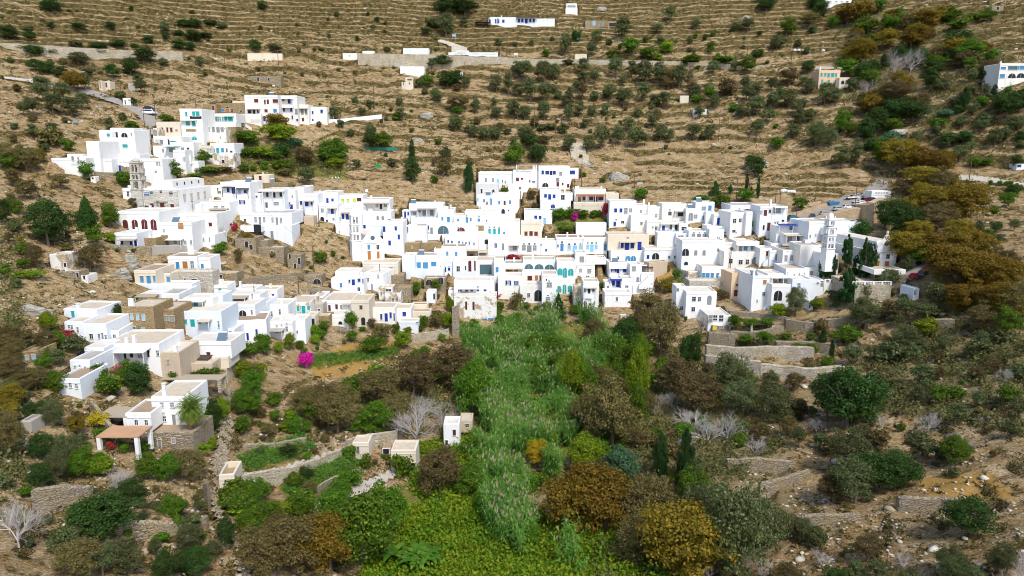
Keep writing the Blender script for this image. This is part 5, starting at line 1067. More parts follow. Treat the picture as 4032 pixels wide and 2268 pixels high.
def crown_mesh(name,nc,nl,ls,rx,z0,z1,cr,seed,shape='e',mat=None,hollow=.55,gap=0.):
    r=np.random.default_rng(seed); zc=(z0+z1)/2; rz=(z1-z0)/2
    d=r.normal(size=(nc,3)); d/=np.linalg.norm(d,axis=1)[:,None]; rad=r.uniform(hollow,1.,nc)[:,None]*r.uniform(.78,1.12,(nc,1))
    if shape=='e':
        C=d*rad*np.array([rx-cr*.6,rx-cr*.6,rz-cr*.6])+np.array([0,0,zc])
    elif shape=='c':   # cypress
        t=r.uniform(0,1,nc); a=r.uniform(0,6.28,nc); w=rx*np.sin(np.pi*np.clip(t*.86+.12,0,1))**.7*r.uniform(.35,1,nc)
        C=np.stack([w*np.cos(a),w*np.sin(a),z0+t*(z1-z0)],1); C[:,:2]*=.8
    elif shape=='p':   # conifer, cone
        t=r.uniform(0,1,nc)**1.3; a=r.uniform(0,6.28,nc); w=rx*(1-t)*r.uniform(.4,1.05,nc); C=np.stack([w*np.cos(a),w*np.sin(a),z0+t*(z1-z0)],1)
    off=r.normal(0,rx*.12,3); C[:,:2]+=off[:2]
    cs=cr*r.uniform(.65,1.25,nc)
    if shape in 'cp': cs*=np.clip((z1-C[:,2])/(z1-z0)*1.6+.25,.3,1)
    n=nc*nl; D=r.normal(size=(n,3)); D/=np.linalg.norm(D,axis=1)[:,None]; D[:,2]=np.where(D[:,2]<-.3,D[:,2]*-.6,D[:,2])
    R=np.repeat(cs,nl)[:,None]; P=np.repeat(C,nl,0)+D*R*r.uniform(.55,1.08,(n,1))*np.array([1,1,.8 if shape=='e' else 1.15])
    nn=D+r.normal(0,.55,(n,3)); nn/=np.linalg.norm(nn,axis=1)[:,None]
    u=np.cross(nn,r.normal(size=(n,3))); u/=np.linalg.norm(u,axis=1)[:,None]; v=np.cross(nn,u)
    s=ls*r.uniform(.55,1.35,(n,1)); u*=s; v*=s*.62
    V=np.stack([P-u,P-v,P+u,P+v],1).reshape(-1,3)
    return npmesh(name,V,np.arange(4*n).reshape(-1,4),mat)
def trunk_mesh(name,h,zc,rx,seed,mat,n=5,r0=.03):
    r=random.Random(seed); m=MB(); top=(r.uniform(-.03,.03),r.uniform(-.03,.03),h)
    m.tube([(0,0,-.12),(0,0,.02),(top[0]*.6,top[1]*.6,h*.55),top],[r0*1.5,r0*1.1,r0*.85,r0*.65],6)
    for k in range(n):
        a=6.28*k/n+r.uniform(-.4,.4); e=(math.cos(a)*rx*.62,math.sin(a)*rx*.62,zc+r.uniform(-.06,.14)); st=(top[0]*.8,top[1]*.8,h*r.uniform(.7,1.))
        md=((st[0]+e[0])*.5,(st[1]+e[1])*.5,(st[2]+e[2])*.5-.02); m.tube([st,md,e],[r0*.55,r0*.38,r0*.14],5)
    return m.mesh(name,mat)
def bare_mesh(name,seed,mat,rx=.45,dens=1.):
    r=random.Random(seed); m=MB()
    def br(p,d,L,rad,dep):
        q=tuple(p[i]+d[i]*L for i in range(3)); md=tuple((p[i]+q[i])/2+r.uniform(-.06,.06)*L for i in range(3))
        m.tube([p,md,q],[rad,rad*.8,rad*.6],4 if dep<2 else 3)
        if dep>=5: return
        for k in range(4 if dep in(1,2) else 3):
            v=[d[i]+r.uniform(-.85,.85) for i in range(3)]; v[2]+=.15; l=math.sqrt(sum(c*c for c in v)); v=[c/l for c in v]
            t=r.uniform(.45,1.); s=tuple(p[i]+(q[i]-p[i])*t for i in range(3)); br(s,v,L*r.uniform(.6,.8),rad*.5,dep+1)
    br((0,0,-.05),(0,0,1),.32,.020,0)
    for k in range(3):
        a=k*2.1+r.uniform(-.4,.4); br((0,0,.1),(math.cos(a)*.6,math.sin(a)*.6,.7),.30,.014,1)
    me=m.mesh(name,mat); v=np.zeros(len(me.vertices)*3); me.vertices.foreach_get('co',v); v=v.reshape(-1,3)
    v[:,2]*=1./v[:,2].max(); v[:,:2]*=rx/np.percentile(np.abs(v[:,:2]),97); me.vertices.foreach_set('co',v.ravel()); return me
PROTO={}
def proto(kind,hi,var):
    key=(kind,hi,var)
    if key in PROTO: return PROTO[key]
    sd=hash_(kind)*31+var*7+(3 if hi else 0); k=kind
    sh={'o':(.50,.06,1.,.20,30,75,.033),'g':(.50,.04,1.,.22,30,90,.036),'d':(.50,.03,1.,.22,30,90,.034),'a':(.50,.06,1.,.19,38,80,.033),'b':(.50,.04,1.,.18,38,66,.030),
        'y':(.50,.04,1.,.22,30,90,.036),'Y':(.50,.12,1.,.20,30,80,.036),'t':(.5,.15,1.,.22,28,100,.040),'m':(.5,.05,1.,.22,26,90,.05),'r':(.5,.05,1.,.22,26,80,.045),'s':(.5,-.05,1.,.26,20,80,.06),'u':(.5,-.05,1.,.26,20,80,.06),'v':(.5,-.05,1.,.26,20,80,.06)}
    if kind=='B': P=(bare_mesh('bare_crown',sd,M['palebark']),None)
    elif kind=='C':
        P=(crown_mesh('conifer_crown',54,130,.030,.5,.16,1.,.13,sd,'c',LEAF['c']),trunk_mesh('trunk',.8,.7,.3,sd,M['bark'],6,.02))
    elif kind in 'cC':
        nc,nl,ls=(70,120,.022) if not hi else (120,180,.015)
        P=(crown_mesh('cypress_crown',nc,nl,ls,.5,.06,1.,.16,sd,'c',LEAF['c']),trunk_mesh('trunk',.3,.3,.1,sd,M['bark'],2))
    elif kind=='p':
        P=(crown_mesh('conifer_crown',60 if not hi else 110,90,.034 if not hi else .024,.5,.10,1.,.16,sd,'p',LEAF['d']),trunk_mesh('trunk',.5,.4,.1,sd,M['bark'],2))
    else:
        rx,z0,z1,cr,nc,nl,ls=sh[k]; mt={'s':'o','u':'g','v':'b'}.get(k,k)
        if hi: nc=int(nc*2.3); nl=int(nl*1.6); ls*=.55; cr*=.72
        P=(crown_mesh('crown',nc,nl,ls,rx,z0,z1,cr,sd,'e',LEAF[mt]),trunk_mesh('trunk',.42,.6,rx,sd,M['bark']) if k not in 'suvmr' else None)
    PROTO[key]=P; return P
def hash_(s): return sum((i+1)*ord(c) for i,c in enumerate(s))
KN={'C':('tall_conifer','tall airy dark conifer','conifer'),'o':('olive_tree','grey green olive tree','olive tree'),'g':('leafy_tree','bright green leafy tree','tree'),'d':('evergreen_tree','dark evergreen tree','tree'),
'a':('plane_tree','rusty golden autumn tree','tree'),'b':('thorny_tree','dull brown half bare tree','tree'),'y':('yellowish_tree','yellow green tree','tree'),'Y':('yellow_tree','vivid yellow tree','tree'),
'B':('bare_tree','leafless grey tree','tree'),'c':('cypress_tree','slim dark cypress','cypress'),'p':('conifer_tree','dark green pointed conifer','conifer'),'t':('round_tree','blue green round tree','tree'),
'm':('bougainvillea_bush','magenta bougainvillea','shrub'),'r':('flowering_bush','red flowering bush','shrub'),'s':('olive_bush','grey green bush','bush'),'u':('green_bush','green garden bush','bush'),'v':('brown_bush','brownish dry bush','bush')}
VEG=[]
def tree(kind,fx,fy,hpx,wpx=None,world=None):
    if world is None: b=P3(fx*1.5652,fy*1.5652)
    else: b=np.array(world,float)
    z=float(gz(b[0],b[1])); 
    zz=min(z,b[2]+1.2) if world is None else z
    if world is None and zz<b[2]-2.5: zz=b[2]-1.5
    dep=b[1]*cp-(zz-CAMZ)*sp; mpp=dep/FP*1.5652; e_=1. if kind in 'cCpmB' else (1.12 if kind in 'os' else 1.18); h=hpx*mpp*(1.34 if kind=='o' else 1.18 if e_>1 else 1); w=(wpx or hpx*.9)*mpp*e_
    hi=(hpx>52) and kind not in 'B'; v=random.randrange(4 if not hi else 3)
    cr,tr=proto(kind,hi,v); nm,desc,cat=KN[kind]; big=hpx*(w/h)**.5
    root=bpy.data.objects.new(nm,None) if tr is not None else bpy.data.objects.new(nm,cr)
    link(root); root.location=(b[0],b[1],zz-.1); root.rotation_euler=(0,0,random.uniform(0,6.28)); root.scale=(w,w,h*1.02)
    if tr is not None:
        c=bpy.data.objects.new('crown',cr); link(c,root); t=bpy.data.objects.new('trunk',tr); link(t,root)
    root['category']=cat; VEG.append((root,kind,fx,fy,h,w)); return root
DATA="""
S d 390 90 90 150;S d 60 290 90 140;S d 230 305 75 85;S d 385 210 42 70;S d 590 222 38 120;S s 215 220 38 80;S d 840 235 60 80;S o 1240 245 80 90;S d 1380 190 60 100;S d 1470 200 65 110;S d 1590 188 50 100;S s 1690 215 45 70;S d 1460 300 75 130;S d 1340 265 45 90;S s 1550 270 35 130;S d 1120 325 55 90;S d 740 360 55 130;S d 880 358 60 130;S s 575 340 45 90;S d 1340 370 62 110;S d 1440 385 60 80;S d 1020 370 50 60;S d 1250 300 55 60;S d 1930 385 85 80;S s 2080 385 50 100;S d 1985 72 65 75;S d 260 405 72 150;S s 390 400 40 90;S s 440 390 28 40;S d 770 412 45 100;S o 590 480 75 170;S d 1085 480 100 150;S d 985 555 120 130;S d 850 590 100 110;S d 270 535 85 110;S d 350 562 95 120;S d 460 575 80 100;S o 1510 490 65 80;S o 1235 490 50 75;S s 650 560 45 90;S s 1040 625 60 70;S o 1065 695 75 100;S s 905 735 50 70;S d 1005 790 60 60;S a 570 690 130 160;S o 640 680 100 100;S o 480 760 130 130;S o 330 770 130 140;S o 400 850 130 150;S o 540 860 130 140;S o 250 860 120 120;S o 180 858 90 90;S o 620 830 110 100;S s 300 640 60 120;S o 245 1010 90 90;S s 390 970 50 80;S s 835 930 60 60;S s 820 975 45 50;S s 930 890 60 60;S u 1010 970 55 110;S u 500 1140 90 80;S v 380 1100 130 160;S b 90 1270 190 200;S g 60 1290 120 160;S b 200 1290 170 200;S a 300 1240 100 130;S b 120 1400 130 130;S g 240 1190 80 120;S g 650 1355 130 110;S g 945 1410 105 110;S g 1285 1345 145 130;S g 1555 1240 100 100;S u 1580 845 40 60;S u 1260 890 55 90;S u 2430 885 40 30
S a 2115 1000 130 170;S y 2110 1090 140 230;S g 1880 1090 100 190;S g 1820 1050 70 120;S g 1860 1190 80 130;S y 1960 1200 90 180;S g 2060 1200 70 120;S t 2230 1120 80 110;S b 2290 1240 140 170;S d 2130 1170 110 150;S g 2150 1300 90 190;S u 1550 1310 55 140;S u 1850 1300 60 90;S u 1990 1280 60 60;S g 2520 1220 180 230;S y 2520 1250 80 150;S o 2510 900 90 110;S o 2320 1400 120 130;S v 2160 1330 60 100;S v 1700 1290 30 140;S u 1450 1340 30 100;S u 1920 1290 40 50
U d 800 115 120 170;U d 930 118 130 200;U d 860 60 70 160;U o 790 280 150 140;U o 700 195 60 110;U s 690 200 70 90;U o 920 200 68 70;U s 640 250 40 90;U d 760 495 88 140;U o 680 515 70 70;U d 800 660 125 140;U d 870 640 110 120;U g 660 660 105 110;U s 585 650 70 60;U o 1370 610 130 150;U o 1530 640 150 120;U o 1600 600 100 110;U o 1170 690 120 90;U o 1260 720 150 80;U o 1430 760 145 120;U o 1535 775 130 110;U b 1820 760 150 75;U o 1820 560 110 100;U o 1910 640 100 90;U o 2070 590 140 120;U o 2190 590 110 90;U o 2290 650 150 140;U o 2390 650 150 110;U b 2470 660 150 110;U o 2550 670 150 120;U o 1640 740 70 60;U o 1720 770 100 60;U s 1910 770 80 70;U o 2020 770 110 90;U o 2130 790 115 140;U o 2280 770 110 110;U o 2430 810 110 110;U s 1990 860 80 60;U b 890 830 110 170;U g 870 855 50 90;U o 1010 850 95 80;U o 860 970 110 100;U s 730 770 95 90;U o 1290 880 110 120;U o 1380 890 90 110;U o 1530 890 120 90;U o 1710 920 100 90;U o 1800 870 110 80;U o 1890 930 110 80;U s 1560 965 50 120;U o 990 1040 80 110;U o 1080 1050 85 100;U s 1240 1010 45 70;U s 1380 1020 60 110;U s 1500 1000 50 60;U s 1660 1010 70 90;U o 1840 960 60 80;U o 2220 1110 130 150;U o 2090 1090 110 120;U o 1960 1130 150 130;U o 1860 1140 110 90;U o 2170 990 90 110;U o 2350 960 90 90;U o 2410 1050 100 110;U o 2480 1060 90 70;U o 2290 1090 80 80;U d 1430 1100 90 150;U v 1520 1080 60 80;U o 1720 1130 100 100;U g 1330 1250 150 130;U g 1260 1230 100 90;U d 1470 1210 130 150;U c 540 1205 165 58;U d 540 1395 180 120;U o 780 1210 95 110;U b 770 1340 140 120;U u 700 1385 55 60;U b 700 1260 60 50;U c 950 1460 225 95;U d 230 1130 120 130;U g 320 1130 120 130;U o 220 1050 90 90;U d 1770 292 75 80;U o 1920 330 95 90;U o 2130 310 140 130;U g 2180 420 120 130;U g 2300 440 100 140;U u 2060 430 62 120;U y 2390 445 60 70;U o 1690 420 140 90;U o 1890 430 90 90;U o 2380 255 65 95;U o 2480 165 100 85;U s 2300 305 50 50;U y 2450 400 90 110;U o 160 865 60 65;U o 450 905 90 90;U u 410 905 60 70;U o 440 840 90 60;U s 215 790 45 70;U s 110 790 60 50;U s 350 390 35 60;U s 240 440 30 50;U u 1050 455 22 80;U u 980 470 25 40;U s 450 460 35 40;U s 1700 495 40 70;U u 1540 430 60 50;U g 2540 740 30 100
T d 630 80 90 150;T o 100 218 68 75;T o 400 235 60 90;T o 490 240 90 100;T g 780 275 120 115;T g 215 400 90 65;T d 565 418 70 90;T o 710 370 80 120;T o 870 345 55 55;T b 960 190 85 150;T g 470 555 115 120;T d 945 545 90 90;T o 235 570 100 90;T u 60 465 60 150;T u 300 472 50 150;T u 200 760 100 80;T u 90 780 70 90;T u 370 840 55 80;T v 330 720 120 120;T b 800 650 130 150;T o 560 860 130 150;T o 690 820 110 130;T o 800 810 120 130;T o 480 760 100 110;T o 560 700 60 100;T o 1070 780 150 130;T o 1150 780 110 110;T s 1280 690 100 90;T o 870 960 120 110;T o 960 920 90 110;T o 560 1030 110 110;T o 650 930 90 110;T o 840 1050 90 110;T o 1000 1120 160 150;T o 1100 1120 120 130;T g 1200 1010 170 110;T g 1260 1020 90 90;T g 720 1125 90 100;T o 200 1040 100 90;T o 80 1050 110 110;T s 150 1050 70 70;T o 1200 1260 150 150;T o 1310 1230 130 120;T g 1240 570 120 150;T a 1380 470 170 170;T a 1290 450 110 140;T a 1240 190 150 210;T a 1340 150 130 150;T g 1400 250 120 160;T a 1560 360 130 170;T a 1720 370 160 210;T a 1850 240 150 190;T a 1920 180 120 140;T g 1570 240 110 140;T B 1600 600 230 230;T B 1720 560 200 200;T B 1290 330 90 110;T B 1390 720 120 150;T b 1620 800 180 230;T b 1530 780 150 160;T b 1760 830 130 140;T d 1740 910 120 190;T d 1550 920 150 150;T d 1460 1000 170 150;T d 1400 1060 150 140;T t 1560 1120 120 150;T g 1600 1000 100 130;T a 2050 440 140 190;T g 2180 470 170 200;T g 1930 520 130 160;T d 2080 330 110 180;T a 2230 420 100 150;T g 2030 160 110 150;T g 2190 140 60 110;T g 2310 170 80 120;T u 2100 230 90 130;T d 1900 560 110 130;T o 1960 680 100 110;T a 1640 1290 230 280;T a 1760 1290 170 200;T g 1500 1240 180 160;T a 1850 1440 170 280;T a 1980 1460 140 180;T c 2130 840 180 75;T c 2345 740 100 52;T d 2440 880 170 200;T d 2540 830 150 150;T d 2380 820 90 120;T o 2270 910 70 80;T t 1960 900 70 110;T o 2170 880 80 80;T d 2000 1080 90 160;T d 2120 1080 90 130;T o 2350 1100 120 110;T o 2440 1050 90 90;T g 1930 1200 70 110;T o 2090 1200 100 120;T g 2290 1230 50 130;T d 2510 1250 90 100;T u 2330 1400 40 38;T u 2395 1400 40 38;T u 2445 1408 38 36;T u 2480 1408 38 36;T u 2520 1412 38 36;T u 2190 1440 40 90;T d 2280 620 110 70;T o 2170 620 80 90;T g 1480 100 100 90;T d 1040 130 110 130;T d 1000 60 80 120
F p 690 390 185 160;F d 885 395 130 55;F c 1090 335 215 72;F c 1152 365 135 40;F c 1235 425 265 56;F d 1240 150 230 220;F d 1130 60 180 130;F g 1050 470 150 220;F g 780 545 160 190;F g 680 520 120 130;F u 540 470 85 180;F g 1790 577 155 190
X d 930 195 150 130;X d 860 160 120 110;X d 760 195 85 90;X B 1000 190 110 60;X a 960 295 120 170;X a 890 270 80 80;X a 1080 130 160 180;X a 1160 140 170 200;X b 1080 190 140 140;X a 1100 300 120 150;X a 1200 310 150 180;X a 1150 400 170 200;X a 1260 440 170 200;X a 1360 420 150 180;X a 1200 500 120 160;X a 1330 520 130 180;X b 1430 540 150 150;X o 1085 480 80 120;X o 955 340 60 60;X o 885 412 80 85;X o 850 390 50 60;X o 480 530 100 85;X y 405 535 62 70;X y 572 500 45 62;X g 228 588 70 60;X g 355 580 50 55;X g 290 582 50 80;X g 358 642 56 78;X g 278 642 44 60;X o 770 475 75 60;X s 640 470 50 60;X c 600 662 92 38;X c 633 718 94 27;X u 475 682 42 40;X u 512 665 30 36;X u 548 688 44 58;X o 725 732 80 85;X o 780 572 100 130;X s 830 722 60 80;X o 950 535 70 100;X o 1050 530 50 130;X y 1045 600 80 95;X o 940 680 100 110;X o 1110 680 60 60;X o 1010 680 60 60;X o 210 815 60 170;X v 590 600 70 60;X d 50 770 160 70;X d 15 770 150 60;X u 540 630 30 40;X g 440 630 30 40;X g 745 165 60 60;X b 500 60 30 40;X v 450 530 30 30;X u 410 640 20 30
I C 800 972 560 210;I C 888 985 430 130;I C 1072 860 450 180;I C 1190 900 300 120;I C 1290 965 560 220;I C 1390 900 440 150;I C 1050 1335 500 290;I u 1600 900 120 150;I o 1560 960 150 200;I o 1250 1200 170 180
G p 1610 1165 345 200;G g 860 1005 140 105;G b 1070 1035 205 230;G g 1210 1035 100 105;G u 1320 1065 90 90;G g 830 1130 100 110;G g 900 1225 140 170;G g 1080 1225 160 170;G u 1270 1100 70 110;G v 1450 1075 140 110;G g 1830 1100 130 170;G g 1960 1140 120 160;G g 545 1245 105 115;G u 430 1350 70 180;G u 540 1410 100 180;G u 690 1380 60 140;G y 225 1060 200 90;G y 190 1250 180 150;G b 60 1260 170 140;G g 20 1190 120 110;G g 40 760 140 90;G r 865 870 70 90;G g 2160 735 100 90;G r 1010 370 50 110;G r 1080 395 40 80
H d 230 1400 250 200;H b 430 1420 330 180;H b 300 1300 170 150;H a 690 830 190 200;H g 850 650 140 120;H b 620 800 120 120;H g 805 1170 100 85;H g 960 1180 80 45;H B 1180 1320 280 240;H B 620 1250 180 130;H v 760 1400 160 200;H g 1000 1449 110 70;H g 1120 1449 120 110;H g 360 1449 80 110;H b 1420 900 110 160;H g 1380 850 90 70;H y 890 720 80 100
K g 890 1160 140 150;K y 760 1200 130 150;K g 1255 1120 220 160;K B 1100 1170 110 130;K B 1180 1190 150 150;K b 1600 1290 240 270;K b 1520 1120 130 130;K g 1500 1430 200 310;K y 1900 1360 210 220;K g 1790 1180 130 110;K g 2150 1075 150 140;K b 2290 1105 160 150;K y 2450 1100 190 140;K y 2480 900 180 90;K g 2110 1145 80 110;K g 130 1420 200 180;K g 20 1420 140 120;K y 305 1420 130 120;K y 455 1390 220 150;K g 600 1370 120 130;K g 640 1449 90 110;K g 805 1395 80 60;K v 1150 1300 50 50;K g 2050 640 180 120;K g 2300 620 140 130;K g 2200 560 90 120;K g 830 290 150 190;K d 1130 230 40 50;K v 2330 980 100 110;K u 1370 1140 60 90;K g 1000 200 80 70
J g 1500 190 160 160;J b 1720 290 180 110;J u 190 150 60 60;J u 420 145 60 70;J d 180 1000 260 200;J u 590 700 60 200;J u 430 730 80 70;J r 505 815 50 80;J y 700 1160 90 100;J g 1490 790 30 50
B g 2190 720 130 110;B B 1520 1130 260 150;B a 1830 1190 190 180;B m 1610 950 60 110;B r 1700 1010 100 80;B u 1540 1180 60 70;B b 380 660 90 110;B v 2000 150 50 80
E u 1600 310 60 70;E u 1850 370 50 90;E g 2310 610 160 180;E g 660 385 80 80;E u 590 480 80 110;E b 930 600 120 130;E b 980 690 100 110;E g 1240 880 150 130;E g 1330 870 160 140;E g 1410 850 140 120;E b 1500 800 80 130;E m 1490 880 130 90;E g 1590 850 120 120;E g 1740 830 100 110;E g 1810 820 90 80;E r 1870 850 200 80;E y 1540 950 90 90;E u 1380 990 50 170;E r 720 1370 70 160;E u 1180 610 10 10
V y 1435 1012 120 62;V g 1462 1000 100 60;V y 1600 1060 180 55;V g 1600 960 110 50;V d 1575 870 60 70;V y 1605 930 90 46;V g 1598 1090 120 60;V y 1437 960 80 50;V b 1540 1140 180 150;V b 1480 1100 110 90;V t 1565 1225 95 95;V c 1718 1232 155 52;V c 1665 1210 120 45;V a 1430 1340 150 160;V a 1520 1350 160 170;V b 1470 1300 120 130;V a 1690 1449 190 210;V b 1620 1340 140 130;V a 1780 1440 120 110;V b 1600 1420 110 120;V b 1105 1255 118 115;V g 1180 1250 80 85;V g 1230 1290 60 80;V Y 1360 1175 65 60;V y 1460 1180 90 90;V g 1520 1120 70 60;V b 850 1085 110 120;V g 795 1060 70 80;V b 950 1020 90 110;V b 1040 1000 110 110;V b 1130 970 110 110;V b 1000 1080 90 100;V g 900 990 50 80;V B 1060 1060 80 90;V u 960 960 40 70;V g 1090 960 50 60;V g 940 1085 80 90;V g 1190 1050 130 90;V B 1050 1120 120 120;V B 1110 1090 90 90;V g 900 1410 170 190;V g 970 1340 120 120;V g 840 1350 110 120;V a 830 1449 140 150;V b 740 1449 150 140;V b 670 1449 130 120;V g 650 1320 60 100;V g 595 1290 50 80;V u 770 1285 45 80;V u 735 1215 30 40;V g 880 1218 48 70;V y 690 1300 45 90;V u 600 1245 40 70;V g 650 1250 45 60;V u 875 1150 35 35;V u 925 1165 35 30;V u 1010 1200 50 50;V o 1850 1449 190 180;V o 1800 1370 130 130;V o 1920 1380 110 120;V d 2130 1075 150 150;V d 2080 1060 110 100;V o 1840 1000 90 100;V o 1880 1050 80 90;V b 1750 1050 110 110;V b 1690 1000 100 100;V B 1780 1120 80 100;V B 1830 1110 80 90;V B 1740 1090 70 90;V B 2330 1090 70 70;V o 1950 1060 80 90;V g 2405 1170 70 68;V o 2260 1170 40 60;V d 2200 1240 90 120;V d 2250 1230 90 100;V o 2150 1270 90 110;V b 2090 1260 80 80;V o 2120 1170 90 100;V o 2320 1150 50 90;V d 2440 1350 90 120;V o 1750 1200 60 70;V g 1740 1260 80 80;V B 1900 1150 60 60;V g 1560 1000 90 60;V g 1340 1050 50 60;V m 775 925 45 40;V g 1520 905 60 70;V b 1660 900 130 90;V b 1620 830 90 90
M d 1950 1000 0 0;M u 630 1060 130 130;M u 840 1030 130 150;M u 1190 1000 60 80;M r 1310 900 100 180;M m 600 590 100 230;M m 700 560 60 120;M Y 290 760 200 280;M g 340 900 150 200;M u 870 1095 60 150;M r 440 1040 120 90;M d 1700 760 440 260;M y 1700 880 160 160;M y 1700 1000 170 180;M y 1620 1090 160 220;M g 1150 1449 330 330;M b 1480 1430 400 400;M g 900 1420 300 300;M g 700 230 320 330;M g 400 340 250 330;M d 850 350 400 320;M g 320 180 230 230;M m 570 60 120 170;M g 1240 140 120 130;M g 1640 150 160 260;M g 2150 560 330 300;M g 2250 520 260 280;M g 2100 800 250 180;M y 1850 620 300 200;M B 1950 420 250 200;M g 50 480 60 70;M b 20 860 300 120;M g 100 1300 350 330;M y 330 1340 260 300;M B 560 1449 220 300;M g 2350 700 60 100;M o 60 1000 150 200
N d 470 640 185 250;N d 400 600 120 150;N d 560 540 110 120;N g 740 585 90 100;N u 755 632 66 46;N g 360 365 115 120;N o 290 340 120 110;N d 180 310 105 100;N d 160 445 100 100;N o 240 400 90 100;N o 100 110 70 80;N d 150 160 90 90;N o 225 195 95 100;N y 440 385 80 90;N g 420 380 90 90;N a 330 220 90 70;N B 500 440 110 130;N B 80 690 210 230;N B 40 620 150 150;N b 330 815 160 200;N o 440 819 140 150;N o 560 800 130 150;N o 800 700 100 120;N d 820 790 120 140;N d 710 819 120 130;N d 970 720 140 70;N s 270 700 110 130;N u 990 510 70 100;N g 1085 490 90 95;N y 1040 560 60 100;N g 1150 600 100 120;N d 1230 310 60 70;N g 1280 560 90 130;N b 1320 460 60 80;N d 1310 400 60 60;N s 25 440 60 70;N b 30 320 190 120;N b 1400 180 180 170;N b 1330 150 140 150;N a 30 120 120 110;N g 650 330 10 10;N g 1450 500 90 110;N o 40 60 60 90;N b 1180 720 150 150;N g 1330 700 130 140;N g 1420 720 140 150
L b 180 580 200 240;L b 320 600 240 220;L y 370 390 210 170;L g 470 560 210 180;L r 550 540 150 220;L o 640 630 170 220;L g 330 690 140 150;L o 480 760 150 170;L g 300 800 130 150;L g 420 990 230 260;L b 100 1010 220 220;L b 30 800 300 180;L d 1040 285 220 170;L b 20 560 280 160;L y 240 860 100 100;L g 130 860 60 60;L g 1660 890 130 130;L g 1950 900 160 250;L g 2380 640 130 220;L g 2530 600 180 160;L y 2330 860 180 200;L g 2450 1050 250 240;L b 2400 900 150 200;L y 2500 900 180 180
Z d 400 560 340 300;Z p 730 425 275 175;Z g 780 565 160 140;Z y 905 530 85 75;Z b 740 780 220 210;Z B 690 760 120 110;Z g 200 740 90 100;Z b 310 745 190 150;Z d 30 380 200 110;Z g 900 400 190 140;Z g 150 290 110 110;Z b 210 180 150 180;Z a 185 580 100 50;Z y 120 815 50 170;Z y 270 819 60 180;Z b 500 100 120 130;Z g 1000 60 110 110;Z o 560 520 90 50
"""
for tok in DATA.replace('\n',';').split(';'):
    q=tok.split()
    if not q: continue
    if len(q[0])==1 and len(q)>=5 and q[0] in TILES:
        T,k,x,y,h=q[0],q[1],*map(float,q[2:5]); w=float(q[5]) if len(q)>5 else h*.9
        if h<20 and T in 'EMN': continue
        s=TILES[T][2]*1.5652; X,Y=tp(T,x,y); tree(k,X/1.5652,Y/1.5652,max(h/s,6),max(w/s,6))
# scattered fill in the wooded parts
def fill(poly,n,kinds,hr,seed,mind=14):
    r=random.Random(seed); x0=min(p[0] for p in poly);x1=max(p[0] for p in poly);y0=min(p[1] for p in poly);y1=max(p[1] for p in poly); c=0;t=0
    while c<n and t<n*60:
        t+=1; x=r.uniform(x0,x1);y=r.uniform(y0,y1)
        if not inpoly(np.array([x]),np.array([y]),poly)[0]: continue
        if any((x-v[2])**2+((y-v[3])*1.6)**2<mind**2 for v in VEG): continue
        h=r.uniform(*hr); tree(r.choice(kinds),x,y,h,h*r.uniform(.85,1.25)); c+=1
# along the right hand woods
fill([(2040,30),(2200,20),(2330,80),(2480,130),(2560,160),(2480,190),(2380,180),(2290,150),(2180,110),(2060,70)],16,'aggdb',(24,42),1)
fill([(2150,110),(2330,130),(2400,190),(2350,260),(2290,330),(2240,440),(2190,420),(2170,330),(2130,220)],26,'dgbda',(26,44),2,16)
fill([(2240,440),(2380,440),(2400,560),(2576,700),(2576,860),(2400,820),(2330,760),(2300,600),(2250,520)],26,'aaabg',(40,70),3,24)
fill([(2250,780),(2400,830),(2576,860),(2576,1060),(2400,1060),(2200,1000),(2050,930),(2150,850)],28,'oobosBg',(30,52),4,26)
fill([(1640,860),(1760,900),(1900,980),(2050,980),(2100,1080),(1960,1120),(1760,1150),(1640,1200),(1600,1000)],26,'bgovBgb',(34,56),5,24)
fill([(1760,1330),(2000,1350),(2300,1420),(2576,1420),(2576,1500),(1760,1500)],34,'oodbsB',(40,70),6,26)
fill([(2000,1020),(2300,1060),(2576,1080),(2576,1200),(2300,1190),(2100,1200),(1950,1160)],14,'oosBv',(24,46),7,26)
fill([(0,860),(60,870),(100,1000),(60,1100),(0,1150)],10,'baob',(40,70),8,22)
fill([(560,1010),(760,1010),(800,1100),(700,1090),(600,1100),(540,1060)],8,'gyb',(26,44),9,22)
fill([(640,880),(900,840),(1050,830),(1140,860),(1100,900),(900,890),(700,930)],8,'gyuu',(16,30),10,20)
fill([(1180,860),(1290,830),(1500,830),(1460,1000),(1420,1180),(1350,1400),(1220,1400),(1170,1150),(1140,1000)],20,'ggguy',(34,60),31,30)
fill([(1480,860),(1620,880),(1640,1050),(1560,1250),(1480,1200),(1460,1000)],18,'bggb',(44,80),11,26)
fill([(2300,250),(2576,230),(2576,420),(2400,420),(2300,380)],26,'oodgs',(18,34),12,20)
fill([(2380,480),(2576,480),(2576,640),(2460,620)],12,'oodg',(22,36),13,22)
fill([(1170,110),(2050,60),(2050,130),(1700,140),(1400,120)],16,'ossd',(9,20),14,26)
fill([(0,20),(860,20),(1150,40),(1100,130),(600,110),(0,90)],16,'sds',(6,13),15,30)
fill([(1280,170),(2000,180),(2060,230),(2050,330),(1750,300),(1400,300),(1280,240)],34,'ooosb',(20,34),16,17)
fill([(1050,200),(1300,220),(1420,330),(1300,380),(1100,330)],12,'oosv',(14,28),17,24)
fill([(0,100),(200,180),(180,300),(120,420),(0,440)],12,'ssov',(12,26),18,24)
fill([(640,330),(860,300),(1200,330),(1180,430),(900,430),(830,380)],12,'suvo',(10,22),19,24)
fill([(0,500),(120,480),(260,560),(240,640),(120,740),(0,720)],14,'svgb',(16,34),20,22)
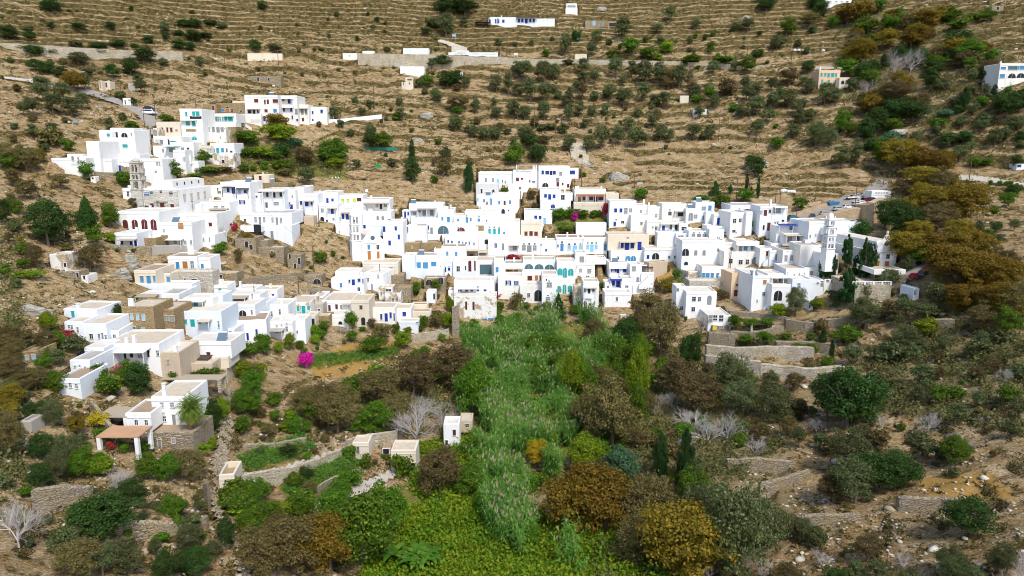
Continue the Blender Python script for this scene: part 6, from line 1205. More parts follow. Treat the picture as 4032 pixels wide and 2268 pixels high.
fill([(1860,880),(2160,860),(2250,800),(2280,740),(2200,760),(2100,800),(1960,850)],8,'suo',(12,22),21,22)
fill([(60,1180),(520,1180),(540,1300),(520,1449),(60,1449)],26,'usvouv',(12,30),41,22)
fill([(600,1000),(1100,1130),(900,1200),(600,1230)],20,'uuvsu',(9,20),42,18)
fill([(1850,800),(2300,740),(2576,1000),(2500,1300),(1900,1300),(1800,1100)],26,'ssovuB',(12,28),43,22)
fill([(1450,870),(1800,880),(1800,1300),(1500,1300)],26,'ubvgy',(20,40),44,20)
fill([(0,20),(1150,40),(1100,330),(600,230),(0,420)],60,'vsvu',(5,11),45,16)
fill([(1150,60),(2200,40),(2150,400),(1500,400),(1150,400)],60,'vsvu',(5,12),46,15)
fill([(260,1250),(520,1300),(560,1449),(300,1449)],6,'os',(30,46),22,34)
fill([(620,620),(860,600),(1000,640),(1000,690),(700,700)],6,'usv',(8,16),23,24)
# ---------------------------------------------------------------- palms, banana, reeds, creeper
def palm(T,x,y,hpx,label,fan=True):
    X,Y=tp(T,x,y); b=P3(X,Y); z=b[2]; dep=b[1]*cp-(z-CAMZ)*sp; h=hpx/TILES[T][2]*dep/FP
    root=empty('palm_tree',(b[0],b[1],z),0,label,'palm'); r=random.Random(int(x))
    m=MB(); m.tube([(0,0,-.5),(.1,0,h*.3),(-.05,.05,h*.62),(0,0,h*.82)],[.45,.34,.30,.34],8); m.build('trunk',M['palmbark'],root)
    g=MB(); n=44
    def frond(a,el,L,droop,dead=False):
        pts=[];p=np.array([0,0,h*.84]);d=np.array([math.cos(a)*math.cos(el),math.sin(a)*math.cos(el),math.sin(el)])
        for k in range(7): pts.append(p.copy()); p=p+d*L/6; d=d+np.array([0,0,-droop/6*(1+k*.35)]); d/=np.linalg.norm(d)
        side=np.array([-math.sin(a),math.cos(a),0])
        for k in range(6):
            w=L*.22*(math.sin(math.pi*(k+.7)/6.6)+.15)
            for s in (-1,1):
                for j in range(2):
                    q0=pts[k]+(pts[k+1]-pts[k])*(j*.5); q1=pts[k]+(pts[k+1]-pts[k])*(j*.5+.38); tip=q1+side*s*w+np.array([0,0,-w*.5])+(pts[k+1]-pts[k])*.6
                    g.add([q0,q1,tip],[(0,1,2)],1 if dead else 0)
    for k in range(n):
        t=k/n; el=1.35-2.0*t; frond(k*2.4,el,h*.30*r.uniform(.85,1.1),.5+.9*t,False)
    for k in range(26): frond(k*2.4+.7,-.7-r.uniform(0,.6),h*.30*r.uniform(.7,1.),.6,True)
    g.build('crown',[mat_leaf_cache('palm_leaf',(.09,.16,.02),(.16,.22,.03),(.26,.27,.04)),mat_leaf_cache('dead_frond',(.42,.26,.05),(.34,.20,.05),(.5,.33,.08))],root)
_c={}
def mat_leaf_cache(n_,*a):
    if n_ not in _c: _c[n_]=mat_leaf(n_,*a)
    return _c[n_]
palm('M',1475,1050,660,"left fan palm with hanging golden dead fronds in front of the white cottage")
palm('M',1535,1048,680,"right and taller fan palm with hanging golden dead fronds in front of the white cottage")
palm('I',2200,1090,230,"feathery green palm below the parked red car")
def banana(T,x,y,hpx,label):
    X,Y=tp(T,x,y); b=P3(X,Y); z=float(gz(b[0],b[1])); dep=b[1]*cp-(z-CAMZ)*sp; h=hpx/TILES[T][2]*dep/FP; g=MB(); r=random.Random(5)
    for c in range(7):
        ox,oy=r.uniform(-1,1)*h*.7,r.uniform(-.5,.5)*h*.6
        for k in range(9):
            a=k*.75+r.uniform(-.2,.2); p=np.array([ox,oy,h*.35]); d=np.array([math.cos(a)*.6,math.sin(a)*.6,.9]); L=h*r.uniform(.5,.8); side=np.array([-math.sin(a),math.cos(a),0]); pr=None
            for j in range(6):
                w=L*.13*math.sin(math.pi*(j+.4)/5.8); q=(p-side*w,p+side*w)
                if pr: g.add([pr[0],pr[1],q[1],q[0]],[(0,1,2,3)])
                pr=q; p=p+d*L/5; d=d+np.array([0,0,-.38]); d/=np.linalg.norm(d)
        g.tube([(ox,oy,-.3),(ox,oy,h*.36)],[.16,.1],6)
    o=g.build('banana_plant',mat_leaf_cache('banana_leaf',(.04,.14,.01),(.09,.20,.015),(.17,.26,.03))); o.location=(b[0],b[1],z); tag(o,label,'banana plant')
banana('O',280,790,130,"clump of broad leaved banana plants at the bottom edge")
def reeds(name,polys,n,seed,label,hr=(4.,6.2)):
    r=np.random.default_rng(seed); pts=[]
    while len(pts)<n:
        P=rand_ground(4000,lambda fx,fy,rr:np.any([inpoly(fx+(fbm(fx/40,fy/40,3,21)-.5)*110,fy+(fbm(fx/40,fy/40,3,22)-.5)*90,p) for p in polys],axis=0),seed+len(pts)+1); pts+=list(P[:,:3])
    P=np.array(pts[:n]); P=P[fbm(P[:,0]/5.5,P[:,1]/5.5,3,66)>.44]; n=len(P); H_=r.uniform(hr[0],hr[1],n)*(.6+.85*vnoise(P[:,0]/4.5,P[:,1]/4.5,7)); V=[];Fq=[];mi=[]; base=0
    ln=r.normal(0,.18,(n,2)); nb=11
    a=r.uniform(0,6.28,(n,nb)); t=np.linspace(.22,.97,nb)[None]+r.uniform(-.04,.04,(n,nb)); L=r.uniform(.9,1.6,(n,nb))*(1.15-.35*t)
    c=np.stack([P[:,0:1]+ln[:,0:1]*H_[:,None]*t**2,P[:,1:2]+ln[:,1:2]*H_[:,None]*t**2,P[:,2:3]+H_[:,None]*t],2)
    d=np.stack([np.cos(a),np.sin(a),np.full_like(a,.75)],2); d2=np.stack([np.cos(a),np.sin(a),np.full_like(a,-.35)],2); s=np.stack([-np.sin(a),np.cos(a),0*a],2)*.085
    A=c; B=c+d*L[...,None]*.5; C_=B+d2*L[...,None]*.55
    q1=np.stack([A-s*.5,A+s*.5,B+s,B-s],2).reshape(-1,4,3); q2=np.stack([B-s,B+s,C_+s*.1,C_-s*.1],2).reshape(-1,4,3)
    top=np.stack([P[:,0]+ln[:,0]*H_,P[:,1]+ln[:,1]*H_,P[:,2]+H_],1); w=.035
    st1=np.stack([P-[w,0,.3],P+[w,0,-.3],top+[w*.5,0,0],top-[w*.5,0,0]],1)
    k=r.uniform(size=n)<.22*(fbm(P[:,0]/9,P[:,1]/9,2,4)>.5)+.05; tp_=top[k]; m_=len(tp_); pl=[]
    for an in (0,1.05,2.1):
        e=np.array([math.cos(an),math.sin(an),0])*.17; up=np.stack([r.uniform(-.2,.3,m_),r.uniform(-.2,.2,m_),np.full(m_,.75)],1)
        pl.append(np.stack([tp_-e*.2-[0,0,.1],tp_+up*.45+e,tp_+up,tp_+up*.45-e],1))
    pl=np.concatenate(pl)
    Q=np.concatenate([q1,q2,st1,pl]); mi=np.concatenate([np.zeros(len(q1)+len(q2)+len(st1),int),np.ones(len(pl),int)])
    me=npmesh(name,Q.reshape(-1,3),np.arange(len(Q)*4).reshape(-1,4),[mat_leaf_cache('reed_leaf',(.05,.15,.015),(.14,.27,.035),(.30,.42,.10)),mat_leaf_cache('reed_plume',(.34,.30,.18),(.42,.37,.24),(.30,.25,.15))],mi)
    o=link(bpy.data.objects.new(name,me)); tag(o,label,'reeds',kind='stuff')
reeds('giant_reeds',[[(1250,850),(1380,790),(1510,800),(1540,900),(1480,940),(1420,990),(1290,980),(1180,920)],[(1170,880),(1320,900),(1440,1010),(1430,1120),(1330,1160),(1240,1130),(1170,1060),(1150,980)],
  [(1240,1120),(1400,1170),(1390,1250),(1330,1330),(1340,1400),(1250,1390),(1220,1280),(1190,1180)],[(1360,1380),(1430,1370),(1480,1449),(1350,1460)]],11500,100,"tall green giant reeds with tan plumes filling the ravine")
def creeper():
    polys=[[(900,1500),(930,1420),(1020,1300),(1130,1240),(1240,1240),(1240,1500)],[(1240,1330),(1640,1300),(1740,1500),(1240,1500)],[(1000,1130),(1200,1090),(1230,1240),(1050,1260)],[(1440,1000),(1560,900),(1620,960),(1560,1150),(1440,1150)],[(1480,830),(1560,850),(1540,930),(1470,900)]]
    P=rand_ground(15000,lambda fx,fy,rr:np.any([inpoly(fx,fy,p) for p in polys],axis=0),900); r=np.random.default_rng(4); n=len(P); s=r.uniform(.14,.30,n); hz=.35+1.1*fbm(P[:,0]/3.5,P[:,1]/3.5,2,5)
    V,F_=leafcards(P[:,:3],s,9,r,np.full(n,.5),hz,.8)
    o=link(bpy.data.objects.new('creeper',npmesh('creeper',V,F_,mat_leaf_cache('creeper_leaf',(.07,.16,.006),(.17,.23,.010),(.30,.27,.02))))); tag(o,'yellow green creeper carpet over the ravine floor','creeper',kind='stuff')
    # under-storey of gardens and woods
    polys=[[(2080,40),(2450,20),(2576,180),(2500,300),(2260,330),(2230,500),(2330,600),(2576,800),(2576,1100),(2000,1000),(2250,880),(2400,700),(2200,400),(2100,200)],[(1480,850),(1700,880),(2000,1000),(2000,1100),(1700,1350),(1780,1500),(1500,1500)],[(600,350),(850,380),(900,450),(600,430)],[(760,1000),(1150,900),(1200,1100),(900,1100)],[(0,560),(60,560),(60,1449),(0,1449)]]
    P=rand_ground(11000,lambda fx,fy,rr:np.any([inpoly(fx,fy,p) for p in polys],axis=0)&(fbm(fx/20,fy/14,2,61)>.46),901); n=len(P); s=r.uniform(.16,.36,n)
    V,F_=leafcards(P[:,:3],s,9,r,np.full(n,.6),.4+1.3*fbm(P[:,0]/4,P[:,1]/4,2,6),.7)
    o=link(bpy.data.objects.new('undergrowth',npmesh('undergrowth',V,F_,mat_leaf_cache('undergrowth_leaf',(.09,.11,.03),(.16,.15,.05),(.24,.20,.08))))); tag(o,'tangled undergrowth of the woods','undergrowth',kind='stuff')
    polys=[[(600,1150),(760,1090),(800,1130),(620,1190)],[(700,1230),(880,1140),(920,1165),(760,1260)],[(1110,1140),(1170,1110),(1215,1085),(1230,1110),(1140,1150)],[(760,900),(1000,870),(1010,890),(800,930)],[(1130,800),(1240,830),(1230,850),(1140,830)],[(1400,560),(1450,565),(1450,582),(1395,580)]]
    P=rand_ground(3600,lambda fx,fy,rr:np.any([inpoly(fx,fy,p) for p in polys],axis=0),902); n=len(P)
    V,F_=leafcards(P[:,:3],r.uniform(.10,.2,n),9,r,np.full(n,.35),.15+.5*fbm(P[:,0]/3,P[:,1]/3,2,6),.7)
    o=link(bpy.data.objects.new('garden_greens',npmesh('garden_greens',V,F_,mat_leaf_cache('garden_leaf',(.04,.15,.02),(.10,.20,.02),(.20,.24,.04))))); tag(o,'low green vegetable beds of the terrace gardens','plants',kind='stuff')
creeper()
# ---------------------------------------------------------------- poles, cars, small things
def pole(T,x,yb,yt,label,xt=None,arm=True):
    X,Yb=tp(T,x,yb); _,Yt=tp(T,x,yt); b=P3(X,Yb); zt=Zat(b[1],Yt); h=zt-b[2]; root=empty('utility_pole',tuple(b),0,label,'pole','wooden utility poles')
    m=MB(); m.tube([(0,0,-1),(0,0,h)],[.17,.11],8); m.build('post',M['wood'],root)
    if arm:
        a=MB(); a.box(-.9,.9,-.06,.06,h-.55,h-.42); a.build('crossarm',M['wood'],root)
        for s in(-.75,0,.75):
            q=MB(); q.lathe([(.05,h-.42),(.07,h-.3),(.03,h-.2)],6,s,0); q.build('insulator',M['frame'],root)
    return b+np.array([0,0,h-.4])
PL=[('A',1468,520,335,"utility pole at the bottom of the white van's lane"),('A',1580,440,190,"utility pole just right of the parked white van"),('A',1545,740,515,"leaning pole beside the white stairway"),('A',1225,140,10,"utility pole behind the ruined pale house"),
('A',850,930,815,"short pole in front of the spur chapel"),('A',1988,320,205,"thin pole above the turquoise shuttered house"),('B',1822,740,440,"brown pole in front of the blue porch house"),('C',2168,405,100,"utility pole on the bare terrace right of the large villa"),
('D',183,780,500,"pole standing beside the dark round gateway"),('D',118,1380,1030,"pole on the dry slope left of the slim tower church"),('K',765,415,65,"utility pole above the cream cottage slope"),('K',1603,545,290,"dark pole between the forecourt and the curled parapet house"),
('K',572,670,420,"rusty pole in the middle of the rubble slope"),('J',1952,870,560,"tall dark lamp pole beside the reed pergola"),('E',1577,435,60,"pole by the stone steps above the village"),('E',1485,610,330,"blue painted pole beside the maroon shuttered house"),
('E',2248,460,225,"grey pole on the bare hillside path"),('E',803,910,490,"brown pole beside the garden bank in the village centre"),('F',962,480,170,"utility pole behind the roof terrace house"),('F',1130,300,90,"pole between the two cypresses on the bare hill"),
('F',1458,485,315,"left pole of the pair above the teal car"),('F',1515,490,345,"right pole of the pair above the teal car"),('F',1966,440,150,"leaning pole on the bare hillside above the car park"),('F',2075,230,110,"thin grey pole high on the bare hillside"),
('F',2468,540,275,"pole among the parked white cars"),('F',1720,755,500,"pole rising beside the black parked jeep"),('F',1905,1305,1040,"dark pole in front of the blue arched house"),('F',880,1385,1040,"tall dark pole in the centre of the right quarter"),
('S',1700,515,345,"utility pole below the left road wall"),('S',2105,550,375,"double pole on the upper terraces"),('S',2330,460,285,"utility pole above the grey road wall"),('U',250,815,645,"pole on the terraces below the cream ruined tower"),
('U',935,680,465,"pole beside the twin round trees"),('U',1248,430,255,"pole behind the tavern wall"),('U',1457,970,800,"thin pole in the olive grove"),('U',1617,1000,870,"short thin pole in the olive grove"),('U',1995,260,160,"dark pole before the stone house with sky blue doors"),
('U',2515,460,305,"pole at the right end of the road parapet"),('T',45,715,510,"reddish pole among the brown trees"),('T',272,1045,830,"pole right of the round water tank"),('T',820,460,375,"short reddish pole below the white bales"),
('T',2125,630,485,"pole left of the far right villa"),('T',2250,760,610,"pole below the far right villa"),('T',2160,1375,1190,"leaning pole beside the far road"),('T',1515,1400,1280,"street pole at the bend above the car park"),('T',485,440,330,"slim pole beside the dark round bush at upper right"),('I',1758,830,685,"white flagpole beside the third church")]
TOPS=[]
for p in PL: TOPS.append(pole(*p[:4],p[4],arm=p[0] in 'SUTAF' and 'thin' not in p[4] and 'short' not in p[4]))
def wire(a,b,label,sag=1.2):
    m=MB(); c=a.copy(); pts=[]
    for k in range(9):
        t=k/8; q=a*(1-t)+b*t-c; pts.append((q[0],q[1],q[2]-sag*4*t*(1-t)))
    m.tube(pts,[.025]*9,4); o=m.build('overhead_wire',M['darkwood']); o.location=tuple(c); tag(o,label,'wire')
for i,j,l in [(0,1,"overhead wire between the two poles at the white van"),(18,22,"wire running from the roof terrace pole to the leaning hillside pole"),(16,18,"long wire crossing the bare hillside above the village"),(27,26,"wire sagging between the two dark poles of the right quarter"),(9,6,"wire over the dry slope left of the slim tower church"),(28,29,"wire between the poles under the left road wall"),(29,30,"wire from the double pole up to the grey road wall")]:
    wire(TOPS[i],TOPS[j],l)
def car(T,x,y,head,col,label,kind='car',L=4.1):
    X,Y=tp(T,x,y); b=P3(X,Y); z=float(gz(b[0],b[1]))+.12
    root=empty('parked_'+kind,(b[0],b[1],z),math.radians(head),label,'pickup' if kind=='pickup' else kind,'vehicles parked along the road'); W=.86 if kind!='van' else .95
    P={'car':[(-.5,.35),(-.49,.62),(-.47,.85),(-.36,.95),(.22,.92),(.44,.78),(.5,.6),(.5,.35)],'suv':[(-.5,.4),(-.5,.75),(-.48,1.0),(.2,1.0),(.46,.92),(.5,.7),(.5,.4)],
       'pickup':[(-.5,.45),(-.5,.95),(-.05,.95),(.25,1.0),(.47,.92),(.5,.7),(.5,.45)],'van':[(-.5,.35),(-.5,1.1),(.32,1.1),(.47,.95),(.5,.7),(.5,.35)]}[kind]
    C={'car':[(-.44,.93),(-.32,1.40),(.05,1.42),(.24,.92)],'suv':[(-.49,.99),(-.45,1.62),(.04,1.66),(.22,.99)],'pickup':[(-.08,.96),(-.05,1.62),(.10,1.62),(.27,.98)],'van':[(-.5,1.09),(-.49,1.9),(.22,1.92),(.36,1.08)]}[kind]
    m=MB(); m.prism([(a*L,c) for a,c in P[::-1]][::-1],-W,W); 
    ww=W-.12; top=[(a*L,c) for a,c in C]; n=4
    vs=[(a,-(W-.02 if i in(0,3) else ww),c) for i,(a,c) in enumerate(top)]+[(a,(W-.02 if i in(0,3) else ww),c) for i,(a,c) in enumerate(top)]
    m.add(vs,[(0,3,2,1),(4,5,6,7),(0,1,5,4),(1,2,6,5),(2,3,7,6)]); bo=m.build('body',M['car_'+col],root)
    g=MB()
    def lerp(i,j,t,s,off): 
        a=np.array(vs[i]);c=np.array(vs[j]); q=a+(c-a)*t; return (q[0],q[1]+s*off,q[2])
    cx=sum(a for a,_ in top)/4; cz=sum(c for _,c in top)/4
    for s,k in((-1,0),(1,4)):
        g.add([(cx+(vs[k+i][0]-cx)*.84,vs[k+i][1]+s*.015,cz+(vs[k+i][2]-cz)*.70) for i in range(4)],[(0,3,2,1) if s<0 else (0,1,2,3)])
    for (i,j) in((0,1),(3,2)):
        d=.02*(-1 if i==0 else 1); Q=[vs[i],vs[j],vs[j+4],vs[i+4]]; c=np.mean(Q,axis=0); g.add([tuple(c+(np.array(q)-c)*.84+np.array([d,0,.01])) for q in Q],[(0,1,2,3)])
    g.build('windows',M['glass'],root)
    for sx in(-.31,.31):
        for sy in(-1,1):
            w=MB(); yy=sy*(W-.08); pts=[(sx*L,yy-.12,.32),(sx*L,yy+.12,.32)]; w.tube(pts,[.33,.33],12); o=w.build('wheel',M['rubber'],root)
            r=MB(); r.tube([(sx*L,yy+sy*.121-.01,.32),(sx*L,yy+sy*.121+.01,.32)],[.18,.18],8); r.build('rim',M['metal'],o)
    for sy in(-1,1):
        h=MB(); h.box(.49*L,.505*L,sy*W*.72-.16,sy*W*.72+.16,.62,.74); h.build('headlight',M['frame'],root)
        h=MB(); h.box(-.508*L,-.495*L,sy*W*.78-.1,sy*W*.78+.1,.68,.84); h.build('tail_light',M['car_red'],root)
    if kind=='pickup':
        q=MB(); q.box(-.48*L,-.09*L,-W+.1,W-.1,.953,.965); q.build('load_bed',M['rubber'],root)
    return root
car('A',1525,392,0,'white',"white delivery van parked on the lane beside two poles",'van',5.)
car('A',1515,345,0,'navy',"dark blue car half hidden behind the white van",'car',4.2)
car('F',1682,688,15,'teal',"teal hatchback parked beside the low stone bank",'car',3.9)
car('F',1922,678,75,'dgreen',"black green jeep parked head on in the road",'suv',4.0)
car('F',2085,640,12,'silver',"silver white hatchback, first in the row along the wall",'car',4.2)
car('F',2262,582,8,'silver',"silver grey estate car, second in the row along the wall",'car',4.5)
car('F',2372,558,10,'white',"white hatchback, third in the row along the wall",'car',4.0)
car('F',2495,525,10,'white',"white small car beside a pole, fourth in the row",'suv',4.0)
car('F',2555,500,10,'white',"white car in front of the red one at the end of the row",'car',4.0)
car('F',2620,475,10,'dred',"dark red car at the end of the row",'suv',4.1)
car('F',2685,462,10,'dgreen',"dark car nearest the pierced white end wall",'car',4.1)
car('F',2430,435,14,'white',"white pickup truck parked alone on the uphill side",'pickup',5.1)
car('I',1955,795,20,'navy',"dark blue car parked under the orange plane tree",'car',4.3)
car('I',1950,955,25,'red',"bright red hatchback parked above the feathery palm",'car',3.9)
car('I',2040,925,40,'dgreen',"black hatchback tucked behind the red one",'car',3.9)
car('I',2075,870,60,'dred',"maroon car mostly hidden under the plane trees",'car',3.9)
def thing(T,x,y,name,label,cat,fn,mats,rz=0,group=None,dz=0):
    X,Y=tp(T,x,y); b=P3(X,Y); z=max(float(gz(b[0],b[1])),b[2]-.4); m=MB(); fn(m); o=m.build(name,mats); o.location=(b[0],b[1],z+dz); o.rotation_euler=(0,0,rz); tag(o,label,cat,group); return o
def skip(m):
    m.add([(-1.7,-.8,.15),(1.7,-.8,.15),(1.7,.8,.15),(-1.7,.8,.15),(-2.2,-.95,1.25),(2.2,-.95,1.25),(2.2,.95,1.25),(-2.2,.95,1.25),(-2.0,-.8,1.2),(2.0,-.8,1.2),(2.0,.8,1.2),(-2.0,.8,1.2),(-1.6,-.7,.3),(1.6,-.7,.3),(1.6,.7,.3),(-1.6,.7,.3)],
      [(0,3,2,1),(0,1,5,4),(1,2,6,5),(2,3,7,6),(3,0,4,7),(4,5,9,8),(5,6,10,9),(6,7,11,10),(7,4,8,11),(8,9,13,12),(9,10,14,13),(10,11,15,14),(11,8,12,15),(12,13,14,15)])
thing('F',2190,508,'skip',"open blue metal skip on the uphill side of the car park",'skip',skip,M['car_skip'],.1)
def bag(m,w=.7):
    m.lathe([(w*.6,0),(w*.85,.15),(w*.9,.5),(w*.75,.95),(w*.35,1.1),(w*.1,1.15)],10)
for i,(x,y) in enumerate([(1548,330),(1580,328),(1622,340),(1655,342),(1690,345)]):
    thing('F',x,y,'bulk_bag',["leftmost of the white bulk bags","second from left of the white bulk bags","middle one of the five white bulk bags","fourth from left of the white bulk bags","rightmost of the white bulk bags"][i]+" above the car park",'bulk bag',lambda m:bag(m,.9),M['frame'],0,'white bulk bags on the hill')
for i,(x,y) in enumerate([(845,382),(875,380),(915,382),(950,382),(1060,384)]):
    thing('T',x,y,'white_sack',["first","second","third","fourth","fifth"][i]+" white sack from the left along the upper right track",'sack',lambda m:bag(m,1.0),M['frame'],0,'white sacks on the track')
def cone(m): m.lathe([(.28,0),(.28,.04),(.18,.06),(.04,.7)],8)
thing('F',1820,722,'traffic_cone',"orange traffic cone at the end of the car park wall",'traffic cone',cone,M['pr'] if False else mat_flat('cone_orange',(.75,.12,.02)))
thing('I',1862,925,'traffic_cone',"orange traffic cone on the road left of the red hatchback",'traffic cone',cone,bpy.data.materials['cone_orange'])
def hive(m):
    m.box(-.28,.28,-.28,.28,.12,.62); m.box(-.32,.32,-.32,.32,.622,.70); 
    for sx in(-.22,.22):
        for sy in(-.22,.22): m.box(sx-.03,sx+.03,sy-.03,sy+.03,0,.119)
for i,(x,y,t) in enumerate([(365,420,"pale blue beehive alone at the left of the lower terrace"),(700,462,"beehive first from the left of the middle row"),(752,458,"beehive second of the middle row"),(778,462,"beehive third of the middle row"),(832,453,"white beehive at the right end of the middle row"),(930,392,"beehive above the others near the lane"),(983,320,"left beehive of the upper pair below the lane"),(1027,320,"turquoise beehive, right one of the upper pair")]):
    thing('A',x,y,'beehive',t,'beehive',hive,M['pa'] if i in(0,2,3,7) else M['frame'],0,'beehives on the left terraces')
def tankv(m): m.lathe([(.65,0),(.7,.1),(.7,1.3),(.5,1.5),(.2,1.55)],12)
for T,x,y,mt,l in [('C',2318,1010,'rubber',"black plastic water tank right of the green netting"),('C',2260,588,'rubber',"black barrel at the end of the white boundary wall"),('C',1510,1140,'rubber',"black tub below the round green tree"),('C',2405,1128,'rubber',"black tank beside the little concrete steps"),('U',1782,295,'pt',"turquoise water tank under the dark bush high on the slope")]:
    thing(T,x,y,'water_tank',l,'water tank',tankv,M[mt],0)
def chair(m):
    m.box(-.25,.25,-.25,.25,.42,.46); m.box(-.25,.25,.21,.25,.462,.9)
    for sx in(-.22,.22):
        for sy in(-.2,.2): m.box(sx-.025,sx+.025,sy-.025,sy+.025,0,.419)
for i,(x,y) in enumerate([(1638,1310),(1682,1308),(1718,1308)]):
    thing('C',x,y,'plastic_chair',["left","middle","right"][i]+" white plastic chair of three on the dry garden terrace",'chair',chair,M['frame'],.3*i,'white plastic chairs on the terrace')
def net(m): m.box(-7,7,-.05,.05,0,1.3)
thing('C',2250,945,'green_net',"long dark green windbreak net under the big dark bush",'net',net,M['green_net'],.1)
def bed(m): m.box(-1.2,1.2,-.05,.05,0,1.3)
thing('C',2220,1150,'mesh_panel',"bright green mesh panel at the garden edge",'panel',bed,M['pn'])
def umb(m): m.lathe([(.04,0),(.04,2.)],6); m.add([(-1.4,-1.4,1.95),(1.4,-1.4,1.95),(1.4,1.4,1.95),(-1.4,1.4,1.95),(0,0,2.5)],[(0,1,4),(1,2,4),(2,3,4),(3,0,4),(0,3,2,1)])
thing('A',1762,770,'parasol',"green canvas parasol on the stepped house terrace",'parasol',umb,M['green_net'],0,None,2.)
def jar(m): m.lathe([(.18,0),(.4,.35),(.45,.7),(.3,1.05),(.2,1.15),(.26,1.25)],12)
thing('E',380,680,'clay_jar',"large terracotta jar on the terrace of the fanlight house",'jar',jar,M['terracotta'],0,None,.9)
thing('B',1243,1015,'clay_jar',"red clay jar standing on the flat roof beside the church terrace",'jar',jar,M['terracotta'],0,None,1.5)
def bench(m):
    m.box(-1,1,-.25,.25,.42,.48); m.box(-1,1,.22,.27,.482,.9); m.box(-.9,-.8,-.2,.2,0,.419); m.box(.8,.9,-.2,.2,0,.419)
rootsb=[thing('I',1322,1000,'bench',"orange wooden bench nearest the terrace steps",'bench',bench,M['po'],.1,None,.1),thing('I',1395,1005,'bench',"orange wooden bench nearest the balustrade corner",'bench',bench,M['po'],.1,None,.1)]
def boulder(seed,w,h):
    def f(m):
        r=random.Random(seed)
        for c in range(4):
            ox,oy=(r.uniform(-.55,.55)*w,r.uniform(-.3,.3)*w) if c else (0,0); sc_=1. if c==0 else r.uniform(.4,.7); n=11; prof=[(.9,-.4),(1.,-.05),(.97,.2),(.90,.24),(.86,.5),(.72,.55),(.6,.72),(.3,.8)]; vs=[]; tx,ty=r.uniform(-.3,.3),r.uniform(-.3,.3)
            wob=[r.uniform(.62,1.2) for _ in range(n)]
            for rr,z in prof:
                for k in range(n): a=6.28*k/n; q=rr*wob[k]*r.uniform(.9,1.08)*sc_; vs.append((ox+q*w*math.cos(a)+tx*z*w*.5,oy+q*w*.6*math.sin(a)+ty*z*w*.3,z*h*sc_*r.uniform(.88,1.1)+(math.cos(a)*tx*h*.4 if z>.1 else 0)))
            fs=[(i*n+k,i*n+(k+1)%n,(i+1)*n+(k+1)%n,(i+1)*n+k) for i in range(len(prof)-1) for k in range(n)]+[tuple((len(prof)-1)*n+k for k in range(n))]; m.add(vs,fs)
    return f
def mat_rock(name,a,b_,d):
    m,nt,b,o=nodes(name); n=N(nt); p=n.pos(); c=n.mix(n.ramp(n.noise(n.scalev(p,(.5,.5,1.6)),.6,6,.65),[(.38,0.),(.62,1.)]),a,b_)
    f=n.noise(n.scalev(p,(.5,.5,2.4)),1.1,7,.7); c=n.mix(n.ramp(f,[(.38,1.),(.47,0.)]),c,d); n.lk(c,b.inputs['Base Color']); n.bump(b,f,.9,1.); return m
bm=mat_rock('boulder_rock',(.50,.36,.20),(.36,.24,.12),(.14,.09,.04)); gm=mat_rock('grey_boulder_rock',(.52,.49,.42),(.36,.33,.27),(.17,.15,.12))
for i,(T,x,y,w,h,g,l) in enumerate([('A',545,975,3.2,4.2,0,"orange brown crag at the foot of the spur chapel"),('J',200,330,3.6,5.5,0,"tall orange rock face under the first church walls"),('J',350,340,2.6,5.,1,"pale grey rock beside the tall orange rock face"),('J',260,440,2.6,3.,1,"lower pale rock heap left of the cream cottage"),
 ('E',2030,320,4.2,4.,1,"large grey slab boulder on the bare hillside"),('E',2180,460,1.6,1.2,1,"white pointed rock beside the hillside path"),('E',1650,160,2.2,2.,1,"grey boulder right of the stone steps"),('E',2310,395,1.8,1.8,1,"grey boulder behind the hillside pole"),('T',560,1260,5.5,4.5,1,"big pale weathered rock behind the umbrella pine"),
 ('U',1970,65,3.2,2.2,1,"smooth pale boulder right of the pigeon house"),('U',570,1060,3.,2.2,1,"pale boulder above the slim cypress"),('T',485,130,2.6,1.8,1,"smooth round boulder high on the right slope"),('U',640,870,3.,2.4,1,"pale boulder above the dry gully"),('T',1640,1000,5.,2.,1,"long pale outcrop among the dark ravine trees"),
 ('H',650,1090,5.5,3.,1,"layered grey outcrop below the zigzag stair house"),('H',100,1060,3.,2.4,0,"rounded rock beside the painted kennel"),('K',1790,490,3.4,3.2,0,"cream rock face under the forecourt base"),('T',1330,1350,5.,4.,0,"orange rock cutting beside the road bend"),('T',1290,1440,5.,3.,0,"lower part of the road cutting rock"),('D',640,130,5.5,3.,0,"layered brown outcrop under the plastic chairs"),('D',1220,250,4.,2.4,0,"flat ledge rock left of the round dark tree"),
 ('X',280,790,6.,4.,0,"ochre undercut cliff beneath the lower right terraces"),('X',150,770,5.,4.,0,"ochre cliff block left under the lower right terraces"),('E',380,130,5.,3.,0,"dark ledge outcrop left above the sprawling villa"),('E',1300,90,5.,2.6,0,"rock ledges behind the sprawling villa"),('L',240,200,4.,2.5,1,"grey rock above the brown thorn trees at left"),('W',680,650,4.,3.,0,"cave rock of the ravine dwelling")]):
    thing(T,x,y,'boulder',l,'rock',boulder(i+3,w,h),gm if g else bm,random.uniform(-.3,.3),None,-.5)
def kennel(m): m.box(-.9,.9,-.7,.7,0,1.1); m.box(-.5,.5,-.73,-.70,0,.6,1)
thing('H',172,1130,'kennel',"white painted kennel on the rubble below the blue porch house",'kennel',kennel,[M['frame'],M['po']])
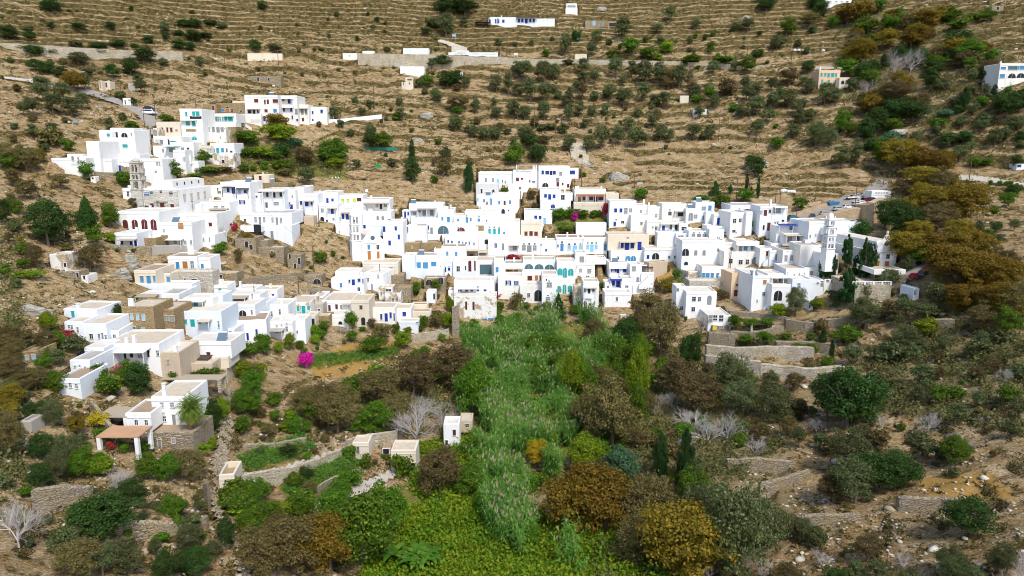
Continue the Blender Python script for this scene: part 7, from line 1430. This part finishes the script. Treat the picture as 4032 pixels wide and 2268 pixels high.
def frame2(m):
    for s in(-1,1): m.add([(s*1.0-.9,-.8,0),(s*1.0+.9,-.8,0),(s*1.0+.9,.5,1.6),(s*1.0-.9,.5,1.6),(s*1.0-.9,-.75,-.05),(s*1.0+.9,-.75,-.05),(s*1.0+.9,.55,1.55),(s*1.0-.9,.55,1.55)],[(0,1,2,3),(7,6,5,4),(0,4,5,1),(1,5,6,2),(2,6,7,3),(3,7,4,0)])
    m.box(-.9,.9,.56,1.0,1.5,1.9,1); 
    for s in(-1.7,1.7): m.box(s-.05,s+.05,.5,.6,0,1.5,1)
thing('G',712,1150,'solar_heater',"pair of blue solar panels standing in the yard below the peeling wall",'solar panel',frame2,[mat_flat('blue_solar',(.04,.16,.28),.2,.6),M['tank']],-.1)
def pergolaf(w,d,h,slat):
    def f(m):
        for sx in(-1,1):
            for sy in(-1,1): m.box(sx*w/2-.3,sx*w/2+.3,sy*d/2-.3,sy*d/2+.3,-.5,h,0)
        m.box(-w/2-.4,w/2+.4,-d/2-.3,d/2+.3,h+.002,h+.2,1)
    return f
thing('M',640,1035,'reed_pergola',"garden pergola with white pillars and a flat terracotta reed roof",'pergola',pergolaf(6,4,3.2,0),[M['w'],M['rT']],0,None)
thing('M',560,735,'white_pergola',"small white pillared pergola under the magenta bougainvillea",'pergola',pergolaf(4.5,4,2.8,0),[M['w'],M['cane']],0,None)
thing('M',1420,240,'stone_pillar_pergola',"vine pergola on square stone pillars behind the white cottage",'pergola',pergolaf(14,2.5,2.2,0),[M['D'],M['cane']],0,None)
thing('X',330,585,'black_canopy',"low dark canopy under the orchard trees",'canopy',pergolaf(6,3,1.8,0),[M['D'],M['darkwood']],0,None)
def pergd(m):
    for k in range(3): m.box(-4+k*4-.1,-4+k*4+.1,-.1,.1,-.5,3); m.box(-4+k*4-.1,-4+k*4+.1,2.4,2.6,-.5,3)
    m.box(-4.4,4.4,-.5,3,3.002,3.15)
thing('U',1068,205,'timber_pergola',"dark timber pergola at the left end of the white summer house",'pergola',pergd,M['darkwood'])
def sign(m): m.box(-1.,1.,-.04,.04,1.4,2.6); m.box(-.8,-.7,-.03,.03,0,1.399); m.box(.7,.8,-.03,.03,0,1.399)
thing('U',1318,436,'road_sign',"blank white sign board on the upper road parapet",'sign',sign,M['frame'])
thing('U',852,292,'road_sign',"small pale blue sign at the start of the villa track",'sign',lambda m:sign(m),M['pa'])
def flag(m): m.box(-.05,.05,-.05,.05,-6,6); m.box(.06,1.6,-.02,.02,2.2,3.2,1); m.box(.06,1.6,-.03,.03,2.5,2.6,2); m.box(.06,1.6,-.03,.03,2.8,2.9,2)
X_,Y_=tp('B',572,752); fb=P3(X_,Y_); m=MB(); m.box(-.05,.05,-.05,.05,-1,6.2); m.box(.06,1.7,-.02,.02,4.8,5.8,1); m.box(.06,1.7,-.03,.03,5.0,5.15,2); m.box(.06,1.7,-.03,.03,5.4,5.55,2)
o=m.build('flagpole',[M['frame'],M['pb'],M['frame']]); o.location=(fb[0],fb[1]-.8,fb[2]); tag(o,"blue and white flag on a pole before the marble church front",'flag')
for T,x,y,l in [('B',722,755,"street lamp before the central church door"),('B',1160,760,"street lamp beside the church side wall")]:
    def lamp(m): m.lathe([(.08,0),(.05,3.4)],6); m.box(-.35,.35,-.12,.12,3.4,3.55)
    thing(T,x,y,'street_lamp',l,'street lamp',lamp,M['darkwood'],0,None,.3)
def swall(m): m.box(-3,3,-.4,.4,0,1.1)
# satellite dish
def dish(m): m.lathe([(.05,0),(.05,1.)],6); m.tube([(0,-.05,1.1),(0,-.3,1.2)],[.1,.6],12)
for T,x,y,l in [('D',790,395,"round satellite dish on the wall above the lime shuttered house"),('F',820,580,"satellite dish on the roof beside the roof room")]:
    thing(T,x,y,'satellite_dish',l,'satellite dish',dish,M['frame'],0,None,1.)
# person on the roof edge
def person(T,x,yfeet,label,up,dn,dz=0.,root_=None):
    X,Y=tp(T,x,yfeet); b=P3(X,Y)
    J=[(0,0,.95),(0,0,1.15),(0,0,1.42),(0,-.01,1.52),(0,-.02,1.68),(-.1,0,.9),(-.11,-.03,.5),(-.11,.02,.06),(-.11,-.14,.03),(.1,0,.9),(.12,.02,.5),(.12,.04,.06),(.12,-.12,.03),(-.19,0,1.4),(-.25,.02,1.12),(-.24,-.1,.88),(.19,0,1.4),(.27,-.02,1.14),(.22,-.14,.9)]
    E=[(0,1),(1,2),(2,3),(3,4),(0,5),(5,6),(6,7),(7,8),(0,9),(9,10),(10,11),(11,12),(2,13),(13,14),(14,15),(2,16),(16,17),(17,18)]
    R=[.14,.14,.15,.06,.105,.10,.07,.045,.04,.10,.07,.045,.04,.065,.045,.035,.065,.045,.035]
    me=bpy.data.meshes.new('person'); me.from_pydata(J,E,[]); o=link(bpy.data.objects.new('person',me)); s=o.modifiers.new('Skin','SKIN')
    for i,r in enumerate(R): me.skin_vertices[0].data[i].radius=(r,r)
    me.skin_vertices[0].data[0].use_root=True
    u=o.modifiers.new('Sub','SUBSURF'); u.levels=2; u.render_levels=2
    m,nt,bb,oo=nodes('person_clothes'); n=N(nt); sx=n.new('ShaderNodeSeparateXYZ'); n.lk(n.pos(True),sx.inputs[0])
    c=n.mix(n.math('GREATER_THAN',sx.outputs['Z'],.92),dn,up); c=n.mix(n.math('GREATER_THAN',sx.outputs['Z'],1.5),c,(.40,.22,.14)); c=n.mix(n.math('GREATER_THAN',sx.outputs['Z'],1.70),c,(.03,.02,.015)); c=n.mix(n.math('LESS_THAN',sx.outputs['Z'],.45),c,(.40,.22,.14)); n.lk(c,bb.inputs['Base Color']); me.materials.append(m)
    o.location=tuple(b+np.array([0,0,dz])); tag(o,label,'person'); return o
PERSONS=[('F',1712,1075,"person in an orange top standing at the roof edge of the brown roofed house",(.70,.22,.03),(.30,.12,.05))]
for h_ in HOUSES:
    if 'person stands' in h_['label']:
        wl=[c for c in h_.children if c.name.startswith('wall')][0]; F_=[v.co.z for v in wl.data.vertices]; zt=max(F_); loc=h_.location
        X,Y=tp('F',1712,1075); r_=ray(X,Y); zr=loc.z+zt-.36; t_=(zr-CAMZ)/r_[2]; pw=r_*t_+np.array([0,0,CAMZ])
        pw[1]=loc.y+1.3; pw[0]=r_[0]/r_[1]*pw[1]
        o=person('F',1712,1075,PERSONS[0][3],PERSONS[0][4],PERSONS[0][5]); o.location=(pw[0],pw[1],zr)
# ---------------------------------------------------------------- vegetation labels: kind + nearest landmark
LM=[(110,60,"top left terraces"),(230,130,"left road wall"),(420,140,"middle of the left road wall"),(330,30,"top edge left of centre"),(560,60,"upper terraces left of the summer house"),(640,130,"right end of the left road wall"),(130,250,"dense thicket left of the lane"),(330,230,"roadside chapel"),(80,400,"left edge gully"),(180,400,"spur chapel"),(300,440,"long low white house"),(430,420,"tower of the first church"),(120,560,"round dark tree on the left slope"),(230,640,"pale crumbling cube ruin"),(40,720,"left edge below the ruins"),
(700,350,"garden under the large white villa"),(830,400,"kitchen garden right of the hamlet"),(950,370,"green windbreak net"),(1040,430,"slim cypress"),(1130,400,"brown gully above the village"),(1150,60,"dark grove at the top"),(1290,50,"white summer house"),(1430,30,"pigeon house"),(1540,60,"stone house with sky blue doors"),(1650,110,"bushes right of the summer house"),(1110,150,"tavern wall"),(1000,200,"cream ruined tower"),(1080,280,"terraces above the village centre"),(1330,210,"left part of the olive grove"),(1450,260,"middle of the olive grove"),(1600,200,"right part of the olive grove"),(1600,330,"grove above the bare field"),(1330,390,"trees behind the sprawling villa"),(1740,250,"round water tank"),(1900,180,"brown wood left of the peach villa"),(2090,190,"peach villa"),(1850,50,"slope near the top right"),(1950,120,"white sacks track"),(2100,60,"house at the top edge"),(2250,80,"upper right wood"),(2400,110,"golden grove of the upper right"),(2260,190,"bare plane trees"),(2010,260,"olives below the peach villa"),(2060,350,"olives right of the bare field"),(2220,300,"dark ravine wood"),(2300,400,"plane trees above the road bend"),(2450,300,"terraces below the far right villa"),(2540,200,"far right villa"),(2500,400,"far road"),(2400,500,"autumn wood beside the car park"),(2560,560,"right edge behind the autumn wood"),
(1890,440,"umbrella pine"),(1820,480,"roof terrace house"),(2010,510,"teal hatchback"),(1430,560,"walled garden"),(1620,480,"hillside path"),(980,560,"slim tower church"),(600,600,"grey stone stable"),(520,640,"white block with the gateway"),(800,640,"dry slope left of the second church"),(1080,700,"vine covered arch"),(850,850,"fruit terraces below the derelict house"),(700,870,"orange trees below the balcony house"),(1010,860,"white garden terrace wall"),(1190,810,"yard of the peeling wall house"),(1300,770,"curtained arch house"),(1410,790,"pointed conifer by the ravine"),(1690,690,"ochre ruined wall"),(1600,810,"L shaped house"),(1700,860,"yellow door footing"),(1880,800,"orchard with the dark canopy"),(2000,760,"big white house corner"),(2110,700,"balustraded terrace"),(2250,690,"third church terrace"),(2330,620,"red hatchback"),(2080,650,"tall cypresses"),(2090,860,"cypress saplings"),(2200,820,"open slope below the balustrade"),(2400,760,"rusty wood at right"),(2350,870,"yellow green tree on the right slope"),(2500,950,"right edge olive wood"),(2200,960,"wood under the cypress saplings"),(2080,990,"broad dark tree of the right slope"),(1880,960,"cliff of the lower right terraces"),(1750,980,"brown thicket right of the ravine"),(1600,980,"ivy column tree"),(1440,950,"ivy clad tree among the reeds"),(1180,980,"green edge of the reeds"),(1050,950,"brown thicket above the cave dwelling"),(870,1000,"brown thicket left of the cave dwelling"),(1130,1090,"white tower cottage"),(930,1150,"cream ravine shed"),(720,1150,"vegetable terraces"),(620,1050,"steep stone lane"),(480,1000,"fan palms"),(330,950,"wide white house"),(180,900,"narrow white house"),(60,900,"left edge below the stepped house"),(200,800,"stepped white house"),(300,820,"ochre mansion"),(120,1050,"left garden terraces"),(250,1120,"yellow tree garden"),(80,1200,"left edge terraces"),(270,1250,"big dark bush of the lower left"),(440,1180,"thicket under the white cottage"),(440,1260,"pom pom pine"),(60,1340,"bare shrubs in the lower left corner"),(250,1400,"bottom left edge"),(430,1400,"bottom edge below the pom pom pine"),(600,1330,"lower end of the lane"),(650,1240,"open cistern"),(850,1220,"green beds wall"),(720,1400,"bottom wood left of the banana plants"),(900,1350,"big green trees above the banana plants"),(1100,1210,"brown round tree of the ravine"),(1250,1270,"creeper slope"),(1360,1140,"yellow tree of the ravine"),(1480,1300,"rusty trees of the ravine"),(1560,1180,"blue green round tree"),(1700,1180,"ravine cypress"),(1700,1380,"bottom rusty wood"),(1850,1380,"bottom olive wood"),(1850,1130,"leafless shrubs of the right slope"),(2000,1400,"bottom edge right of centre"),(2000,1180,"curved field walls"),(2200,1200,"dark bushes of the lower right"),(2400,1150,"round bush above the golden grass"),(2450,1230,"golden grass patch"),(2350,1380,"bottom right wood"),(2520,1400,"bottom right corner"),(2520,1080,"right edge slope"),(760,920,"magenta shrub garden"),(1270,850,"head of the reeds"),(1480,880,"right edge of the reeds")]
KS={'C':'tall conifers','o':'grey olives','g':'green trees','d':'dark evergreens','a':'rusty trees','b':'brown trees','y':'yellowish trees','Y':'yellow trees','B':'leafless trees','c':'slim cypresses','p':'dark conifers','t':'round trees','m':'magenta shrubs','r':'red shrubs','s':'grey bushes','u':'green bushes','v':'brown bushes'}
groups={}
for v in VEG:
    root,kind,fx,fy,h,w=v
    lm=min(LM,key=lambda l:(l[0]-fx)**2+(l[1]-fy)**2); hs='small' if h<3 else ('tall' if h>8 else 'middling')
    groups.setdefault((kind,lm[2]),[]).append((fx,root,h))
ORD=['leftmost','second from the left','third from the left','fourth from the left','fifth from the left','sixth from the left','seventh from the left','eighth from the left','ninth from the left','tenth from the left','eleventh from the left','twelfth from the left']
def plural(d): return d+'es' if d.endswith('bush') else d+'s'
for (kind,lm),L in groups.items():
    L.sort(key=lambda t:t[0]); desc=KN[kind][1]
    if len(L)==1: L[0][1]['label']=f"single {desc} by the {lm}"
    else:
        for i,(x,r_,h) in enumerate(L):
            r_['label']=f"{ORD[min(i,11)] if i<len(L)-1 else 'rightmost'} of {KS[kind]} by the {lm}"; r_['group']=f"{KS[kind]} by the {lm}"
# ---------------------------------------------------------------- light
w_=bpy.data.worlds.new('World'); sc.world=w_; w_.use_nodes=True; nt=w_.node_tree; bg=nt.nodes['Background']; sky=nt.nodes.new('ShaderNodeTexSky'); sky.sky_type='NISHITA'; sky.sun_disc=False
EL,AZ=math.radians(52),math.radians(24)   # sun behind the camera, to the right
sky.sun_elevation=EL; sky.sun_rotation=math.pi-AZ; sky.altitude=100; sky.air_density=1.; sky.dust_density=1.5
nt.links.new(sky.outputs[0],bg.inputs[0]); bg.inputs[1].default_value=.15
sd=bpy.data.lights.new('sun','SUN'); sd.energy=2.3; sd.angle=math.radians(9); sd.color=(1.,.955,.88); so=link(bpy.data.objects.new('sun',sd))
d=Vector((math.sin(AZ)*math.cos(EL),-math.cos(AZ)*math.cos(EL),math.sin(EL))) if False else None
from mathutils import Vector
d=Vector((math.sin(AZ)*math.cos(EL),-math.cos(AZ)*math.cos(EL),math.sin(EL))); so.rotation_euler=d.to_track_quat('Z','Y').to_euler(); so.location=(0,0,150)
vs_=sc.view_settings; vs_.view_transform='Standard'; vs_.look='None'; vs_.exposure=.66; vs_.gamma=1.; vs_.use_curve_mapping=False
sc.render.resolution_x=1024; sc.render.resolution_y=576
sc.cycles.pixel_filter_type='BLACKMAN_HARRIS'; sc.cycles.filter_width=.95; sc.cycles.max_bounces=6; sc.cycles.transparent_max_bounces=4
for o in bpy.data.objects:
    if o.parent is None and 'label' in o and len(o['label'].replace('-',' ').split())>16: print('LONG',o.name,o['label'])
print('things',len([o for o in bpy.data.objects if o.parent is None]),'all',len(bpy.data.objects))
